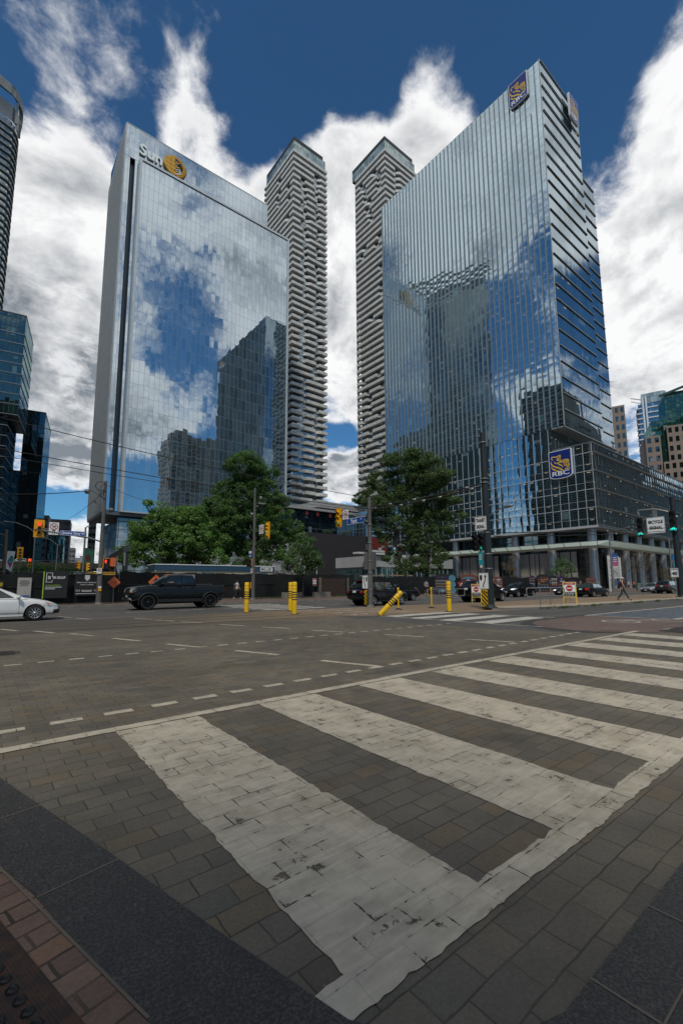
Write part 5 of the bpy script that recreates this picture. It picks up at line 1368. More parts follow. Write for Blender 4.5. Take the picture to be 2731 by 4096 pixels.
mb.build('steel_strap', M_['galv'], P4)

# --- right-hand pole with bicycle signals
P5 = thing('signal_pole', 'dark pole at right edge carrying bicycle signals and BICYCLE SIGNAL board', 'traffic light pole', (51.55, 13.25, .12), WEST)
pole(P5, 9.6, .30, .22, 'poledark')
mb = MB(); mb.tube([(.3, -.1, 7.55), (-.4, -.25, 8.15), (-1.4, -.25, 8.55), (-2.9, -.25, 8.6)], [.13, .12, .11, .09], 10); mb.lathe([(.14, -.25), (.14, .05)], 10, (-2.9, -.25, 8.45)); mb.build('mast_arm', M_['galv'], P5)
mb = MB(); mb.box(-1.62, -1.22, -.36, -.32, 7.7, 8.55); mb.tube([(-2.85, -.25, 8.4), (-2.8, -.28, 8.05)], .07, 8); mb.build('bracket', M_['galv'], P5)
plate_sign(P5, -1.42, 6.95, 1.52, 1.58, (('BICYCLE', 7.27, .33, 1.22), ('SIGNAL', 6.70, .33, 1.1)), y=-.4, r=.1)
def bike_symbol(p, x, z, y, s):
    mb = MB(); stroke(mb, disc(x - .09 * s, z - .04 * s, .055 * s, 12), .018 * s, y, True); stroke(mb, disc(x + .10 * s, z - .04 * s, .055 * s, 12), .018 * s, y, True)
    for a, b in (((-.09, -.04), (-.03, .04)), ((-.03, .04), (.07, .04)), ((.07, .04), (.10, -.04)), ((-.03, .04), (.01, -.04)), ((.01, -.04), (.07, .04)), ((.05, .09), (.09, .08))):
        stroke(mb, [(x + a[0] * s, z + a[1] * s), (x + b[0] * s, z + b[1] * s)], .022 * s, y)
    mb.build('bicycle_symbol', GL['tealb'], p)
hd = signal_head(P5, 6.9, 3, -1, 'black', False, .2, -2.82, .62, 'black', None, 1.5, -.3); bike_symbol(hd, -2.82, 6.28, -.325, 1.55)
hd = signal_head(P5, 7.15, 3, -1, 'black', False, .2, -.02, .68, 'black', None, 1.6, -.45); bike_symbol(hd, -.02, 6.47, -.475, 1.7)
mb = MB(); mb.tube([(-.1, 0, 8.2), (-.1, 0, 8.9)], .07, 8); mb.build('antenna', M_['galv'], P5)

# --- speed sign, lamp columns with banners
sp = thing('speed_sign', 'white MAXIMUM 40 sign on a slim post in the median', 'road sign', (50.64, 13.35, .12), WEST)
mb = MB(); mb.tube([(0, 0, 0), (0, 0, 2.8)], .04, 8); mb.build('post', M_['galv'], sp)
plate_sign(sp, -.02, 2.28, .6, .84, (('MAXIMUM', 2.57, .09, .48), ('40', 2.2, .36, .44)), y=-.06)
lp = thing('street_lamp', 'slim steel street lamp with blue and pink banner by the black sedan', 'street lamp', (71.5, 26.4, .14), WEST)
mb = MB(); mb.tube([(0, 0, 0), (0, 0, 8.2)], [.17, .10], 12); mb.build('pole', M_['galv'], lp)
cobra(lp, [(0, 0, 7.9), (.7, 0, 8.5), (1.6, 0, 9.0), (2.2, .1, 9.15)])
bn = new_mat('blue_to_pink_print'); t_ = bn[1]
zz_ = t_.xyz(t_.new('ShaderNodeTexCoord').outputs['Object'])[2]
principled(t_, bn[2], t_.mix(t_.ramp(zz_, 3.9, 5.2), (.50, .11, .22), (.04, .11, .34)), .6)
mb = MB(); mb.box(.14, .86, -.02, 0, 3.75, 5.55); b_ = mb.build('banner', bn[0], lp)
mb = MB(); mb.box(.14, .86, -.022, .002, 3.45, 3.74); [mb.box(.25, x_, -.026, -.022, z_, z_ + .13) for x_, z_ in ((.7, 4.9), (.75, 4.62), (.72, 4.34))]; mb.build('white_print', M_['plastic'], b_)
mb = MB(); mb.tube([(-.12 + .25 * math.cos(R(a)), .05, 8.0 + .35 * math.sin(R(a))) for a in range(0, 361, 30)], .03, 6); mb.build('cable_coil', M_['wire'], lp)
lp2 = thing('street_lamp', 'slim pole with blue flag sign behind the MAXIMUM 40 sign', 'street lamp', (88, 23.6, .14), WEST)
mb = MB(); mb.tube([(0, 0, 0), (0, 0, 8.6)], [.15, .10], 10); mb.build('pole', M_['galv'], lp2)
mb = MB(); mb.box(.2, 1.5, -.02, 0, 4.9, 5.9); mb.build('flag_sign', mat('flag_blue', (.02, .16, .36), .6), lp2)
mb = MB(); mb.box(.3, 1.4, -.02, 0, 3.9, 4.5); mb.build('route_panel', M_['teal'], lp2)

# --- bollards
def bollard(loc, label, q=None, k=1.62):
    t = thing('bollard', label, 'bollard', loc, 0, 'yellow bollards with black bands')
    mb = MB(); mb.lathe([(.125, .02), (.125, k - .05), (.11, k - .015), (.06, k), (.0001, k)], 22); mb.build('sleeve', M_['yellow'], t)
    for z in (.98, 1.10, .86, .74):
        mb = MB(); zz = z / 1.62 * k
        mb.lathe([(.1262, zz - .03), (.1275, zz - .03), (.1275, zz + .028), (.1262, zz + .028)], 22); mb.build('black_band', M_['blackband'], t)
    for z in (1.26, 1.44):
        mb = MB(); zz = z / 1.62 * k; mb.lathe([(.1262, zz - .01), (.127, zz - .01), (.127, zz + .01), (.1262, zz + .01)], 22); mb.build('red_band', M_['redband'], t)
    mb = MB(); mb.lathe([(.17, 0), (.17, .02), (.09, .035), (.06, .09), (.0001, .09)], 16); mb.build('foot', M_['black'], t)
    if q: t.rotation_mode = 'QUATERNION'; t.rotation_quaternion = q
    return t
bollard((11.36, 22.45, .006), 'yellow banded bollard in front of the grey corner pole, right of the pickup')
bollard((13.88, 22.0, .006), 'yellow banded bollard half hidden behind another bollard')
bollard((12.39, 19.28, .006), 'yellow banded bollard standing nearest the camera, covering a second one')
bollard((19.81, 15.48, .006), 'yellow banded bollard left of the transit pole, right of two thin posts')
dv = Vector((.80, -.60, 1.02)).normalized()
bollard((14.92, 15.77, .02), 'knocked over yellow bollard leaning on the road', Vector((0, 0, 1)).rotation_difference(dv), 1.55)
for loc, lb in (((19.2, 18.67, .006), 'thin yellow flexible post just behind the leaning bollard'), ((21.9, 18.45, .006), 'thin yellow flexible post left of the metal railing')):
    t = thing('flexible_post', lb, 'post', loc, 0, 'thin yellow posts on the tracks')
    mb = MB(); mb.lathe([(.045, .05), (.045, 1.08), (.06, 1.2), (.06, 1.27), (.0001, 1.27)], 12); mb.build('post', M_['yellow'], t)
    mb = MB(); mb.lathe([(.24, 0), (.22, .03), (.08, .07), (.05, .1)], 16); mb.build('rubber_base', M_['black'], t)

# --- danger boards
def danger(loc, label, rz):
    t = thing('danger_board', label, 'warning sign', loc, rz, 'yellow framed do not enter boards')
    mb = MB()
    for x in (-.38, .38): mb.bar((x, 0, 0), (x, 0, 1.44), .055, .05); mb.bar((x, .5, 0), (x, .06, 1.4), .05, .05)
    mb.bar((-.38, 0, 1.42), (.38, 0, 1.42), .05, .05); mb.bar((-.38, 0, .42), (.38, 0, .42), .05, .05); mb.build('frame', mat('frame_yellow', (.72, .52, .10), .5), t)
    mb = MB(); mb.box(-.355, .355, -.035, -.01, .48, 1.39); p = mb.build('panel', M_['signwhite'], t)
    mb = MB(); mb.box(-.35, .35, -.039, -.036, 1.25, 1.385); mb.plate(disc(0, 1.02, .205), -.040, -.036); mb.build('red_print', M_['signred'], p)
    mb = MB(); mb.box(-.15, .15, -.044, -.041, .985, 1.055); text(mb, 'DANGER', .06, 1.315, .075, .36, -.043, .02); text(mb, 'Do Not Enter', 0, .70, .085, .58, -.043, .02); text(mb, 'Streetcars only', 0, .60, .05, .5, -.043, .01); text(mb, 'beyond this point', 0, .53, .05, .54, -.043, .01); mb.add([(-.22, -.043, 1.28), (-.15, -.043, 1.28), (-.185, -.043, 1.345)], [(0, 1, 2)]); mb.build('white_print', M_['signwhite'], p)
    mb = MB(); mb.box(-.345, .345, -.039, -.036, .49, .775); mb.build('black_print', M_['signblack'], p)
danger((30.45, 21.1, .008), 'yellow framed DANGER do not enter board left of the transit pole', R(-80))
danger((31.4, 14.35, .12), 'yellow framed DANGER do not enter board at the end of the tube railing', R(-72))

# --- tube railings
def railing(name, label, pts_x, y, z, legs, rz=0, loc=(0, 0, 0)):
    t = thing(name, label, 'railing', loc, rz)
    mb = MB(); x0, x1 = pts_x
    ring = rrect(x0, x1, .56, 1.08, .14, 5)
    mb.tube([(a, 0, b) for a, b in ring] + [(ring[0][0], 0, ring[0][1])], .032, 8); mb.build('rail_loop', M_['galv'], t)
    for lx in legs:
        m2 = MB(); m2.tube([(lx, 0, 0), (lx, 0, 1.06)], .034, 8); m2.build('leg', M_['galv'], t)
    return t
railing('railing', 'galvanised tube railing left of the danger board on the median', (-1.9, 2.1), 0, 0, (-.55, .55), R(-6), (27.95, 14.3, .12))
railing('railing', 'galvanised tube railing behind the bollard, left of the dark wagon', (-2.1, 2.1), 0, 0, (-.8, .7), R(-2), (27.2, 21.45, .008))

# --- construction fence
def fence(name, label, pts, h=2.45, base=True):
    t = thing(name, label, 'construction fence', (pts[0][0], pts[0][1], .14))
    ox, oy = pts[0]
    mb = MB(); pm = []
    for (a, b) in zip(pts, pts[1:]):
        L = math.hypot(b[0] - a[0], b[1] - a[1]); k = max(1, int(L / .5))
        for i in range(k):
            f0, f1 = i / k, (i + 1) / k
            sag = lambda f: h - .05 - .10 * abs(math.sin(f * k * .55 + a[0])) ** 2
            w0 = .035 * math.sin(f0 * L * 2.1) ; w1 = .035 * math.sin(f1 * L * 2.1)
            p0 = (lerp(a[0], b[0], f0) - ox, lerp(a[1], b[1], f0) - oy); p1 = (lerp(a[0], b[0], f1) - ox, lerp(a[1], b[1], f1) - oy)
            mb.add([(p0[0], p0[1] + w0 - .05, .06), (p1[0], p1[1] + w1 - .05, .06), (p1[0], p1[1] + w1 - .05, sag(f1)), (p0[0], p0[1] + w0 - .05, sag(f0))], [(0, 1, 2, 3)])
        n_ = max(1, int(L / 3.0))
        for i in range(n_ + 1):
            pm.append((lerp(a[0], b[0], i / n_) - ox, lerp(a[1], b[1], i / n_) - oy))
    mb.build('screen', M_['screen'], t)
    for p in pm:
        m2 = MB(); m2.tube([(p[0], p[1], 0), (p[0], p[1], h + .05)], .03, 6); m2.build('fence_post', M_['poledark'], t)
    m2 = MB(); m2.tube([(p[0] - ox, p[1] - oy, h) for p in pts], .025, 6); m2.tube([(p[0] - ox, p[1] - oy - .07, h * .55) for p in pts], .02, 6); m2.build('fence_rail', M_['poledark'], t)
    return t
fence('construction_fence', 'black screened fence hung with signs behind the white car', [(-8, 37.6), (2.9, 37.7), (5.2, 38.3), (8.4, 38.3)], 2.3)
fence('construction_fence', 'long black screened fence behind the pickup and small tree', [(8.5, 38.4), (12, 41.5), (19.5, 41.8), (28, 40.4), (33.5, 39.6)], 2.55)
fence('construction_fence', 'black screened fence behind the jogger and painted panels', [(34.5, 39.4), (42, 39.2), (50, 38.8), (60, 37.2), (72, 34.4), (78, 32.5)], 2.3)
cb_ = mat('concrete_barrier', (.20, .18, .15), .9, var=.2, bump=.2)
for x, w_, lb in ((23.6, 2.3, 'low concrete barrier block under the small street tree'), (27.0, 2.0, 'low concrete barrier block beside the dark hatchback')):
    t = thing('barrier_block', lb, 'barrier', (x, 38.6 - (x - 23.6) * .15, .14)); mb = MB(); mb.plate([(0, 0), (w_, 0), (w_, .5), (w_ - .06, .56), (.06, .56), (0, .5)], 0, .5); mb.build('block', cb_, t)
t = thing('wooden_gate', 'dark brown plywood hoarding door in the fence behind the small tree', 'hoarding', (29.2, 40.05, .14), R(-6)); mb = MB(); mb.box(0, 3.4, 0, .08, 0, 2.0); mb.build('panel', mat('brown_plywood', (.035, .022, .018), .8, var=.2), t); mb = MB(); mb.box(-.25, 0, -.05, .15, 0, 2.1); mb.box(3.4, 3.6, -.05, .15, 0, 2.1); mb.build('frame', M_['wood'], t)

def board(name, label, cat, x, y, z, w, h, face, lines=(), ink='signwhite', rz=0, extra=None, y0=0):
    t = thing(name, label, cat, (x, y, z), rz); mb = MB(); mb.plate(rrect(-w / 2, w / 2, -h / 2, h / 2, .02), -.02, 0); p = mb.build('panel', face, t)
    if lines:
        mb = MB()
        for s, lx, lz, lh, lw in lines: text(mb, s, lx, lz, lh, lw, -.026, .015)
        mb.build('lettering', M_[ink], p)
    if extra: extra(p)
    return t
sy = mat('sign_yellow', (.75, .60, .02), .5); lime = mat('lime_strip', (.30, .55, .03), .5); dgrey = mat('dark_banner', (.018, .019, .021), .7)
def ex1(p):
    mb = MB(); mb.box(-.13, .13, -.026, -.021, -.36, -.14); mb.build('lower_print', sy, p)
board('notice_board', 'small black and yellow NO notice on the fence above the white car', 'notice', 1.05, 37.5, 1.42, .3, .82, mat('notice_black', (.02, .02, .02), .6), (), extra=lambda p: (ex1(p), [mbx.build('yellow_print', sy, p) for mbx in [text(MB(), 'NO', 0, .18, .24, .22, -.026, .02)]]))
board('paper_notice', 'crumpled white paper notice on the fence', 'notice', 2.35, 37.5, 1.38, .78, 1.35, mat('paper_white', (.36, .36, .34), .8, var=.12), (), extra=lambda p: [MB().box(-w_, w_, -.026, -.021, z_, z_ + h_).build('print_line', M_[m_], p) for w_, z_, h_, m_ in ((.25, .40, .07, 'polegrey'), (.3, .27, .07, 'polegrey'), (.22, .14, .07, 'polegrey'), (.34, -.62, .09, 'signblue'))])
def ibi(p):
    mb = MB(); mb.box(-.74, -.68, -.03, -.021, -1.0, .9); mb.box(-.6, .32, -.026, -.021, -.08, -.05); mb.build('lime_print', lime, p)
    mb = MB(); stroke(mb, [(-.2, .5), (-.2, .8), (-.55, .8), (-.55, .15), (-.2, .15), (-.2, .3)], .035, -.026)
    for z in (-.22, -.34): mb.box(-.6, .4 if z > -.3 else .0, -.026, -.021, z, z + .035)
    mb.build('white_print', M_['signwhite'], p)
board('company_banner', 'dark company banner with white square emblem and lime edge on the fence', 'banner', 4.15, 37.7, 1.6, 1.5, 1.95, dgrey, (('IBI', -.38, .47, .22, .16), ('IBI GROUP', .22, .47, .18, .74)), extra=ibi)
def rest(p):
    mb = MB(); mb.plate([(-.16, .72), (-.16, .45), (0, .28), (.16, .45), (.16, .72)], -.026, -.021); mb.build('shield', M_['signwhite'], p)
    mb = MB(); text(mb, 'to', 0, -.22, .07, .09, -.026); mb.build('red_print', M_['signred'], p)
    mb = MB()
    for s in (-1, 1):
        for k in range(3): stroke(mb, [(s * .6 + k * .1 - .1, -.36), (s * .6 + k * .1 - .05, -.42), (s * .6 + k * .1 - .1, -.48)], .025, -.026)
    mb.box(-.36, .36, -.026, -.021, -.42, -.39); mb.box(-.32, .32, -.026, -.021, -.5, -.47); mb.box(-.7, .7, -.026, -.021, -.66, -.63)
    mb.build('white_print', M_['signwhite'], p)
board('restaurant_banner', 'black BREAKFAST BRUNCH LUNCH DINNER banner with white shield left of the pole', 'banner', 6.2, 38.05, 1.55, 1.6, 1.6, dgrey, (('BREAKFAST | BRUNCH', 0, .16, .09, 1.3), ('LUNCH | DINNER', 0, 0, .09, .85)), extra=rest)
def diamond(label, x, y, z, s, man=False):
    t = thing('warning_diamond', label, 'warning sign', (x, y, z)); mb = MB(); mb.plate([(0, -s), (s, 0), (0, s), (-s, 0)], -.02, 0); p = mb.build('panel', M_['orange'], t)
    mb = MB()
    if man:
        mb.plate(disc(0, s * .52, s * .09, 10), -.026, -.021); mb.plate([(-.14 * s, .42 * s), (-.10 * s, -.05 * s), (.10 * s, -.05 * s), (.14 * s, .42 * s)], -.026, -.021)
        for pts in (((-.08, -.03), (-.18, -.28), (-.34, -.50)), ((.06, -.03), (.16, -.28), (.20, -.52)), ((-.12, .38), (-.34, .16), (-.36, .06)), ((.12, .38), (.26, .16), (.36, .14))): stroke(mb, [(a * s, b * s) for a, b in pts], .10 * s, -.027)
    else:
        mb.box(-.42 * s, .42 * s, -.026, -.021, .06 * s, .15 * s); mb.box(-.32 * s, .32 * s, -.026, -.021, -.14 * s, -.05 * s)
    mb.build('print', M_['signblack'] if man else M_['redband'], p)
    mb = MB(); mb.bar((0, .03, -s - (z - .14 - s)), (0, .03, -s * .5), .04, .04); mb.build('post', M_['galv'], t)
diamond('plain orange diamond sign with small print right of the left pole', 7.95, 37.7, 1.72, .46)
diamond('orange diamond sign with walking figure behind the pickup bonnet', 11.3, 38.6, 1.75, .62, True)
mb = MB(); mb.tube([(0, 0, 0), (0, 0, 2.2)], .05, 8); t = thing('marker_post', 'thin post with yellow sleeve behind the pickup bonnet', 'post', (12.6, 39.9, .14)); mb.build('post', M_['signblue'], t); mb = MB(); mb.lathe([(.09, 1.6), (.09, 2.2), (.0001, 2.2)], 10); mb.build('sleeve', sy, t)
board('park_sign', 'grey LOVE PARK sign on the fence behind the pickup windscreen', 'sign', 14.4, 41.2, 1.95, 2.2, 1.0, mat('grey_panel', (.28, .28, .28), .6), (('LOVE', -.5, .17, .25, .8), ('PARK', -.5, -.17, .25, .8)), 'signblack')
board('fence_notice', 'small white and red notice on the fence right of the small tree', 'notice', 28.2, 39.9, 1.75, .45, .72, M_['signwhite'], (), extra=lambda p: [MB().box(-.2, .2, -.025, -.021, z_, z_ + h_).build('red_print', M_['signred'], p) for z_, h_ in ((.2, .13), (.02, .05), (-.1, .05), (-.33, .13))])

# --- painted art panels on the hoarding to the right
ART = [mat('art_' + n_, c_, .6, var=.1) for n_, c_ in (('purple', (.045, .02, .06)), ('blue', (.07, .19, .26)), ('amber', (.30, .15, .04)), ('rust', (.15, .045, .03)), ('black', (.012, .012, .014)), ('pale', (.38, .40, .40)))]
def art(label, x, y, w, h, seed, rz, disc_on=False):
    r_ = random.Random(seed); t = thing('art_panel', label, 'art panel', (x, y, .14), rz, 'painted art panels on the hoarding')
    mb = MB(); mb.plate([(-w / 2, .05), (w / 2, .05), (w / 2, h * .9), (w * .28, h), (-w * .28, h), (-w / 2, h * .9)], 0, .06); p = mb.build('panel', ART[(0, 4, 3)[seed % 3]], t)
    mb = MB(); ms = [ART[i] for i in (1, 2, 3, 5, 0, 4)]
    n_ = max(3, int(h / .32))
    for j in range(n_):
        z = .12 + (h * .88 - .12) * j / n_; hh = (h * .88 - .12) / n_
        k_ = r_.choice((0, 1, 2, 3)); mb.cur = r_.randrange(6); c2_ = r_.randrange(6)
        q = w * .46
        if k_ == 0:
            for i in range(4): mb.cur = (mb.cur, c2_)[i % 2]; mb.plate([(-q + i * q / 2, z), (-q + (i + 1) * q / 2, z), (-q + (i + .5) * q / 2, z + hh * .9)], -.008, -.003)
        elif k_ == 1:
            for s in (-1, 1): mb.plate([(s * q * .5 - q * .4, z + hh * .45), (s * q * .5, z + .02), (s * q * .5 + q * .4, z + hh * .45), (s * q * .5, z + hh * .9)], -.008, -.003)
            mb.cur = c2_; mb.plate(disc(0, z + hh * .45, min(hh, q) * .3, 10), -.012, -.009)
        elif k_ == 2:
            mb.plate([(-q, z), (q, z), (q * .3, z + hh * .9), (-q * .3, z + hh * .9)], -.008, -.003); mb.cur = c2_; mb.plate([(-q * .3, z), (q * .3, z), (0, z + hh * .8)], -.012, -.009)
        else:
            for i in range(3): mb.cur = (mb.cur + 1) % 6; mb.plate([(-q, z + i * hh * .3), (q, z + i * hh * .3), (q, z + i * hh * .3 + hh * .14), (-q, z + i * hh * .3 + hh * .14)], -.008, -.003)
    mb.build('painted_shapes', ms, p)
    if disc_on:
        for i in range(3):
            mb = MB(); mb.plate(disc(w * .62, .5 + .75 * i, .42, 20), -.03, .02); mb.build('painted_disc', ART[1], p)
    return t
art('large purple and blue panel with three stacked discs behind the right bollard', 44.8, 35.9, 1.9, 2.6, 1, R(-55), True)
art('wedge patterned panel above the dark wagon', 52.5, 37.6, 2.4, 2.6, 2, R(-55))
art('purple triangle panel behind the transit pole', 57.5, 36.6, 1.9, 2.3, 5, R(-55))
art('slim rust totem panel, first right of the black crossover', 64.5, 34.9, .8, 2.5, 3, R(-60))
art('wide amber mask-like panel between two slim ones', 66.8, 34.4, 1.7, 2.7, 4, R(-60))
art('rust panel right of the mask-like panel', 69.0, 33.9, 1.2, 2.5, 7, R(-60))
art('last rust panel behind the small green tree', 70.8, 33.5, 1.0, 2.4, 9, R(-60))
art('low purple panel behind the black sedan', 74.0, 33.8, 2.4, 1.8, 6, R(-60))
art('white and rust panel left of the steel lamp', 77.5, 31.9, 1.5, 2.2, 8, R(-60))
tt_ = thing('information_pillar', 'white information pillar with black wave print behind the street lamp', 'information pillar', (77.0, 28.6, .14), WEST)
mb = MB(); mb.box(-.35, -.15, -.2, .2, 0, 5.6); mb.box(1.2, 1.4, -.2, .2, 0, 5.2); mb.build('posts_panel', M_['plastic'], tt_)
mb = MB(); mb.box(-.15, 1.2, -.1, .1, 2.0, 5.4); pq = mb.build('panel', M_['plastic'], tt_)
mb = MB()
for i in range(14):
    z = 2.3 + i * .2; stroke(mb, [(-.1 + .16 * k, z + .07 * math.sin(k * 1.7 + i * 2.1)) for k in range(8)], [.05 + .03 * math.sin(k + i) for k in range(8)], -.105)
mb.build('black_print', M_['signblack'], pq)
mb = MB(); mb.box(.0, 1.0, -.13, -.1, .9, 1.7); mb.build('lower_panel', M_['galv'], tt_)
t = thing('waste_bin', 'grey street waste bin behind the silver car', 'waste bin', (83.1, 26.4, .14), R(-60)); mb = MB(); mb.box(-.8, .8, -.4, .4, .08, 1.05); mb.build('body', M_['galv'], t); mb = MB(); mb.plate([(-.88, 1.05), (.88, 1.05), (.8, 1.28), (-.8, 1.28)], -.46, .46); mb.build('lid', mat('bin_lid', (.10, .17, .17), .5), t); mb = MB(); mb.box(-.3, .3, -.42, -.4, .7, .95); mb.build('opening', M_['black'], t)
for x, y, lb in ((40.6, 36.6, 'ring bicycle stand left of the jogger'), (43.4, 36.2, 'ring bicycle stand right of the jogger')):
    t = thing('bike_stand', lb, 'bike stand', (x, y, .14), R(-60)); mb = MB(); mb.tube([(0, 0, 0), (0, 0, 1.0)], .03, 8); mb.build('post', M_['galv'], t); mb = MB(); mb.tube([(.27 * math.cos(R(a)), 0, .62 + .27 * math.sin(R(a))) for a in range(0, 361, 20)], .018, 6); mb.build('ring', M_['galv'], t)
t = thing('path_lamp', 'curved white path lamp behind the fence right of the small tree', 'lamp', (37.5, 52.5, 0)); mb = MB(); mb.tube([(0, 0, 0), (0, 0, 4.3), (-.2, 0, 4.75), (-.9, 0, 4.9)], .05, 8); mb.build('pole', M_['signwhite'], t); mb = MB(); mb.ball((-1.1, 0, 4.9), .14, 8, (1.4, 1, .6)); mb.build('lamp_head', M_['signwhite'], t)
# timber rails glimpsed over the right fence
t = thing('timber_planks', 'row of pale timber planks propped above the fence behind the dark hatchback', 'timber', (36, 41.4, 0), R(-4))
for x, w_, z in ((0, 1.3, 2.42), (2.1, 1.9, 2.45), (4.8, 2.4, 2.5), (8.0, .8, 2.5)):
    mb = MB(); mb.box(x, x + w_, 0, .05, z, z + .15); mb.build('plank', mat('timber', (.30, .20, .12), .8, var=.2), t)

# --- site office trailer and excavator behind the fence
tr = thing('site_trailer', 'long beige site office trailer with blue roof band behind the fence', 'site trailer', (13.2, 45.6, 0), R(-3))
rib, t_, oo = new_mat('ribbed_siding')
tcq = t_.new('ShaderNodeTexCoord').outputs['Object']; wv = t_.new('ShaderNodeTexWave'); t_.put(wv.inputs[0], tcq); wv.inputs['Scale'].default_value = 1.6; wv.bands_direction = 'X'
principled(t_, oo, t_.vm('SCALE', (.44, .40, .30), None, t_.ramp(wv.outputs[1], .2, .8, .8, 1.05)), .6, 0, t_.bump(wv.outputs[1], .6, .03))
mb = MB(); mb.box(.06, 12.9, .06, 3.0, .9, 2.95); mb.build('body', rib, tr)
mb = MB(); mb.box(0, 12.96, 0, 3.06, 2.96, 3.5); mb.build('roof_band', mat('trailer_blue', (.025, .07, .12), .5, var=.1), tr)
mb = MB(); mb.box(-.04, 13.0, -.04, 3.1, 3.5, 3.58); mb.box(-.02, .06, .0, .06, .9, 2.95); mb.build('roof_trim', M_['signwhite'], tr)
for x in (.5, 4.6, 10.8):
    mb = MB(); mb.box(x, x + 1.3, -.0, .05, 2.2, 2.75); mb.build('window', F['blue'], tr)
mb = MB(); mb.box(11.2, 12.7, -.04, -.005, 2.98, 3.42); p = mb.build('company_panel', M_['signwhite'], tr); mb = MB(); text(mb, 'MILLER', 11.95, 3.2, .3, 1.3, -.046, .02); mb.build('lettering', M_['signblack'], p)
exv = thing('excavator', 'excavator with folded dark arm and yellow body behind the fence', 'excavator', (8.9, 45.5, 0), 0)
eb = mat('excavator_yellow', (.50, .27, .02), .5, var=.15)
mb = MB(); mb.plate([(-1.9, 1.2), (.6, 1.2), (.6, 2.7), (-1.3, 2.7), (-1.9, 2.3)], -.9, 1.2); mb.build('engine_house', eb, exv)
mb = MB(); mb.plate([(1.5, 1.0), (2.6, 1.0), (2.6, 2.5), (2.3, 2.75), (1.5, 2.75)], -.9, .4); mb.build('cab', mat('cab_grey', (.16, .18, .18), .4), exv); mb = MB(); mb.plate([(1.62, 1.5), (2.5, 1.5), (2.5, 2.4), (2.25, 2.62), (1.62, 2.62)], -.93, -.905); mb.build('cab_window', F['green'], exv)
mb = MB(); mb.bar((.9, 0, 1.6), (.2, -.3, 4.0), .45, .55); mb.bar((.2, -.3, 4.0), (1.5, -.5, 5.0), .4, .45); mb.bar((1.5, -.5, 5.0), (1.35, -.8, 2.2), .35, .4); mb.build('arm', M_['black'], exv)
mb = MB(); mb.bar((.55, -.35, 2.4), (.75, -.5, 4.2), .16, .16); mb.bar((1.3, -.85, 2.4), (1.3, -.7, 4.6), .14, .14); mb.build('hydraulic_ram', M_['galv'], exv)
mb = MB(); mb.plate([(1.15, 4.55), (1.75, 4.65), (1.7, 5.25), (1.1, 5.1)], -.8, -.35); mb.build('arm_head', mat('arm_grey', (.05, .05, .055), .6), exv)
mb = MB(); mb.box(-1.6, 2.2, -1.4, -.8, 0, .9); mb.box(-1.6, 2.2, .8, 1.4, 0, .9); mb.build('tracks', M_['black'], exv)
mb = MB(); mb.plate(rrect(.15, .6, 3.2, 4.0, .1), -.75, -.5); mb.build('orange_cylinder', M_['orange'], exv)

# --- background poles and lights down the side street
def bgpole(label, x, y, h, m, armp=None, r=.09):
    t = thing('street_lamp', label, 'street lamp', (x, y, .14)); mb = MB(); mb.tube([(0, 0, 0), (0, 0, h)], [r, r * .7], 8); mb.build('pole', M_[m], t)
    if armp:
        mb = MB(); mb.tube([(0, 0, h - .1)] + armp, .04, 6); a = mb.build('lamp_arm', M_[m], t); e = armp[-1]; mb = MB(); mb.ball((e[0] - .25, e[1], e[2]), .15, 8, (2, 1, .6)); mb.build('lamp_head', M_[m], a)
    return t
bp = thing('utility_pole', 'wooden pole with white diamond-pattern banner at the left edge', 'utility pole', (1.33, 45, .14)); mb = MB(); mb.tube([(.1, 0, 0), (0, 0, 5.9)], [.14, .11], 8); mb.build('pole', M_['wood'], bp)
mb = MB(); mb.bar((0, 0, 5.5), (-1.2, 0, 5.45), .06, .06); mb.build('cross_arm', M_['wood'], bp)
mb = MB(); mb.plate([(.15, 2.75), (.55, 2.5), (.7, 4.15), (.18, 4.15)], -.02, 0); b_ = mb.build('banner', M_['plastic'], bp)
mb = MB(); mb.plate([(.2, 3.3), (.6, 3.25), (.6, 3.75), (.42, 3.8)], -.026, -.021); mb.build('teal_patch', mat('patch_teal', (.02, .2, .2), .6), b_); mb = MB(); mb.plate([(.22, 3.27), (.58, 3.22), (.45, 2.75)], -.026, -.021); mb.build('plum_patch', mat('patch_plum', (.25, .04, .12), .6), b_)
small_ban(bp, 1.55, -.16, .38, .3); mb = MB(); mb.plate(rrect(.2, .6, 1.75, 2.3, .02), -.14, -.12); mb.build('white_sign', M_['plastic'], bp)
bgpole('grey street lamp with left arm behind the traffic light', 5.1, 70, 8.3, 'galv', [(-.9, 0, 8.9), (-2.2, 0, 9.4), (-2.9, 0, 9.4)])
bgpole('lower grey street lamp with left arm behind the no-turn sign', 8.2, 75, 7.2, 'galv', [(-.9, 0, 7.8), (-1.8, 0, 8.2), (-2.4, 0, 8.2)])
bgpole('twin steel mast behind the fence under the Queens Quay sign', 11.1, 72, 9.6, 'galv', [(.3, 0, 9.7), (.6, 0, 9.7)], .16)
bgpole('short lamp post near the wooden pole at left', 3.3, 76, 4.9, 'galv', [(.5, 0, 5.0), (.9, 0, 5.05)])
bgpole('tall street lamp beside the green netted building', 19.8, 118, 10.2, 'galv', [(.0, 0, 10.6), (-.6, 0, 10.7)])
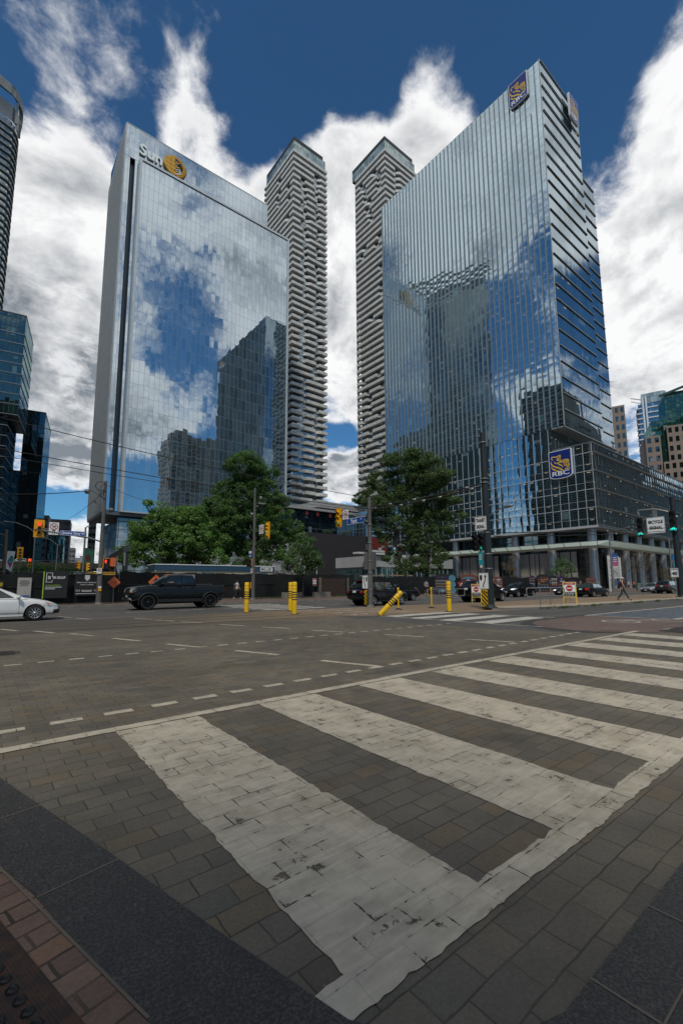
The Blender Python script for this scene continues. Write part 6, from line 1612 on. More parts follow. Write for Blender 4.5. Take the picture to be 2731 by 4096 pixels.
for x, y, z, lit, lb, rz, pl in ((3.45, 66, 5.3, -1, 'plain yellow back of a distant traffic light', 0, True), (4.6, 68, 4.2, 0, 'small distant traffic light showing red', 0, False), (10.2, 70, 4.1, -1, 'yellow side-on traffic light left of the twin mast', R(-70), False), (11.4, 70, 3.9, -1, 'yellow side-on traffic light right of the twin mast', R(70), False), (1.75, 75, 2.6, -1, 'lowest yellow traffic light back behind the fence', 0, False)):
    t = thing('traffic_light', lb, 'traffic light', (x, y, .14), rz, 'distant traffic lights down the side street'); signal_head(t, z, 3, lit, plate=pl, pitch=.36, r=.13)
    mb = MB(); mb.tube([(0, .15, 0), (0, .15, z)], .06, 6); mb.build('post', M_['galv'], t)

# --- overhead wires
def wire(name, label, a, b, sag, r=.02, m='wire', insul=(), group=None):
    a = Vector(a); b = Vector(b)
    mb = MB(); pts = [a.lerp(b, i / 24) - Vector((0, 0, 4 * sag * (i / 24) * (1 - i / 24))) for i in range(25)]
    mb.tube(pts, r, 5, False)
    t = mb.build(name, M_[m]); tag(t, label, 'cable', group)
    for f in insul:
        p = a.lerp(b, f) - Vector((0, 0, 4 * sag * f * (1 - f)))
        mb = MB(); mb.lathe([(.02, -.12), (.05, -.09), (.05, .09), (.02, .12)], 8); d = (b - a).normalized(); mb.xf(Matrix.Translation(p) @ Vector((0, 0, 1)).rotation_difference(d).to_matrix().to_4x4()); mb.build('insulator', M_['insul'], t)
    return t
wire('span_wire', 'upper span wire running left from the York sign pole across the mirror tower', (20.02, 21.98, 7.25), (-2, 22.1, 8.45), .25, .018)
wire('span_wire', 'lower span wire running left from the York sign pole', (20.02, 21.98, 6.5), (-2, 22.3, 7.15), .2, .018)
wire('span_wire', 'third span wire just under the lower one at left', (20.02, 21.98, 6.35), (-2, 22.3, 6.85), .2, .014)
wire('lamp_cable', 'cable running left from the lamp arm of the red signal pole', (5.85, 36.8, 8.45), (-3, 30, 6.2), .25, .03)
wire('stay_wire', 'thin wire rising from the coil on the red signal pole to the tall trees', (6.8, 36.85, 9.05), (19, 60, 12.6), .6, .014)
wire('stay_wire', 'thin wire slanting down behind the red signal pole', (6.8, 36.85, 8.6), (10.3, 93, 12.8), .5, .02)
wire('trolley_feeder', 'upper thick black feeder cable between the York pole and the transit pole', (20.02, 21.98, 6.62), (22.98, 15.03, 7.45), .12, .045, insul=(.2, .42, .86))
wire('trolley_feeder', 'lower thick black feeder cable between the York pole and the transit pole', (20.02, 21.98, 6.46), (22.98, 15.03, 7.3), .16, .045, insul=(.3, .5, .64, .9))
wire('trolley_wire', 'upper trolley wire left of the bicycle signals', (51.5, 13.2, 6.75), (27.5, 17.5, 5.0), .15, .03, insul=(.3, .45))
wire('trolley_wire', 'lower trolley wire left of the bicycle signals', (51.5, 13.2, 6.45), (27.5, 17.5, 4.75), .15, .03, insul=(.25, .4))
wire('stay_wire', 'thin stay wire from the transit pole top down to the York pole', (22.98, 15.03, 10.4), (20.02, 21.98, 7.1), .1, .012)
wire('stay_wire', 'thin stay wire from the York pole up to the trees on the right', (20.02, 21.98, 6.9), (36, 40, 9.2), .2, .012, 'wiregrey')
from mathutils.bvhtree import BVHTree
# ------------------------------------------------------------------ vehicles (local x forward, y left, z up)
def paint(name, col, rough=.28, coat=.6): return mat(name, col, rough, .0, var=.03, coat=coat, spec=.5 if col[0] > .1 else .22)
V = {
 'white': paint('car_white', (.62, .63, .63)), 'black': paint('car_black', (.005, .0052, .0055), .22, .2), 'navy': paint('car_blue_black', (.006, .007, .010), .22, .22), 'truck': paint('truck_black', (.004, .0055, .0065), .25, .18),
 'silver': mat('car_silver', (.30, .31, .33), .3, .6, var=.03, coat=.6), 'dgrey': mat('car_dark_grey', (.05, .048, .05), .3, .4, var=.03, coat=.6),
 'glass': None, 'tyre': mat('tyre', (.012, .012, .012), .8, var=.1), 'rim': mat('alloy_rim', (.42, .43, .44), .3, .8, var=0), 'rimdark': mat('dark_rim', (.02, .02, .022), .35, .6, var=0),
 'trim': mat('black_plastic', (.012, .012, .013), .55, var=0), 'lamp': mat('headlight_glass', (.38, .42, .45), .12, .2, var=0), 'tail': mat('tail_light', (.32, .012, .012), .2, 0, var=0, coat=.5),
 'amber': mat('amber_lens', (.55, .16, .02), .25, var=0), 'plate': mat('number_plate', (.50, .52, .50), .5, var=.05), 'chrome': mat('chrome', (.55, .56, .57), .18, .9, var=0), 'dark': mat('underbody', (.008, .008, .008), .8, var=0),
}
gm_, gt, go = new_mat('car_glass')
gd = gt.new('ShaderNodeBsdfDiffuse'); gt.put(gd.inputs[0], (.010, .013, .013, 1)); gg = gt.new('ShaderNodeBsdfGlossy'); gg.inputs['Roughness'].default_value = .02; gt.put(gg.inputs['Color'], (.75, .85, .85, 1))
lw = gt.new('ShaderNodeLayerWeight'); lw.inputs[0].default_value = .30
gx = gt.new('ShaderNodeMixShader'); gt.put(gx.inputs[0], gt.math('ADD', .05, gt.math('MULTIPLY', lw.outputs['Fresnel'], .55))); gt.l.new(gd.outputs[0], gx.inputs[1]); gt.l.new(gg.outputs[0], gx.inputs[2]); gt.l.new(gx.outputs[0], go.inputs[0])
V['glass'] = gm_
V['head_on'] = glow('headlight_on', (.9, .95, 1.0), 1.6); V['tail_on'] = glow('brake_light', (1, .03, .02), .35)

def interp(tab, x):
    for (a, b) in zip(tab, tab[1:]):
        if x <= b[0]: f = (x - a[0]) / (b[0] - a[0]); return a[1] + (b[1] - a[1]) * max(0, f)
    return tab[-1][1]

def wheel(parent, x, y, r, w, side, rim, spokes=5):
    mb = MB(); mb.lathe([(r * .70, -w / 2), (r * .93, -w / 2), (r, -w * .32), (r, w * .32), (r * .93, w / 2), (r * .70, w / 2), (r * .70, -w / 2)], 24, (0, 0, 0), 'y')
    t = mb.build('wheel', V['tyre'], parent, (x, y, r))
    mb = MB(); yo = side * w * .42
    mb.lathe([(r * .70, yo - side * .05), (r * .71, yo), (r * .63, yo + side * .01), (r * .60, yo - side * .06)], 24, (0, 0, 0), 'y')
    for k in range(spokes):
        a = 2 * math.pi * k / spokes + .3
        c, s = math.cos(a), math.sin(a); p = (-s, c)
        w0, w1 = r * .6 / (spokes + 3), r * .85 / (spokes + 3)
        pts = [(c * r * .1 + p[0] * w0, s * r * .1 + p[1] * w0), (c * r * .64 + p[0] * w1, s * r * .64 + p[1] * w1), (c * r * .64 - p[0] * w1, s * r * .64 - p[1] * w1), (c * r * .1 - p[0] * w0, s * r * .1 - p[1] * w0)]
        n = 4; ya, yb = yo + side * .008, yo - side * .04
        mb.add([(q[0], ya, q[1]) for q in pts] + [(q[0], yb, q[1]) for q in pts], [(0, 1, 2, 3), (7, 6, 5, 4)] + [(i, n + i, n + (i + 1) % n, (i + 1) % n) for i in range(n)])
    mb.lathe([(r * .17, yo - side * .03), (r * .16, yo + side * .015), (.0001, yo + side * .02)], 14, (0, 0, 0), 'y')
    o = mb.build('rim', rim, t)
    mb = MB(); mb.lathe([(r * .66, yo - side * .07), (.0001, yo - side * .07)], 18, (0, 0, 0), 'y'); mb.build('brake_disc', V['dark'], t)
    return t

def car(name, label, cat, loc, rz, P, col, group=None):
    """P: half-length stations of the belt line, sills, widths; greenhouse corner points; wheels"""
    t = thing(name, label, cat, loc, rz, group)
    L0, L1 = P['x']; W = P['w'] / 2
    # lower body: rings along x
    st = P['belt']                       # (x, z of shoulder)
    xs = P.get('stations') or [L0 + (L1 - L0) * f for f in (0, .015, .05, .12, .22, .34, .46, .58, .70, .80, .88, .94, .98, 1.0)]
    rings = []
    for x in xs:
        f = (x - L0) / (L1 - L0)
        zt = interp(st, x); zb = interp(P['sill'], x)
        nar = interp(P['plan'], f) * W
        zm = zb + (zt - zb) * .45
        rings.append([(x, -nar * .93, zb), (x, -nar, zb + (zt - zb) * .2), (x, -nar * 1.0, zm), (x, -nar * .975, zt - (zt - zb) * .14), (x, -nar * .88, zt), (x, -nar * .45, zt + P.get('crown', .025)), (x, nar * .45, zt + P.get('crown', .025)), (x, nar * .88, zt), (x, nar * .975, zt - (zt - zb) * .14), (x, nar, zm), (x, nar, zb + (zt - zb) * .2), (x, nar * .93, zb)])
    n = 12; mb = MB()
    vs = [p for r in rings for p in r]
    fs = [(i * n + k, i * n + (k + 1) % n, (i + 1) * n + (k + 1) % n, (i + 1) * n + k) for i in range(len(rings) - 1) for k in range(n)]
    fs = [f[::-1] for f in fs] + [tuple(range(n)), tuple(range((len(rings) - 1) * n + n - 1, (len(rings) - 1) * n - 1, -1))]
    mb.add(vs, fs)
    body = mb.build('body', col, t)
    me = body.data; bmx = bmesh.new(); bmx.from_mesh(me); bmesh.ops.recalc_face_normals(bmx, faces=bmx.faces); bmx.to_mesh(me); bmx.free()
    sb = body.modifiers.new('s', 'SUBSURF'); sb.levels = 3
    bake(body, 0)
    bmx = bmesh.new(); bmx.from_mesh(body.data)
    ra = P['r'] + .06                      # open the wheel arches: drop the skin inside the circle, snap its edge to it
    for wx in P['wheels']:
        ins = lambda v: abs(v.co.y) > W * .45 and math.hypot(v.co.x - wx, v.co.z - P['r']) < ra
        kill = [f for f in bmx.faces if all(ins(v) for v in f.verts)]
        bmesh.ops.delete(bmx, geom=kill, context='FACES')
        for v in bmx.verts:
            if ins(v):
                d = Vector((v.co.x - wx, 0, v.co.z - P['r'])); l = d.length or 1; v.co += d * (ra / l - 1)
    if P.get('bed'):
        a, b = P['bed']
        bmesh.ops.delete(bmx, geom=[f for f in bmx.faces if f.normal.z > .8 and all(a < v.co.x < b and abs(v.co.y) < W * .84 for v in f.verts)], context='FACES')
        mb = MB(); mb.add([(a, -W * .82, .95), (b, -W * .82, .95), (b, W * .82, .95), (a, W * .82, .95), (a, -W * .84, 1.53), (b, -W * .84, 1.53), (b, W * .84, 1.53), (a, W * .84, 1.53)], [(0, 1, 2, 3), (0, 4, 5, 1), (1, 5, 6, 2), (2, 6, 7, 3), (3, 7, 4, 0)]); mb.build('cargo_bed', V['trim'], t)
    bmx.to_mesh(body.data); bmx.free()
    for p in body.data.polygons: p.use_smooth = True
    body.data.set_sharp_from_angle(angle=R(32))
    for wx in P['wheels']:                 # dark wheel wells behind the arches
        for s in (-1, 1):
            mb = MB(); pts = [(wx + (ra + .01) * math.cos(R(a)), P['r'] + (ra + .01) * math.sin(R(a))) for a in range(-20, 201, 20)]; k = len(pts)
            mb.add([(x, s * W * .93, z) for x, z in pts] + [(x, s * W * .55, z) for x, z in pts], [(i, i + 1, k + i + 1, k + i) for i in range(k - 1)] + [tuple(range(k, 2 * k))]); mb.build('wheel_well', V['dark'], t)
    mb = MB(); mb.box(P['wheels'][1] - .2, P['wheels'][0] + .2, -W * .72, W * .72, P['r'] * .75, P['r'] * 1.7); mb.build('underbody', V['dark'], t)
    # greenhouse
    b0, b1, r0, r1 = P['gh']             # belt front, belt rear, roof front, roof rear (x)
    zr = P['h']; hb = P['ghw'][0] / 2; hr = P['ghw'][1] / 2
    zf, zk = interp(st, b0) - .02, interp(st, b1) - .02
    xm = (r0 + r1) / 2
    g = MB()
    ring = lambda y0, y1: None
    bx = [b0, b0 - (b0 - r0) * .5, r0, xm, r1, (r1 + b1) / 2, b1]
    zz = [zf + .01, lerp(zf, zr, .52), zr - .035, zr, zr - P.get('rdrop', .06), lerp(zk, zr - P.get('rdrop', .06), .54), zk + .01]
    zl = [interp(st, x) - .03 for x in bx]
    rows = []
    for x, z, lo in zip(bx, zz, zl):
        f = max(0, min(1, (z - lo) / (zr - lo + 1e-6)))
        wt = lerp(hb, hr, f)
        rows.append([(x, -hb, lo), (x, -wt, z - .04 * f), (x, -wt * .86, z), (x, 0, z + .015 * f), (x, wt * .86, z), (x, wt, z - .04 * f), (x, hb, lo)])
    m = 7
    vs = [p for r in rows for p in r]
    fs = [(i * m + k, i * m + k + 1, (i + 1) * m + k + 1, (i + 1) * m + k) for i in range(len(rows) - 1) for k in range(m - 1)]
    g.smooth = True; g.add(vs, fs)
    cab = g.build('cabin', col, t); me = cab.data; bmx = bmesh.new(); bmx.from_mesh(me); bmesh.ops.recalc_face_normals(bmx, faces=bmx.faces); bmx.to_mesh(me); bmx.free(); me.set_sharp_from_angle(angle=R(30))
    def side_y(x, z):
        lo = interp(st, x) - .03; f = max(0, min(1, (z - lo) / (zr - lo))); return lerp(hb, hr, f)
    for s in (-1, 1):
        for poly in P['side']:
            w_ = MB(); a = [(x, s * (side_y(x, z) + .012), z) for x, z in poly]; bq = [(x, s * (side_y(x, z) - .03), z) for x, z in poly]; k = len(poly)
            w_.add(a + bq, [tuple(range(k)), tuple(range(2 * k - 1, k - 1, -1))] + [((i + 1) % k, i, k + i, k + (i + 1) % k) for i in range(k)])
            w_.build('side_window', V['glass'], t)
    def screen(nm, i0, i1, inset=.9, lift=.012):
        w_ = MB(); q = []
        for f in (.07, .5, .93):
            A = [Vector(v) for v in rows[i0]]; M2 = [Vector(v) for v in rows[i0 + 1]]; C_ = [Vector(v) for v in rows[i1]]
            def at(k): return A[k].lerp(M2[k], f * 2) if f < .5 else M2[k].lerp(C_[k], f * 2 - 1)
            for kk in range(5):
                u = (kk - 2) / 2 * inset
                p = at(3).lerp(at(5) if u > 0 else at(1), abs(u) * .98)
                q.append(p + Vector(((1 if nm == 'windscreen' else -1) * lift, 0, lift)))
        w_.smooth = True; w_.add(q, [(r_ * 5 + c, r_ * 5 + c + 1, (r_ + 1) * 5 + c + 1, (r_ + 1) * 5 + c) for r_ in range(2) for c in range(4)])
        return w_.build(nm, V['glass'], t)
    screen('windscreen', 0, 2); screen('rear_window', 4, 6)
    for wx in P['wheels']:
        for s in (-1, 1): wheel(t, wx, s * (W - P.get('tw', .21) / 2 - .01), P['r'], P.get('tw', .21), s, P['rim'], P.get('spokes', 5))
    nb_ = len(body.data.vertices)
    bvh = BVHTree.FromPolygons([v.co for v in body.data.vertices] + [v.co for v in cab.data.vertices], [tuple(p.vertices) for p in body.data.polygons] + [tuple(i + nb_ for i in p.vertices) for p in cab.data.polygons])
    zF, zR = interp(st, L1 - .1), interp(st, L0 + .08)
    d = P['detail']
    # lamps, grille, bumpers, plates follow the nose and tail
    nose = lambda y: L1 - P['nose'] * (abs(y) / W) ** 2; tail = lambda y: L0 + P.get('tailc', .06) * (abs(y) / W) ** 2
    def patch(nm, m, fx, y0, y1, z0, z1, out=.015, rake0=0.0, rake1=0.0, sgn=1, k=6, kz=2):
        """a lamp, plate or grille laid on the body skin found by casting a ray at nose or tail"""
        w_ = MB(); vs = []; nz = kz + 1
        for i in range(k + 1):
            for j in range(nz):
                y = lerp(y0, y1, i / k); z = lerp(z0, z1, j / kz); x = None
                for q in range(14):
                    h_ = bvh.ray_cast(Vector((sgn * 5, y * (1 - q * .015), z)), Vector((-sgn, 0, 0)))
                    if h_[0] is not None and h_[0].x * sgn > .8: x = h_[0].x; y = y * (1 - q * .015); break
                if x is None: x = fx(y)
                vs.append((x + sgn * out, y, z))
        n_ = len(vs)
        bk = [(x - sgn * .10, y, z) for x, y, z in vs]
        F_ = [(i * nz + j, (i + 1) * nz + j, (i + 1) * nz + j + 1, i * nz + j + 1) for i in range(k) for j in range(kz)]
        rim_ = [i * nz for i in range(k + 1)] + [k * nz + j for j in range(1, nz)] + [i * nz + kz for i in range(k - 1, -1, -1)] + [j for j in range(kz - 1, 0, -1)]
        F_ += [(rim_[(i + 1) % len(rim_)], rim_[i], n_ + rim_[i], n_ + rim_[(i + 1) % len(rim_)]) for i in range(len(rim_))]
        w_.add(vs + bk, F_); return w_.build(nm, m, t)
    hz0, hz1 = d['head']; 
    for s in (-1, 1):
        patch('headlight', V['head_on'] if d.get('lit') else V['lamp'], nose, s * W * d.get('hy', (.55, .93))[0], s * W * d.get('hy', (.55, .93))[1], hz0, hz1, .02, 0, -d.get('hrake', .06))
        tz0, tz1 = d['tail']
        patch('tail_light', V['tail_on'] if d.get('brake') else V['tail'], tail, s * W * d.get('ty', (.6, .95))[0], s * W * d.get('ty', (.6, .95))[1], tz0, tz1, .02, 0, d.get('trake', .04), -1)
    gz0, gz1 = d['grille']; patch('grille', V['trim'], nose, -W * .5, W * .5, gz0, gz1, .022)
    patch('front_bumper_intake', V['trim'], nose, -W * .75, W * .75, interp(P['sill'], L1) + .04, interp(P['sill'], L1) + .2, .018)
    patch('rear_bumper_trim', V['trim'], tail, -W * .9, W * .9, interp(P['sill'], L0) + .02, interp(P['sill'], L0) + .17, .02, 0, 0, -1)
    pz = d.get('plate', .75)
    patch('rear_plate', V['plate'], tail, -.16, .16, pz, pz + .15, .03, 0, 0, -1); 
    if d.get('fplate', True): patch('front_plate', V['plate'], nose, -.16, .16, gz0 - .12, gz0 + .02, .03)
    for s in (-1, 1):
        mb = MB(); mb.ball((b0 - (b0 - r0) * .32, s * (hb + .17), interp(st, b0) + .07), .11, 10, (.75, 1.1, .8)); mb.bar((b0 - (b0 - r0) * .3, s * hb, interp(st, b0) + .02), (b0 - (b0 - r0) * .3, s * (hb + .12), interp(st, b0) + .04), .06, .04); mb.build('mirror', col, t)
        for hx in P['handles']:
            mb = MB(); hz = interp(st, hx) - .12; mb.box(hx - .1, hx + .1, s * W * .985 - .012, s * W * .985 + .022, hz - .015, hz + .015); mb.build('door_handle', V['chrome'] if d.get('chrome') else col, t)
        mb = MB()                                        # door shut lines and rocker
        for lx in P['seams']:
            for i in range(5):
                z0, z1 = interp(P['sill'], lx) + .08 + i * .1, interp(P['sill'], lx) + .18 + i * .1
                if z1 < interp(st, lx) - .04: mb.box(lx - .005, lx + .005, s * W * .98 - .02, s * W * 1.001, z0, z1)
        mb.build('door_seam', V['dark'], t)
        mb = MB(); mb.box(P['wheels'][1] + P['r'] + .08, P['wheels'][0] - P['r'] - .08, s * W * .90 - .03, s * W * .955, interp(P['sill'], 0) + .0, interp(P['sill'], 0) + .13); mb.build('rocker_panel', V['trim'] if P.get('cladding') else col, t)
    return t, patch, nose, tail

def trap(x0, x1, x2, x3, z0, z1): return [(x0, z0), (x1, z0), (x2, z1), (x3, z1)]
PLAN = [(0, .80), (.015, .87), (.06, .95), (.2, 1.0), (.8, 1.0), (.9, .96), (.96, .88), (.99, .76), (1, .66)]
SEDAN = dict(x=(-2.35, 2.35), w=1.84, h=1.46, r=.335, wheels=(1.42, -1.38), belt=[(-2.35, .80), (-2.3, .98), (-2.1, 1.02), (-1.2, 1.0), (.9, .95), (1.5, .87), (2.05, .74), (2.28, .62), (2.35, .52)], sill=[(-2.35, .36), (-2.1, .26), (-1.7, .22), (1.7, .22), (2.1, .22), (2.35, .28)],
             plan=PLAN, gh=(1.05, -1.85, .30, -1.0), ghw=(1.66, 1.18), side=[trap(.72, -.22, -.22, .26, .99, 1.37), trap(-.30, -1.2, -1.0, -.30, 1.0, 1.36)], rim=V['rim'], spokes=7, nose=.32, tailc=.16, handles=(-.1, -1.05), seams=(.85, -.26, -1.15), detail=dict(head=(.60, .74), tail=(.76, .94), grille=(.48, .66), plate=.72, chrome=True))
SUV = dict(x=(-2.3, 2.3), w=1.86, h=1.72, r=.355, wheels=(1.38, -1.36), belt=[(-2.3, 1.0), (-2.25, 1.15), (-1.8, 1.17), (.9, 1.07), (1.5, .99), (2.0, .90), (2.22, .80), (2.3, .66)], sill=[(-2.3, .45), (-2.1, .34), (-1.7, .28), (1.7, .28), (2.1, .28), (2.3, .36)],
           plan=[(0, .86), (.02, .92), (.06, .97), (.2, 1.0), (.8, 1.0), (.9, .96), (.96, .89), (.99, .8), (1, .72)], gh=(1.2, -2.2, .42, -1.72), ghw=(1.70, 1.30), rdrop=.05, side=[trap(.78, -.15, -.15, .40, 1.10, 1.61), trap(-.24, -1.1, -1.1, -.24, 1.11, 1.62), trap(-1.18, -1.85, -1.68, -1.18, 1.14, 1.60)], rim=V['rim'], spokes=5, nose=.24, tailc=.12, handles=(-.05, -1.0), seams=(.85, -.2, -1.12), cladding=True, detail=dict(head=(.80, .96), tail=(.95, 1.16), ty=(.66, .97), grille=(.62, .88), plate=.92))
def tweak(P, **k):
    q = dict(P); det = dict(P['detail']); det.update(k.pop('detail', {})); q.update(k); q['detail'] = det; return q
def place(fx, fy, P, hd):
    return (fx, fy, .006)

# white saloon cut by the left edge
WC = tweak(SEDAN, w=1.82, h=1.44, r=.335, rim=V['rim'], spokes=10, belt=[(-2.35, .84), (-2.3, 1.0), (-2.1, 1.02), (-1.2, 1.0), (.9, .965), (1.4, .92), (1.95, .80), (2.22, .70), (2.35, .56)], gh=(1.12, -2.0, .12, -1.0), side=[trap(.66, -.22, -.22, .12, .995, 1.35), trap(-.30, -1.2, -1.0, -.30, 1.0, 1.34)], detail=dict(head=(.60, .74), hy=(.60, .97), hrake=.12))
c, patch, nose, tail = car('white_sedan', 'white saloon car cut off by the left frame edge', 'car', (.50, 24.35, .006), 0, WC, V['white'])
for s in (-1, 1):
    patch('bumper_intake', V['trim'], nose, s * .42, s * .80, .30, .46, .035)
    mb = MB(); mb.add([(2.02, s * .86, .72), (1.72, s * .915, .80), (1.88, s * .90, .69)], [(0, 1, 2)] if s > 0 else [(2, 1, 0)]); mb.build('indicator', V['amber'], c)

# black crew-cab pickup
PU = dict(x=(-2.95, 2.95), w=2.02, h=2.15, r=.45, tw=.29, wheels=(1.95, -1.95), belt=[(-2.95, 1.42), (-2.9, 1.53), (-.95, 1.53), (-.7, 1.50), (1.0, 1.49), (1.6, 1.49), (2.4, 1.44), (2.8, 1.37), (2.95, 1.18)], sill=[(-2.95, .72), (-2.5, .64), (-1.2, .52), (1.2, .50), (2.6, .52), (2.95, .58)],
          plan=[(0, .95), (.02, .97), (.1, .97), (.3, .97), (.7, .98), (.8, 1.0), (.9, .99), (.96, .96), (.99, .92), (1, .88)], gh=(1.40, -1.02, .66, -.80), ghw=(1.88, 1.56), rdrop=.03, side=[trap(1.02, .0, .0, .58, 1.57, 2.03), trap(-.10, -.86, -.76, -.10, 1.58, 2.03)], rim=V['rimdark'], spokes=8, nose=.16, tailc=.03, handles=(.1, -.75), seams=(1.15, -.05, -.95), bed=(-2.82, -1.08), cladding=True, detail=dict(head=(1.10, 1.32), hy=(.58, .93), hrake=.03, tail=(1.05, 1.42), ty=(.80, .95), grille=(.86, 1.30), plate=.74))
c, patch, nose, tail = car('pickup_truck', 'black crew cab pickup truck with dark wheels and driver at the window', 'pickup truck', (9.95, 29.65, .006), R(180), PU, V['truck'])
patch('front_bumper', V['trim'], nose, -.98, .98, .56, .78, .10); patch('rear_bumper', V['trim'], tail, -.9, .9, .58, .74, .12, 0, 0, -1)
for s in (-1, 1):
    patch('fog_lamp', V['lamp'], nose, s * .66, s * .84, .62, .72, .115); patch('indicator', V['amber'], nose, s * .62, s * .92, 1.06, 1.10, .03)
    mb = MB(); mb.bar((1.35, s * .95, .48), (-1.35, s * .95, .48), .12, .06); mb.build('side_step', V['trim'], c)
    for wx in (1.95, -1.95):                                   # flared arch lips
        mb = MB(); pts = [(wx + .56 * math.cos(R(a)), s * 1.0, .46 + .56 * math.sin(R(a))) for a in range(-12, 193, 12)]; mb.tube(pts, .045, 6); mb.build('wheel_arch_lip', V['trim'], c)
mb = MB(); mb.tube([(-2.9, 0, .5), (-3.15, 0, .5)], .06, 8); mb.build('tow_hitch', V['trim'], c)
mb = MB()
for y in (-.5, -.25, 0, .25, .5): mb.ball((.55, y, 2.15), .05, 6, (1.4, 1, .6))
mb.build('roof_markers', V['amber'], c)
mb = MB(); mb.box(-2.8, -1.1, -.93, -.9, 1.535, 1.545); mb.build('trim_line', V['chrome'], c)

FO = tweak(SUV, detail=dict(tail=(.88, 1.14), ty=(.62, .97), plate=.90))
c, patch, nose, tail = car('dark_suv', 'dark blue black hatchback wagon seen from behind at the York sign pole', 'car', (22.45, 23.75, .004), R(1), tweak(FO, x=(-2.35, 2.3), h=1.76), V['navy'])
mb = MB(); [mb.bar((.3, s * .6, 1.76), (-1.5, s * .6, 1.75), .04, .05) for s in (-1, 1)]; mb.build('roof_rails', V['trim'], c)
mb = MB(); mb.box(-1.95, -1.62, -.55, .55, 1.71, 1.75); mb.build('roof_spoiler', V['navy'], c); mb = MB(); mb.box(-1.96, -1.94, -.2, .2, 1.70, 1.73); mb.build('brake_lamp', V['tail'], c)
car('dark_sedan', 'dark saloon with driver, mostly hidden behind the dark hatchback wagon', 'car', (28.6, 28.2, .004), R(180), tweak(SEDAN, x=(-2.45, 2.35)), V['navy'])
c, patch, nose, tail = car('black_wagon', 'black upright hatchback with tall red tail lights behind the danger board', 'car', (32.75, 22.05, .008), R(-1), tweak(SUV, detail=dict(tail=(1.0, 1.60), ty=(.78, .93), plate=.98)), V['black'])
car('black_crossover', 'black crossover coupe facing left with its headlights on', 'car', (46.7, 26.9, .004), R(176), tweak(SUV, h=1.6, gh=(1.15, -2.1, .35, -1.0), rdrop=.09, side=[trap(.78, -.15, -.15, .36, 1.10, 1.50), trap(-.24, -1.25, -1.05, -.24, 1.11, 1.50)], detail=dict(head=(.80, .94), lit=True, tail=(.95, 1.12))), V['black'])
car('black_sedan', 'black saloon with red tail lights beyond the tube railing', 'car', (51.6, 21.25, .008), R(-3), tweak(SEDAN, h=1.5, detail=dict(tail=(.74, .96), ty=(.5, .97), plate=.76, brake=True)), V['black'])
car('dark_sedan', 'dark saloon facing left half hidden behind the black saloon', 'car', (54.8, 25.0, .004), R(176), tweak(SEDAN, detail=dict(lit=True)), V['black'])
car('silver_sedan', 'silver saloon facing left at the right side of the street', 'car', (75.6, 22.7, .004), R(174), tweak(SEDAN), V['silver'])
car('grey_suv', 'dark grey crossover with thin red tail lights beside the silver saloon', 'car', (73.6, 20.2, .004), R(-6), tweak(SUV, detail=dict(tail=(1.02, 1.14), ty=(.45, .97), brake=True)), V['dgrey'])
car('dark_sedan', 'dark car behind the speed sign at the right frame edge', 'car', (88.5, 20.5, .004), R(174), tweak(SEDAN, detail=dict(lit=True)), V['navy'])
car('white_suv', 'white car driving along the elevated expressway', 'car', (9.6, 188.5, 9.2), R(180), tweak(SUV), V['white'])
car('grey_sedan', 'grey car on the elevated expressway at the left edge', 'car', (3.0, 188.5, 9.2), R(180), tweak(SEDAN), V['silver'])
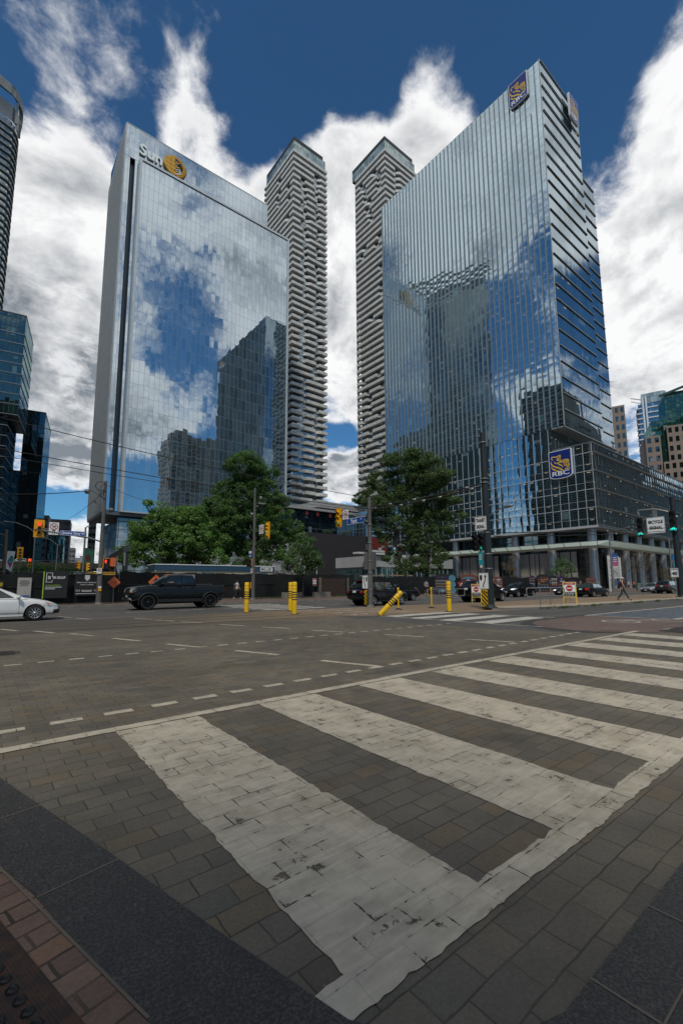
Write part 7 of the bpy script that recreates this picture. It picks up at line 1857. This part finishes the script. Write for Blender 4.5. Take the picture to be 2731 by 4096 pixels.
# ------------------------------------------------------------------ people: one skinned body each, clothes as children
SK = mat('skin', (.42, .23, .15), .6, var=.08); 
def skinned(name, pts, edges, m, parent, levels=1):
    me = bpy.data.meshes.new(name); me.from_pydata([p[:3] for p in pts], edges, []); me.update()
    o = bpy.data.objects.new(name, me); link(o, parent); me.materials.append(m)
    sk = o.modifiers.new('skin', 'SKIN'); sk.use_smooth_shade = True
    for v, p in zip(me.skin_vertices[0].data, pts): v.radius = (p[3], p[4] if len(p) > 4 else p[3])
    me.skin_vertices[0].data[0].use_root = True
    s = o.modifiers.new('sub', 'SUBSURF'); s.levels = levels
    return bake(o, 0) and o
def person(label, loc, rz, pose, clothes, h=1.75, hair=(.02, .014, .01), seated=False):
    """pose: joint offsets in metres for a 1.75 m figure facing +x; y left"""
    t = thing('person', label, 'person', loc, rz)
    k = h / 1.75; t.scale = (k, k, k)
    J = dict(pel=(0, 0, .95), waist=(0, 0, 1.10), chest=(.0, 0, 1.33), neck=(0, 0, 1.48), head=(.02, 0, 1.60), crown=(.01, 0, 1.70), hl=(0, .09, .92), hr=(0, -.09, .92), sl=(0, .17, 1.42), sr=(0, -.17, 1.42),
             el=(-.03, .23, 1.15), er=(-.03, -.23, 1.15), wl=(.05, .24, .92), wr=(.05, -.24, .92), kl=(.03, .1, .50), kr=(.03, -.1, .50), al=(0, .1, .08), ar=(0, -.1, .08), tl=(.17, .12, .03), tr=(.17, -.12, .03))
    J.update(pose)
    for s in 'lr':
        w_ = Vector(J['w' + s]); e = Vector(J['e' + s]); J['f' + s] = tuple(w_ + (w_ - e).normalized() * .09)
    order = ['pel', 'waist', 'chest', 'neck', 'head', 'crown', 'hl', 'kl', 'al', 'tl', 'hr', 'kr', 'ar', 'tr', 'sl', 'el', 'wl', 'fl', 'sr', 'er', 'wr', 'fr']
    rad = dict(pel=.13, waist=.115, chest=.125, neck=.052, head=.083, crown=.055, hl=.085, hr=.085, kl=.055, kr=.055, al=.038, ar=.038, tl=.035, tr=.035, sl=.058, sr=.058, el=.042, er=.042, wl=.029, wr=.029, fl=.026, fr=.026)
    ids = {n: i for i, n in enumerate(order)}
    E_ = [('pel', 'waist'), ('waist', 'chest'), ('chest', 'neck'), ('neck', 'head'), ('head', 'crown'), ('pel', 'hl'), ('hl', 'kl'), ('kl', 'al'), ('al', 'tl'), ('pel', 'hr'), ('hr', 'kr'), ('kr', 'ar'), ('ar', 'tr'), ('chest', 'sl'), ('sl', 'el'), ('el', 'wl'), ('wl', 'fl'), ('chest', 'sr'), ('sr', 'er'), ('er', 'wr'), ('wr', 'fr')]
    pts = [(*J[n], rad[n], rad[n] * (1.05 if n in ('pel', 'chest', 'waist') else 1)) for n in order]
    body = skinned('body', pts, [(ids[a], ids[b]) for a, b in E_], SK, t)
    # fingers and thumb on each hand
    for s in 'lr':
        f = Vector(J['f' + s]); w_ = Vector(J['w' + s]); d = (f - w_).normalized(); sd = 1 if s == 'l' else -1
        mb = MB()
        for q, (o_, ln) in enumerate(((.022, .058), (.008, .068), (-.007, .064), (-.021, .05))):
            b0 = f + Vector((o_, 0, 0)) - d * .01; m1 = b0 + d * ln * .55 + Vector((.004, -sd * .006, 0)); e1 = b0 + d * ln + Vector((.006, -sd * .022, 0))
            mb.tube([b0, m1, e1], [.009, .0085, .007], 6)
        th = w_ + d * .035 + Vector((.02, 0, 0)); mb.tube([th, th + d * .03 + Vector((.028, 0, 0)), th + d * .06 + Vector((.034, -sd * .008, 0))], [.011, .010, .008], 6)
        mb.build('fingers', SK, body)
    hx, hy, hz = J['head']; tw = J.get('turn', 0.0)
    ft = Matrix.Translation((hx, hy, hz)) @ Matrix.Rotation(tw, 4, 'Z')
    mb = MB(); mb.lathe([(.0001, .03), (.012, .018), (.016, -.012), (.0001, -.02)], 8, (.098, 0, -.005)); mb.ball((0, .088, -.005), .025, 8, (.7, .4, 1.1)); mb.ball((0, -.088, -.005), .025, 8, (.7, .4, 1.1)); mb.xf(ft); mb.build('nose_and_ears', SK, body)
    mb = MB()
    for s in (-1, 1): mb.ball((.083, s * .033, .022), .011, 8, (.5, 1, .7))
    mb.box(.082, .09, -.024, .024, -.052, -.046); mb.xf(ft); mb.build('eyes_and_mouth', mat('eye_dark', (.03, .015, .012), .4, var=0), body)
    if hair:
        mb = MB(); b_ = len(mb.v); mb.ball((-.012, 0, .035), .103, 14, (1.02, .92, .98))
        mb.v = [(x, y, max(z, .035 if x > .02 else -.04)) for x, y, z in mb.v]; mb.xf(ft); mb.build('hair', mat('hair', hair, .7, var=.2), t)
    for nm, m, chain, grow in clothes:
        ps = []; es = []
        names = []
        for a, b in chain:
            for q in (a, b):
                if q not in names: names.append(q)
        def pos(q):
            if '>' in q:
                a, b, f = q.split('>'); v = Vector(J[a]).lerp(Vector(J[b]), float(f)); return (*v, lerp(rad[a], rad[b], float(f)))
            return (*J[q], rad[q])
        for q in names:
            x, y, z, r_ = pos(q); ps.append((x, y, z, r_ + grow))
        skinned(nm, ps, [(names.index(a), names.index(b)) for a, b in chain], m, t)
    return t, J
SHIRT = [('waist', 'chest'), ('waist', 'pel>waist>.3'), ('chest', 'chest>neck>.75'), ('chest', 'sl'), ('sl', 'sl>el>.7'), ('chest', 'sr'), ('sr', 'sr>er>.7')]
VEST = [('waist', 'chest'), ('waist', 'pel>waist>.3'), ('chest', 'chest>neck>.75'), ('chest', 'sl'), ('chest', 'sr')]
TROUS = [('pel', 'pel>waist>.5'), ('pel', 'hl'), ('hl', 'kl'), ('kl', 'kl>al>.9'), ('pel', 'hr'), ('hr', 'kr'), ('kr', 'kr>ar>.9')]
SHORT = [('pel', 'pel>waist>.5'), ('pel', 'hl'), ('hl', 'hl>kl>.85'), ('pel', 'hr'), ('hr', 'hr>kr>.85')]
SHOE = lambda s: [('a' + s, 't' + s)]
cl = lambda n, c, r=.8: mat(n, c, r, var=.12, scale=6)
def shoes(m): return [('shoe', m, [('al', 'tl')], .014), ('shoe', m, [('ar', 'tr')], .014)]
STRIDE = dict(kl=(.20, .1, .50), al=(.36, .1, .10), tl=(.52, .1, .06), kr=(-.08, -.1, .50), ar=(-.38, -.1, .14), tr=(-.24, -.1, .04), el=(-.14, .23, 1.17), wl=(-.12, .25, .93), er=(.08, -.22, 1.16), wr=(.20, -.22, .95))
w1, J = person('person in white cap and black vest with blue backpack striding along the median', (38.4, 13.55, .12), R(-80), STRIDE,
       [('vest', cl('black_vest', (.012, .011, .012)), VEST, .02), ('jeans', cl('dark_jeans', (.035, .05, .065)), TROUS, .018)] + shoes(cl('dark_shoe', (.03, .026, .022))), 1.80, (.03, .02, .015))
mb = MB(); mb.ball((0, 0, 1.655), .108, 14, (1.08, .95, .85)); mb.v = [(x, y, max(z, 1.645)) for x, y, z in mb.v]; mb.plate(rrect(.06, .19, 1.645, 1.657, .005), -.07, .07); mb.build('cap', cl('white_cap', (.62, .62, .63)), w1)
mb = MB(); mb.smooth = True; mb.ball((-.19, 0, 1.27), .15, 14, (.75, 1.0, 1.45)); mb.build('backpack', cl('blue_backpack', (.012, .03, .13)), w1)
mb = MB(); [mb.tube([(-.12, s * .1, 1.44), (.06, s * .11, 1.47), (.15, s * .12, 1.33), (.02, s * .13, 1.12), (-.12, s * .12, 1.1)], .016, 6) for s in (-1, 1)]; mb.build('strap', M_['black'], w1)
mb = MB(); mb.plate([(.145, 1.30), (.16, 1.30), (.16, 1.44), (.145, 1.44)], -.08, .08); mb.build('red_print', M_['redband'], w1)
j1, J = person('person jogging in grey T-shirt, black shorts and neon shoes by the fence', (41.3, 35.5, .14), R(-125), dict(kl=(.16, .1, .52), al=(.10, .1, .10), tl=(.25, .11, .04), kr=(-.06, -.1, .52), ar=(-.26, -.1, .22), tr=(-.16, -.1, .10), el=(-.13, .24, 1.2), wl=(.03, .24, 1.02), er=(.08, -.24, 1.18), wr=(.22, -.2, 1.08)),
       [('t_shirt', cl('grey_shirt', (.20, .21, .23)), SHIRT, .022), ('shorts', cl('black_shorts', (.015, .015, .017)), SHORT, .03)] + shoes(cl('neon_shoe', (.55, .75, .03))), 1.80)
p1, J = person('person in white T-shirt and dark trousers with grey backpack walking past the fence', (19.0, 39.6, .14), R(0), STRIDE,
       [('t_shirt', cl('white_shirt', (.60, .61, .61)), SHIRT, .022), ('trousers', cl('black_trousers', (.016, .016, .018)), TROUS, .016)] + shoes(cl('white_shoe', (.6, .6, .6))), 1.80)
mb = MB(); mb.smooth = True; mb.ball((-.18, 0, 1.28), .14, 14, (.75, 1.0, 1.4)); mb.build('backpack', cl('grey_backpack', (.10, .10, .11)), p1)
# driver of the pickup: seated, arm on the sill
SIT = dict(pel=(0, 0, .55), waist=(-.03, 0, .70), chest=(-.05, 0, .93), neck=(-.04, 0, 1.08), head=(-.01, 0, 1.20), crown=(-.02, 0, 1.30), hl=(.02, .09, .53), hr=(.02, -.09, .53), sl=(-.05, .17, 1.02), sr=(-.05, -.17, 1.02), el=(.05, .37, .86), er=(.12, -.22, .80), wl=(.27, .42, .86), wr=(.36, -.1, .88), kl=(.42, .12, .56), kr=(.42, -.12, .56), al=(.50, .12, .15), ar=(.50, -.12, .15), tl=(.64, .12, .12), tr=(.64, -.12, .12), turn=.0)
dr, J = person('person in dark shirt driving the black pickup, arm on the window sill', (9.5, 29.12, .80), R(180), SIT, [('shirt', cl('driver_shirt', (.02, .02, .022)), SHIRT, .02), ('trousers', cl('driver_trousers', (.02, .02, .025)), TROUS, .014)], 1.75)
mb = MB(); mb.ball((-.01, 0, 1.265), .108, 12, (1.08, .95, .8)); mb.v = [(x, y, max(z, 1.255)) for x, y, z in mb.v]; mb.build('cap', M_['black'], dr)
for i, (x, y, rz, c1, c2, lb) in enumerate(((60.5, 26.2, -90, (.25, .12, .06), (.03, .03, .04), 'person in tan top standing behind the black saloon'), (62.6, 26.0, 90, (.05, .04, .035), (.02, .02, .02), 'person in dark top standing behind the black saloon'), (104, 35.5, 180, (.42, .42, .45), (.02, .02, .025), 'person in pale shirt walking under the finned tower canopy'), (107.5, 35.6, 0, (.40, .13, .03), (.03, .03, .03), 'person in orange top under the finned tower canopy'))):
    person(lb, (x, y, .14), R(rz), STRIDE if i > 1 else {}, [('top', cl('top_%d' % i, c1), SHIRT, .022), ('trousers', cl('legs_%d' % i, c2), TROUS, .018)] + shoes(M_['black']), 1.75)
# ------------------------------------------------------------------ trees
def leaf_mat(name, a, b, c, trans=.42):
    m, t, out = new_mat(name)
    geo = t.new('ShaderNodeNewGeometry'); tc = t.new('ShaderNodeTexCoord').outputs['Object']
    rp = geo.outputs['Random Per Island']
    col = t.mix(t.ramp(rp, 0, 1, 0, 1, False), a, b)
    col = t.mix(t.math('MULTIPLY', t.math('GREATER_THAN', rp, .94), .7), col, c)
    col = t.vm('SCALE', col, None, t.ramp(t.noise(tc, .9, 3), .3, .7, .72, 1.25))
    d = t.new('ShaderNodeBsdfPrincipled'); t.put(d.inputs['Base Color'], col); d.inputs['Roughness'].default_value = .5; d.inputs['Specular IOR Level'].default_value = .35
    tr = t.new('ShaderNodeBsdfTranslucent'); t.put(tr.inputs[0], t.vm('MULTIPLY', col, (1.2, 1.5, .5)))
    mx = t.new('ShaderNodeMixShader'); mx.inputs[0].default_value = trans; t.l.new(d.outputs[0], mx.inputs[1]); t.l.new(tr.outputs[0], mx.inputs[2]); t.l.new(mx.outputs[0], out.inputs[0])
    return m
T_ = {'bark': mat('bark', (.030, .024, .019), .9, var=.3, scale=4, bump=.4), 'barkpale': mat('pale_bark', (.15, .13, .11), .9, var=.2, scale=4),
      'maple': leaf_mat('maple_leaves', (0.086, 0.178, 0.037), (0.166, 0.287, 0.083), (0.418, 0.492, 0.330)), 'dark': leaf_mat('dark_leaves', (0.058, 0.121, 0.035), (0.107, 0.193, 0.062), (0.192, 0.260, 0.133)),
      'locust': leaf_mat('locust_leaves', (0.056, 0.097, 0.032), (0.106, 0.158, 0.058), (0.172, 0.202, 0.107)), 'young': leaf_mat('young_leaves', (0.058, 0.115, 0.036), (0.112, 0.194, 0.073), (0.368, 0.432, 0.342)),
      'dry': leaf_mat('dry_leaves', (.12, .085, .03), (.20, .135, .045), (.25, .19, .08)), 'weed': leaf_mat('weed_leaves', (.04, .10, .02), (.08, .16, .035), (.16, .18, .06))}
def leafblob(mb, c, r, n, size, rr_, shell=.35, flat=1.0):
    for _ in range(n):
        while True:
            v = Vector((rr_.uniform(-1, 1), rr_.uniform(-1, 1), rr_.uniform(-1, 1)))
            if .02 < v.length < 1: break
        v = v.normalized() * (v.length ** shell)
        p = Vector(c) + Vector((v.x * r[0], v.y * r[1], v.z * r[2]))
        nrm = (v * .7 + Vector((rr_.uniform(-1, 1), rr_.uniform(-1, 1), rr_.uniform(-.3, 1.2)))).normalized()
        a = nrm.orthogonal().normalized(); b = nrm.cross(a)
        th = rr_.uniform(0, 6.28); u = a * math.cos(th) + b * math.sin(th); w = nrm.cross(u)
        s = size * rr_.uniform(.6, 1.3)
        k = len(mb.v)
        mb.v += [tuple(p - u * s), tuple(p - w * s * .55 + u * s * .1), tuple(p + u * s), tuple(p + w * s * .55 + u * s * .1)]
        mb.f.append([k, k + 1, k + 2, k + 3]); mb.m.append(0); mb.sm.append(False)
def limb(mb, a, b, r0, r1, rr_, bend=.12, n=5):
    a, b = Vector(a), Vector(b); L = (b - a).length; pts = []
    for i in range(n + 1):
        f = i / n; j = Vector((rr_.uniform(-1, 1), rr_.uniform(-1, 1), rr_.uniform(-.5, .5))) * L * bend * .5 * math.sin(math.pi * f)
        pts.append(a.lerp(b, f) + j)
    mb.tube(pts, [lerp(r0, r1, i / n) for i in range(n + 1)], 7)
    return pts
def tree(name, label, loc, clumps, trunks, leafm, size, dens, seed, bark='bark', cat='tree', group=None, twigs=3):
    """clumps: (x, y, z, rx, ry, rz) foliage masses; trunks: base x,y, fork z, radius"""
    rr_ = random.Random(seed)
    t = thing(name, label, cat, loc, 0, group)
    tb = MB(); forks = []
    for (x, y, fz, r, lx, ly) in trunks:
        pts = limb(tb, (x, y, 0), (x + lx, y + ly, fz), r, r * .7, rr_, .06); forks.append((pts[-1], r * .7))
    lb = MB()
    for (x, y, z, rx, ry, rz_) in clumps:
        f = min(forks, key=lambda q: (q[0] - Vector((x, y, z))).length)
        p = limb(tb, f[0], (x, y, z), f[1] * .62, .025, rr_, .16, 6)
        for _ in range(twigs):
            e = Vector((x + rr_.uniform(-.8, .8) * rx, y + rr_.uniform(-.8, .8) * ry, z + rr_.uniform(-.6, .9) * rz_)); limb(tb, p[rr_.choice((3, 4, 5))], e, .05, .012, rr_, .15, 3)
        area = (rx * ry + ry * rz_ + rx * rz_) / 3
        m = max(5, int(area * 4.5))
        for _ in range(m):                                   # many leafy sprays give light and dark pockets and a ragged edge
            while True:
                v = Vector((rr_.uniform(-1, 1), rr_.uniform(-1, 1), rr_.uniform(-1, 1)))
                if .1 < v.length < 1: break
            v = v.normalized() * v.length ** .6 * rr_.uniform(.9, 1.22)
            c = (x + v.x * rx, y + v.y * ry, z + v.z * rz_); s = rr_.uniform(.30, .62) * min(1.15, (rx + rz_) / 2.6)
            leafblob(lb, c, (s * 1.2, s * 1.2, s * .85), int(dens * s * s * 11 * rr_.uniform(.6, 1.3)), size, rr_, .5)
        leafblob(lb, (x, y, z), (rx * 1.05, ry * 1.05, rz_ * 1.05), int(dens * area * 3.0), size, rr_, .5)
    tb.build('trunk', T_[bark], t); lb.build('crown', T_[leafm], t)
    return t
rr0 = random.Random(21)
# axes of the picture at a tree standing on the pavement: 'a' to the right, 'd' away
def fan(loc):
    d = Vector((loc[0], loc[1])).normalized(); return Vector((d.y, -d.x)), d
def crown(loc, prof, seed, depth=.8, jit=.5):
    """prof: (right offset, height, half width, half height) in metres seen from the street corner"""
    a, d = fan(loc); r_ = random.Random(seed); out = []
    for (ox, z, hw, hh) in prof:
        dep = r_.uniform(-1, 1) * hw * depth
        p = a * ox + d * dep
        out.append((p.x, p.y, z, hw * 1.12, hw * 1.12, hh * 1.15))
    return out
L1_ = (19.2, 57.3)
tree('maple_tree', 'broad light green maple behind the fence above the site trailer', (*L1_, 0), crown(L1_, [(-5.6, 4.9, 1.2, .8), (-5.0, 6.2, 1.4, 1.0), (-3.9, 7.6, 1.6, 1.2), (-3.2, 5.6, 1.5, 1.0), (-2.4, 9.2, 1.7, 1.2), (-1.2, 7.4, 1.9, 1.3), (-.6, 10.4, 1.6, 1.0), (.8, 9.2, 1.9, 1.4), (1.8, 10.3, 1.5, 1.0), (2.2, 7.4, 1.8, 1.3), (3.6, 8.6, 1.6, 1.3), (3.4, 5.9, 1.6, 1.1), (.4, 5.4, 1.6, 1.0), (-4.6, 4.3, .8, .5), (-2.6, 4.2, .9, .6), (-6.3, 5.6, .8, .5), (4.6, 4.8, 1.5, .9), (1.8, 4.4, 1.4, .8), (-1.2, 4.8, 1.3, .8), (-4.6, 8.6, 1.1, .8), (-2.4, 11.0, 1.2, .8), (5.4, 7.2, 1.4, 1.0)], 1),
     [(-.2, 0, 3.2, .30, -.4, 0), (.7, .3, 3.6, .24, .8, .2)], 'maple', .125, 95, 5)
L2_ = (27.6, 55.6)
tree('elm_tree', 'tall dark green tree behind the corner pole, right of the maple', (*L2_, 0), crown(L2_, [(-3.6, 11.5, 1.8, 1.6), (-2.4, 14.2, 1.9, 1.5), (-.6, 17.4, 1.9, 1.5), (.4, 18.9, 1.4, .9), (1.6, 16.4, 1.8, 1.5), (2.9, 15.0, 1.5, 1.2), (3.6, 17.4, 1.0, .9), (-.4, 13.6, 2.1, 1.6), (2.2, 12.6, 1.9, 1.5), (4.6, 11.0, 1.8, 1.3), (6.4, 9.4, 1.6, 1.1), (-2.0, 9.6, 2.0, 1.5), (.6, 9.8, 2.1, 1.5), (3.2, 9.0, 1.9, 1.4), (5.2, 7.6, 1.6, 1.1), (-3.6, 8.0, 1.6, 1.2), (-1.4, 6.6, 1.7, 1.1), (1.2, 6.3, 1.7, 1.2), (3.8, 5.8, 1.5, 1.1), (2.4, 4.2, 1.2, .9), (-4.2, 12.2, 1.2, 1.0), (-2.8, 11.6, 1.6, 1.2), (-1.2, 15.6, 1.5, 1.2), (1.0, 14.6, 1.5, 1.2), (1.4, 18.2, 1.2, .9), (4.4, 13.2, 1.4, 1.1), (6.9, 7.9, 1.2, .9), (0, 11.6, 1.6, 1.2), (5.6, 5.6, 1.2, .9), (-4.8, 9.8, 1.2, .9), (.2, 4.4, 1.3, .9)], 2),
     [(0, 0, 5.5, .34, .4, .2), (1.3, .6, 6.5, .26, .9, .3)], 'dark', .12, 90, 6)
L3_ = (45.6, 41.6)
tree('locust_tree', 'tall airy locust tree with bare forked trunks left of the transit pole', (*L3_, 0), crown(L3_, [(-5.2, 13.4, 1.3, 1.1), (-4.0, 15.8, 1.5, 1.3), (-2.2, 18.2, 1.6, 1.2), (-.4, 19.2, 1.6, 1.0), (1.2, 18.9, 1.5, 1.1), (3.0, 18.0, 1.4, 1.0), (3.9, 15.8, 1.6, 1.3), (-1.0, 16.0, 1.8, 1.3), (1.6, 15.6, 1.8, 1.3), (-3.0, 12.4, 1.6, 1.2), (-5.0, 10.8, 1.2, .9), (.4, 12.8, 1.7, 1.2), (3.0, 12.4, 1.7, 1.2), (5.0, 13.0, 1.4, 1.0), (5.6, 10.4, 1.3, .9), (-1.8, 9.6, 1.4, 1.0), (1.8, 9.6, 1.5, 1.1), (4.0, 8.6, 1.4, 1.0), (-3.4, 7.4, 1.1, .8), (-.2, 6.8, 1.3, .9), (2.2, 6.4, 1.5, 1.0), (-2.6, 5.0, 1.1, .8), (3.6, 5.4, 1.3, .9), (.6, 4.2, 1.5, .9), (2.4, 3.6, 1.4, .8), (-1.4, 3.4, 1.1, .7), (-2.6, 14.6, 1.5, 1.1), (.2, 17.4, 1.6, 1.2), (2.4, 17.0, 1.4, 1.1), (-3.9, 9.0, 1.2, .9), (0, 11.0, 1.5, 1.1), (2.6, 10.8, 1.5, 1.0), (-1.6, 13.8, 1.5, 1.1), (4.4, 11.2, 1.3, 1.0), (.8, 8.2, 1.4, 1.0), (3.4, 14.2, 1.4, 1.1), (.8, 5.4, 1.4, .9), (-4.4, 12.2, 1.2, .9)], 3),
     [(-1.3, .8, 9.0, .24, -.6, .4), (.2, 0, 10.0, .26, -.3, .2), (1.3, -1.0, 10.5, .24, .5, -.4)], 'locust', .105, 105, 8, twigs=5)
L4_ = (25.2, 37.8)
tree('street_tree', 'small young street tree on the pavement right of the two bollards', (*L4_, .14), crown(L4_, [(0, 6.0, .6, .6), (.3, 5.2, .8, .7), (-.5, 4.9, .8, .6), (-1.0, 4.0, .8, .6), (.2, 4.0, 1.0, .7), (1.1, 4.2, .8, .6), (-1.5, 3.2, .6, .4), (1.5, 3.3, .7, .5), (.4, 2.9, .9, .5), (-.6, 2.8, .7, .5)], 4),
     [(0, 0, 2.6, .07, .1, 0)], 'young', .085, 150, 9)
def sap(name, label, loc, h, w, seed, leafm, dens, bark='barkpale', group=None, fork=.35):
    rr_ = random.Random(seed); t = thing(name, label, 'tree', loc, 0, group); tb = MB(); lb = MB()
    top = limb(tb, (0, 0, 0), (rr_.uniform(-.2, .2), 0, h * .85), .075, .03, rr_, .05, 8)
    a, d = fan(loc)
    for i in range(22):
        f = rr_.uniform(fork, .98); p = Vector((0, 0, h * .85 * f)); sd = rr_.uniform(-1, 1); ln = w * (1.15 - f * .55) * rr_.uniform(.5, 1)
        e = p + Vector((a.x * sd * ln + d.x * rr_.uniform(-.6, .6), a.y * sd * ln + d.y * rr_.uniform(-.6, .6), ln * rr_.uniform(.35, .9)))
        q = limb(tb, p, e, .028, .010, rr_, .12, 4)
        for _ in range(3): limb(tb, q[rr_.choice((2, 3))], q[-1] + Vector((rr_.uniform(-.5, .5), rr_.uniform(-.5, .5), rr_.uniform(-.1, .6))), .012, .006, rr_, .1, 2)
        if rr_.random() < .8 and leafm: leafblob(lb, e - Vector((0, 0, .25)), (.55, .55, .35), int(dens), .10, rr_)
    tb.build('trunk', T_[bark], t)
    if lb.v: lb.build('crown', T_[leafm], t)
    return t
sap('bare_tree', 'half bare sapling left of the pair under the canopy, beside the white pillar', (82.5, 28.9, .14), 6.6, 2.6, 31, 'dry', 26, group='half bare saplings by the tower')
sap('bare_tree', 'half bare sapling with pale branches, right of the pair under the canopy', (83.5, 25.9, .14), 6.6, 2.8, 32, 'dry', 22, group='half bare saplings by the tower')
sap('bare_tree', 'smaller thin sapling left of the speed sign', (93, 25.8, .14), 4.6, 1.6, 33, 'dry', 30, group='half bare saplings by the tower')
sap('dry_tree', 'slim sapling with brown leaves behind the transit pole', (76.5, 45.5, .14), 7.4, 1.5, 34, 'dry', 36, fork=.2)
L5_ = (79, 37.2)
tree('young_tree', 'small green tree among the painted panels below the finned tower', (*L5_, .14), crown(L5_, [(0, 5.2, .8, .6), (-.8, 4.4, .9, .7), (.9, 4.5, .9, .6), (0, 3.7, 1.2, .7), (-1.2, 3.2, .7, .5), (1.4, 3.5, .8, .4), (.2, 2.7, .9, .5)], 6), [(0, 0, 2.2, .07, 0, 0)], 'young', .13, 36, 11)
for i, (x, y, z, s, lb) in enumerate(((121, 139.5, 34, 2.6, 'conifer-like roof tree between the twin towers, left one'), (126.5, 139.5, 34, 2.4, 'bushy roof tree between the twin towers, middle one'), (133, 139.0, 34, 2.2, 'bushy roof tree between the twin towers, right one'))):
    tree('roof_tree', lb, (x, y, z), [(0, 0, s * 1.2, s * .8, s * .8, s * .9), (s * .5, 0, s * .7, s * .6, s * .6, s * .5), (-s * .5, 0, s * .8, s * .6, s * .6, s * .5)], [(0, 0, s * .5, .15, 0, 0)], 'dark', .3, 14, 40 + i, group='roof terrace trees')
def shrub(label, loc, s, seed, leafm='young', n=5):
    t = thing('shrub', label, 'shrub', loc); rr_ = random.Random(seed); lb = MB(); tb = MB()
    for _ in range(n):
        c = (rr_.uniform(-s, s), rr_.uniform(-s, s) * .6, s * rr_.uniform(.4, .9)); limb(tb, (0, 0, 0), c, .03, .01, rr_); leafblob(lb, c, (s * .5, s * .5, s * .4), int(110 * max(1, s / 1.2)), min(.22, s * .10), rr_)
    tb.build('stem', T_['bark'], t); lb.build('foliage', T_[leafm], t)
shrub('shrub peeping over the fence right of the path lamp', (40.5, 50.5, 1.5), 1.2, 1); shrub('second shrub peeping over the fence left of the dark hatchback', (45.5, 50, 1.4), 1.1, 2)
shrub('green shrub at the foot of the disc panel', (46.4, 34.5, .14), .7, 3); shrub('green shrub right of the disc panel', (48.6, 33.8, .14), .8, 4); shrub('pale green shrub at the foot of the small tree fence, by the trailer', (26, 47, .8), 1.4, 5, 'maple'); shrub('dark green tree mass under the expressway', (14.5, 135, 0), 6.5, 6, 'dark', 14)
shrub('terrace plant on the podium edge, left one', (85.5, 113.2, 17.3), 1.4, 7, 'locust'); shrub('terrace plant on the podium edge, right one', (92.5, 113.2, 17.3), 1.4, 8, 'locust')
# weeds along the median kerb and fence foot: too many to count
lb = MB(); rr_ = random.Random(77)
for i in range(70):
    f = rr_.choice((.05, .08, .14, .22, .3, .33, .45, .6, .62, .8, .95)) + rr_.gauss(0, .022); x = 24.2 + max(0, f) * 22
    y = interp([(p[0], p[1]) for p in isl], x) - .04
    if rr_.random() < .75: leafblob(lb, (x, y + rr_.uniform(-.1, .03), .05 + rr_.uniform(0, .08)), (.22, .08, .06), 24, .035, rr_)
for i in range(60): leafblob(lb, (rr_.uniform(20, 33), rr_.uniform(39.0, 39.6), .2), (.3, .1, .12), 14, .06, rr_)
tag(lb.build('weeds', T_['weed']), kind='stuff')
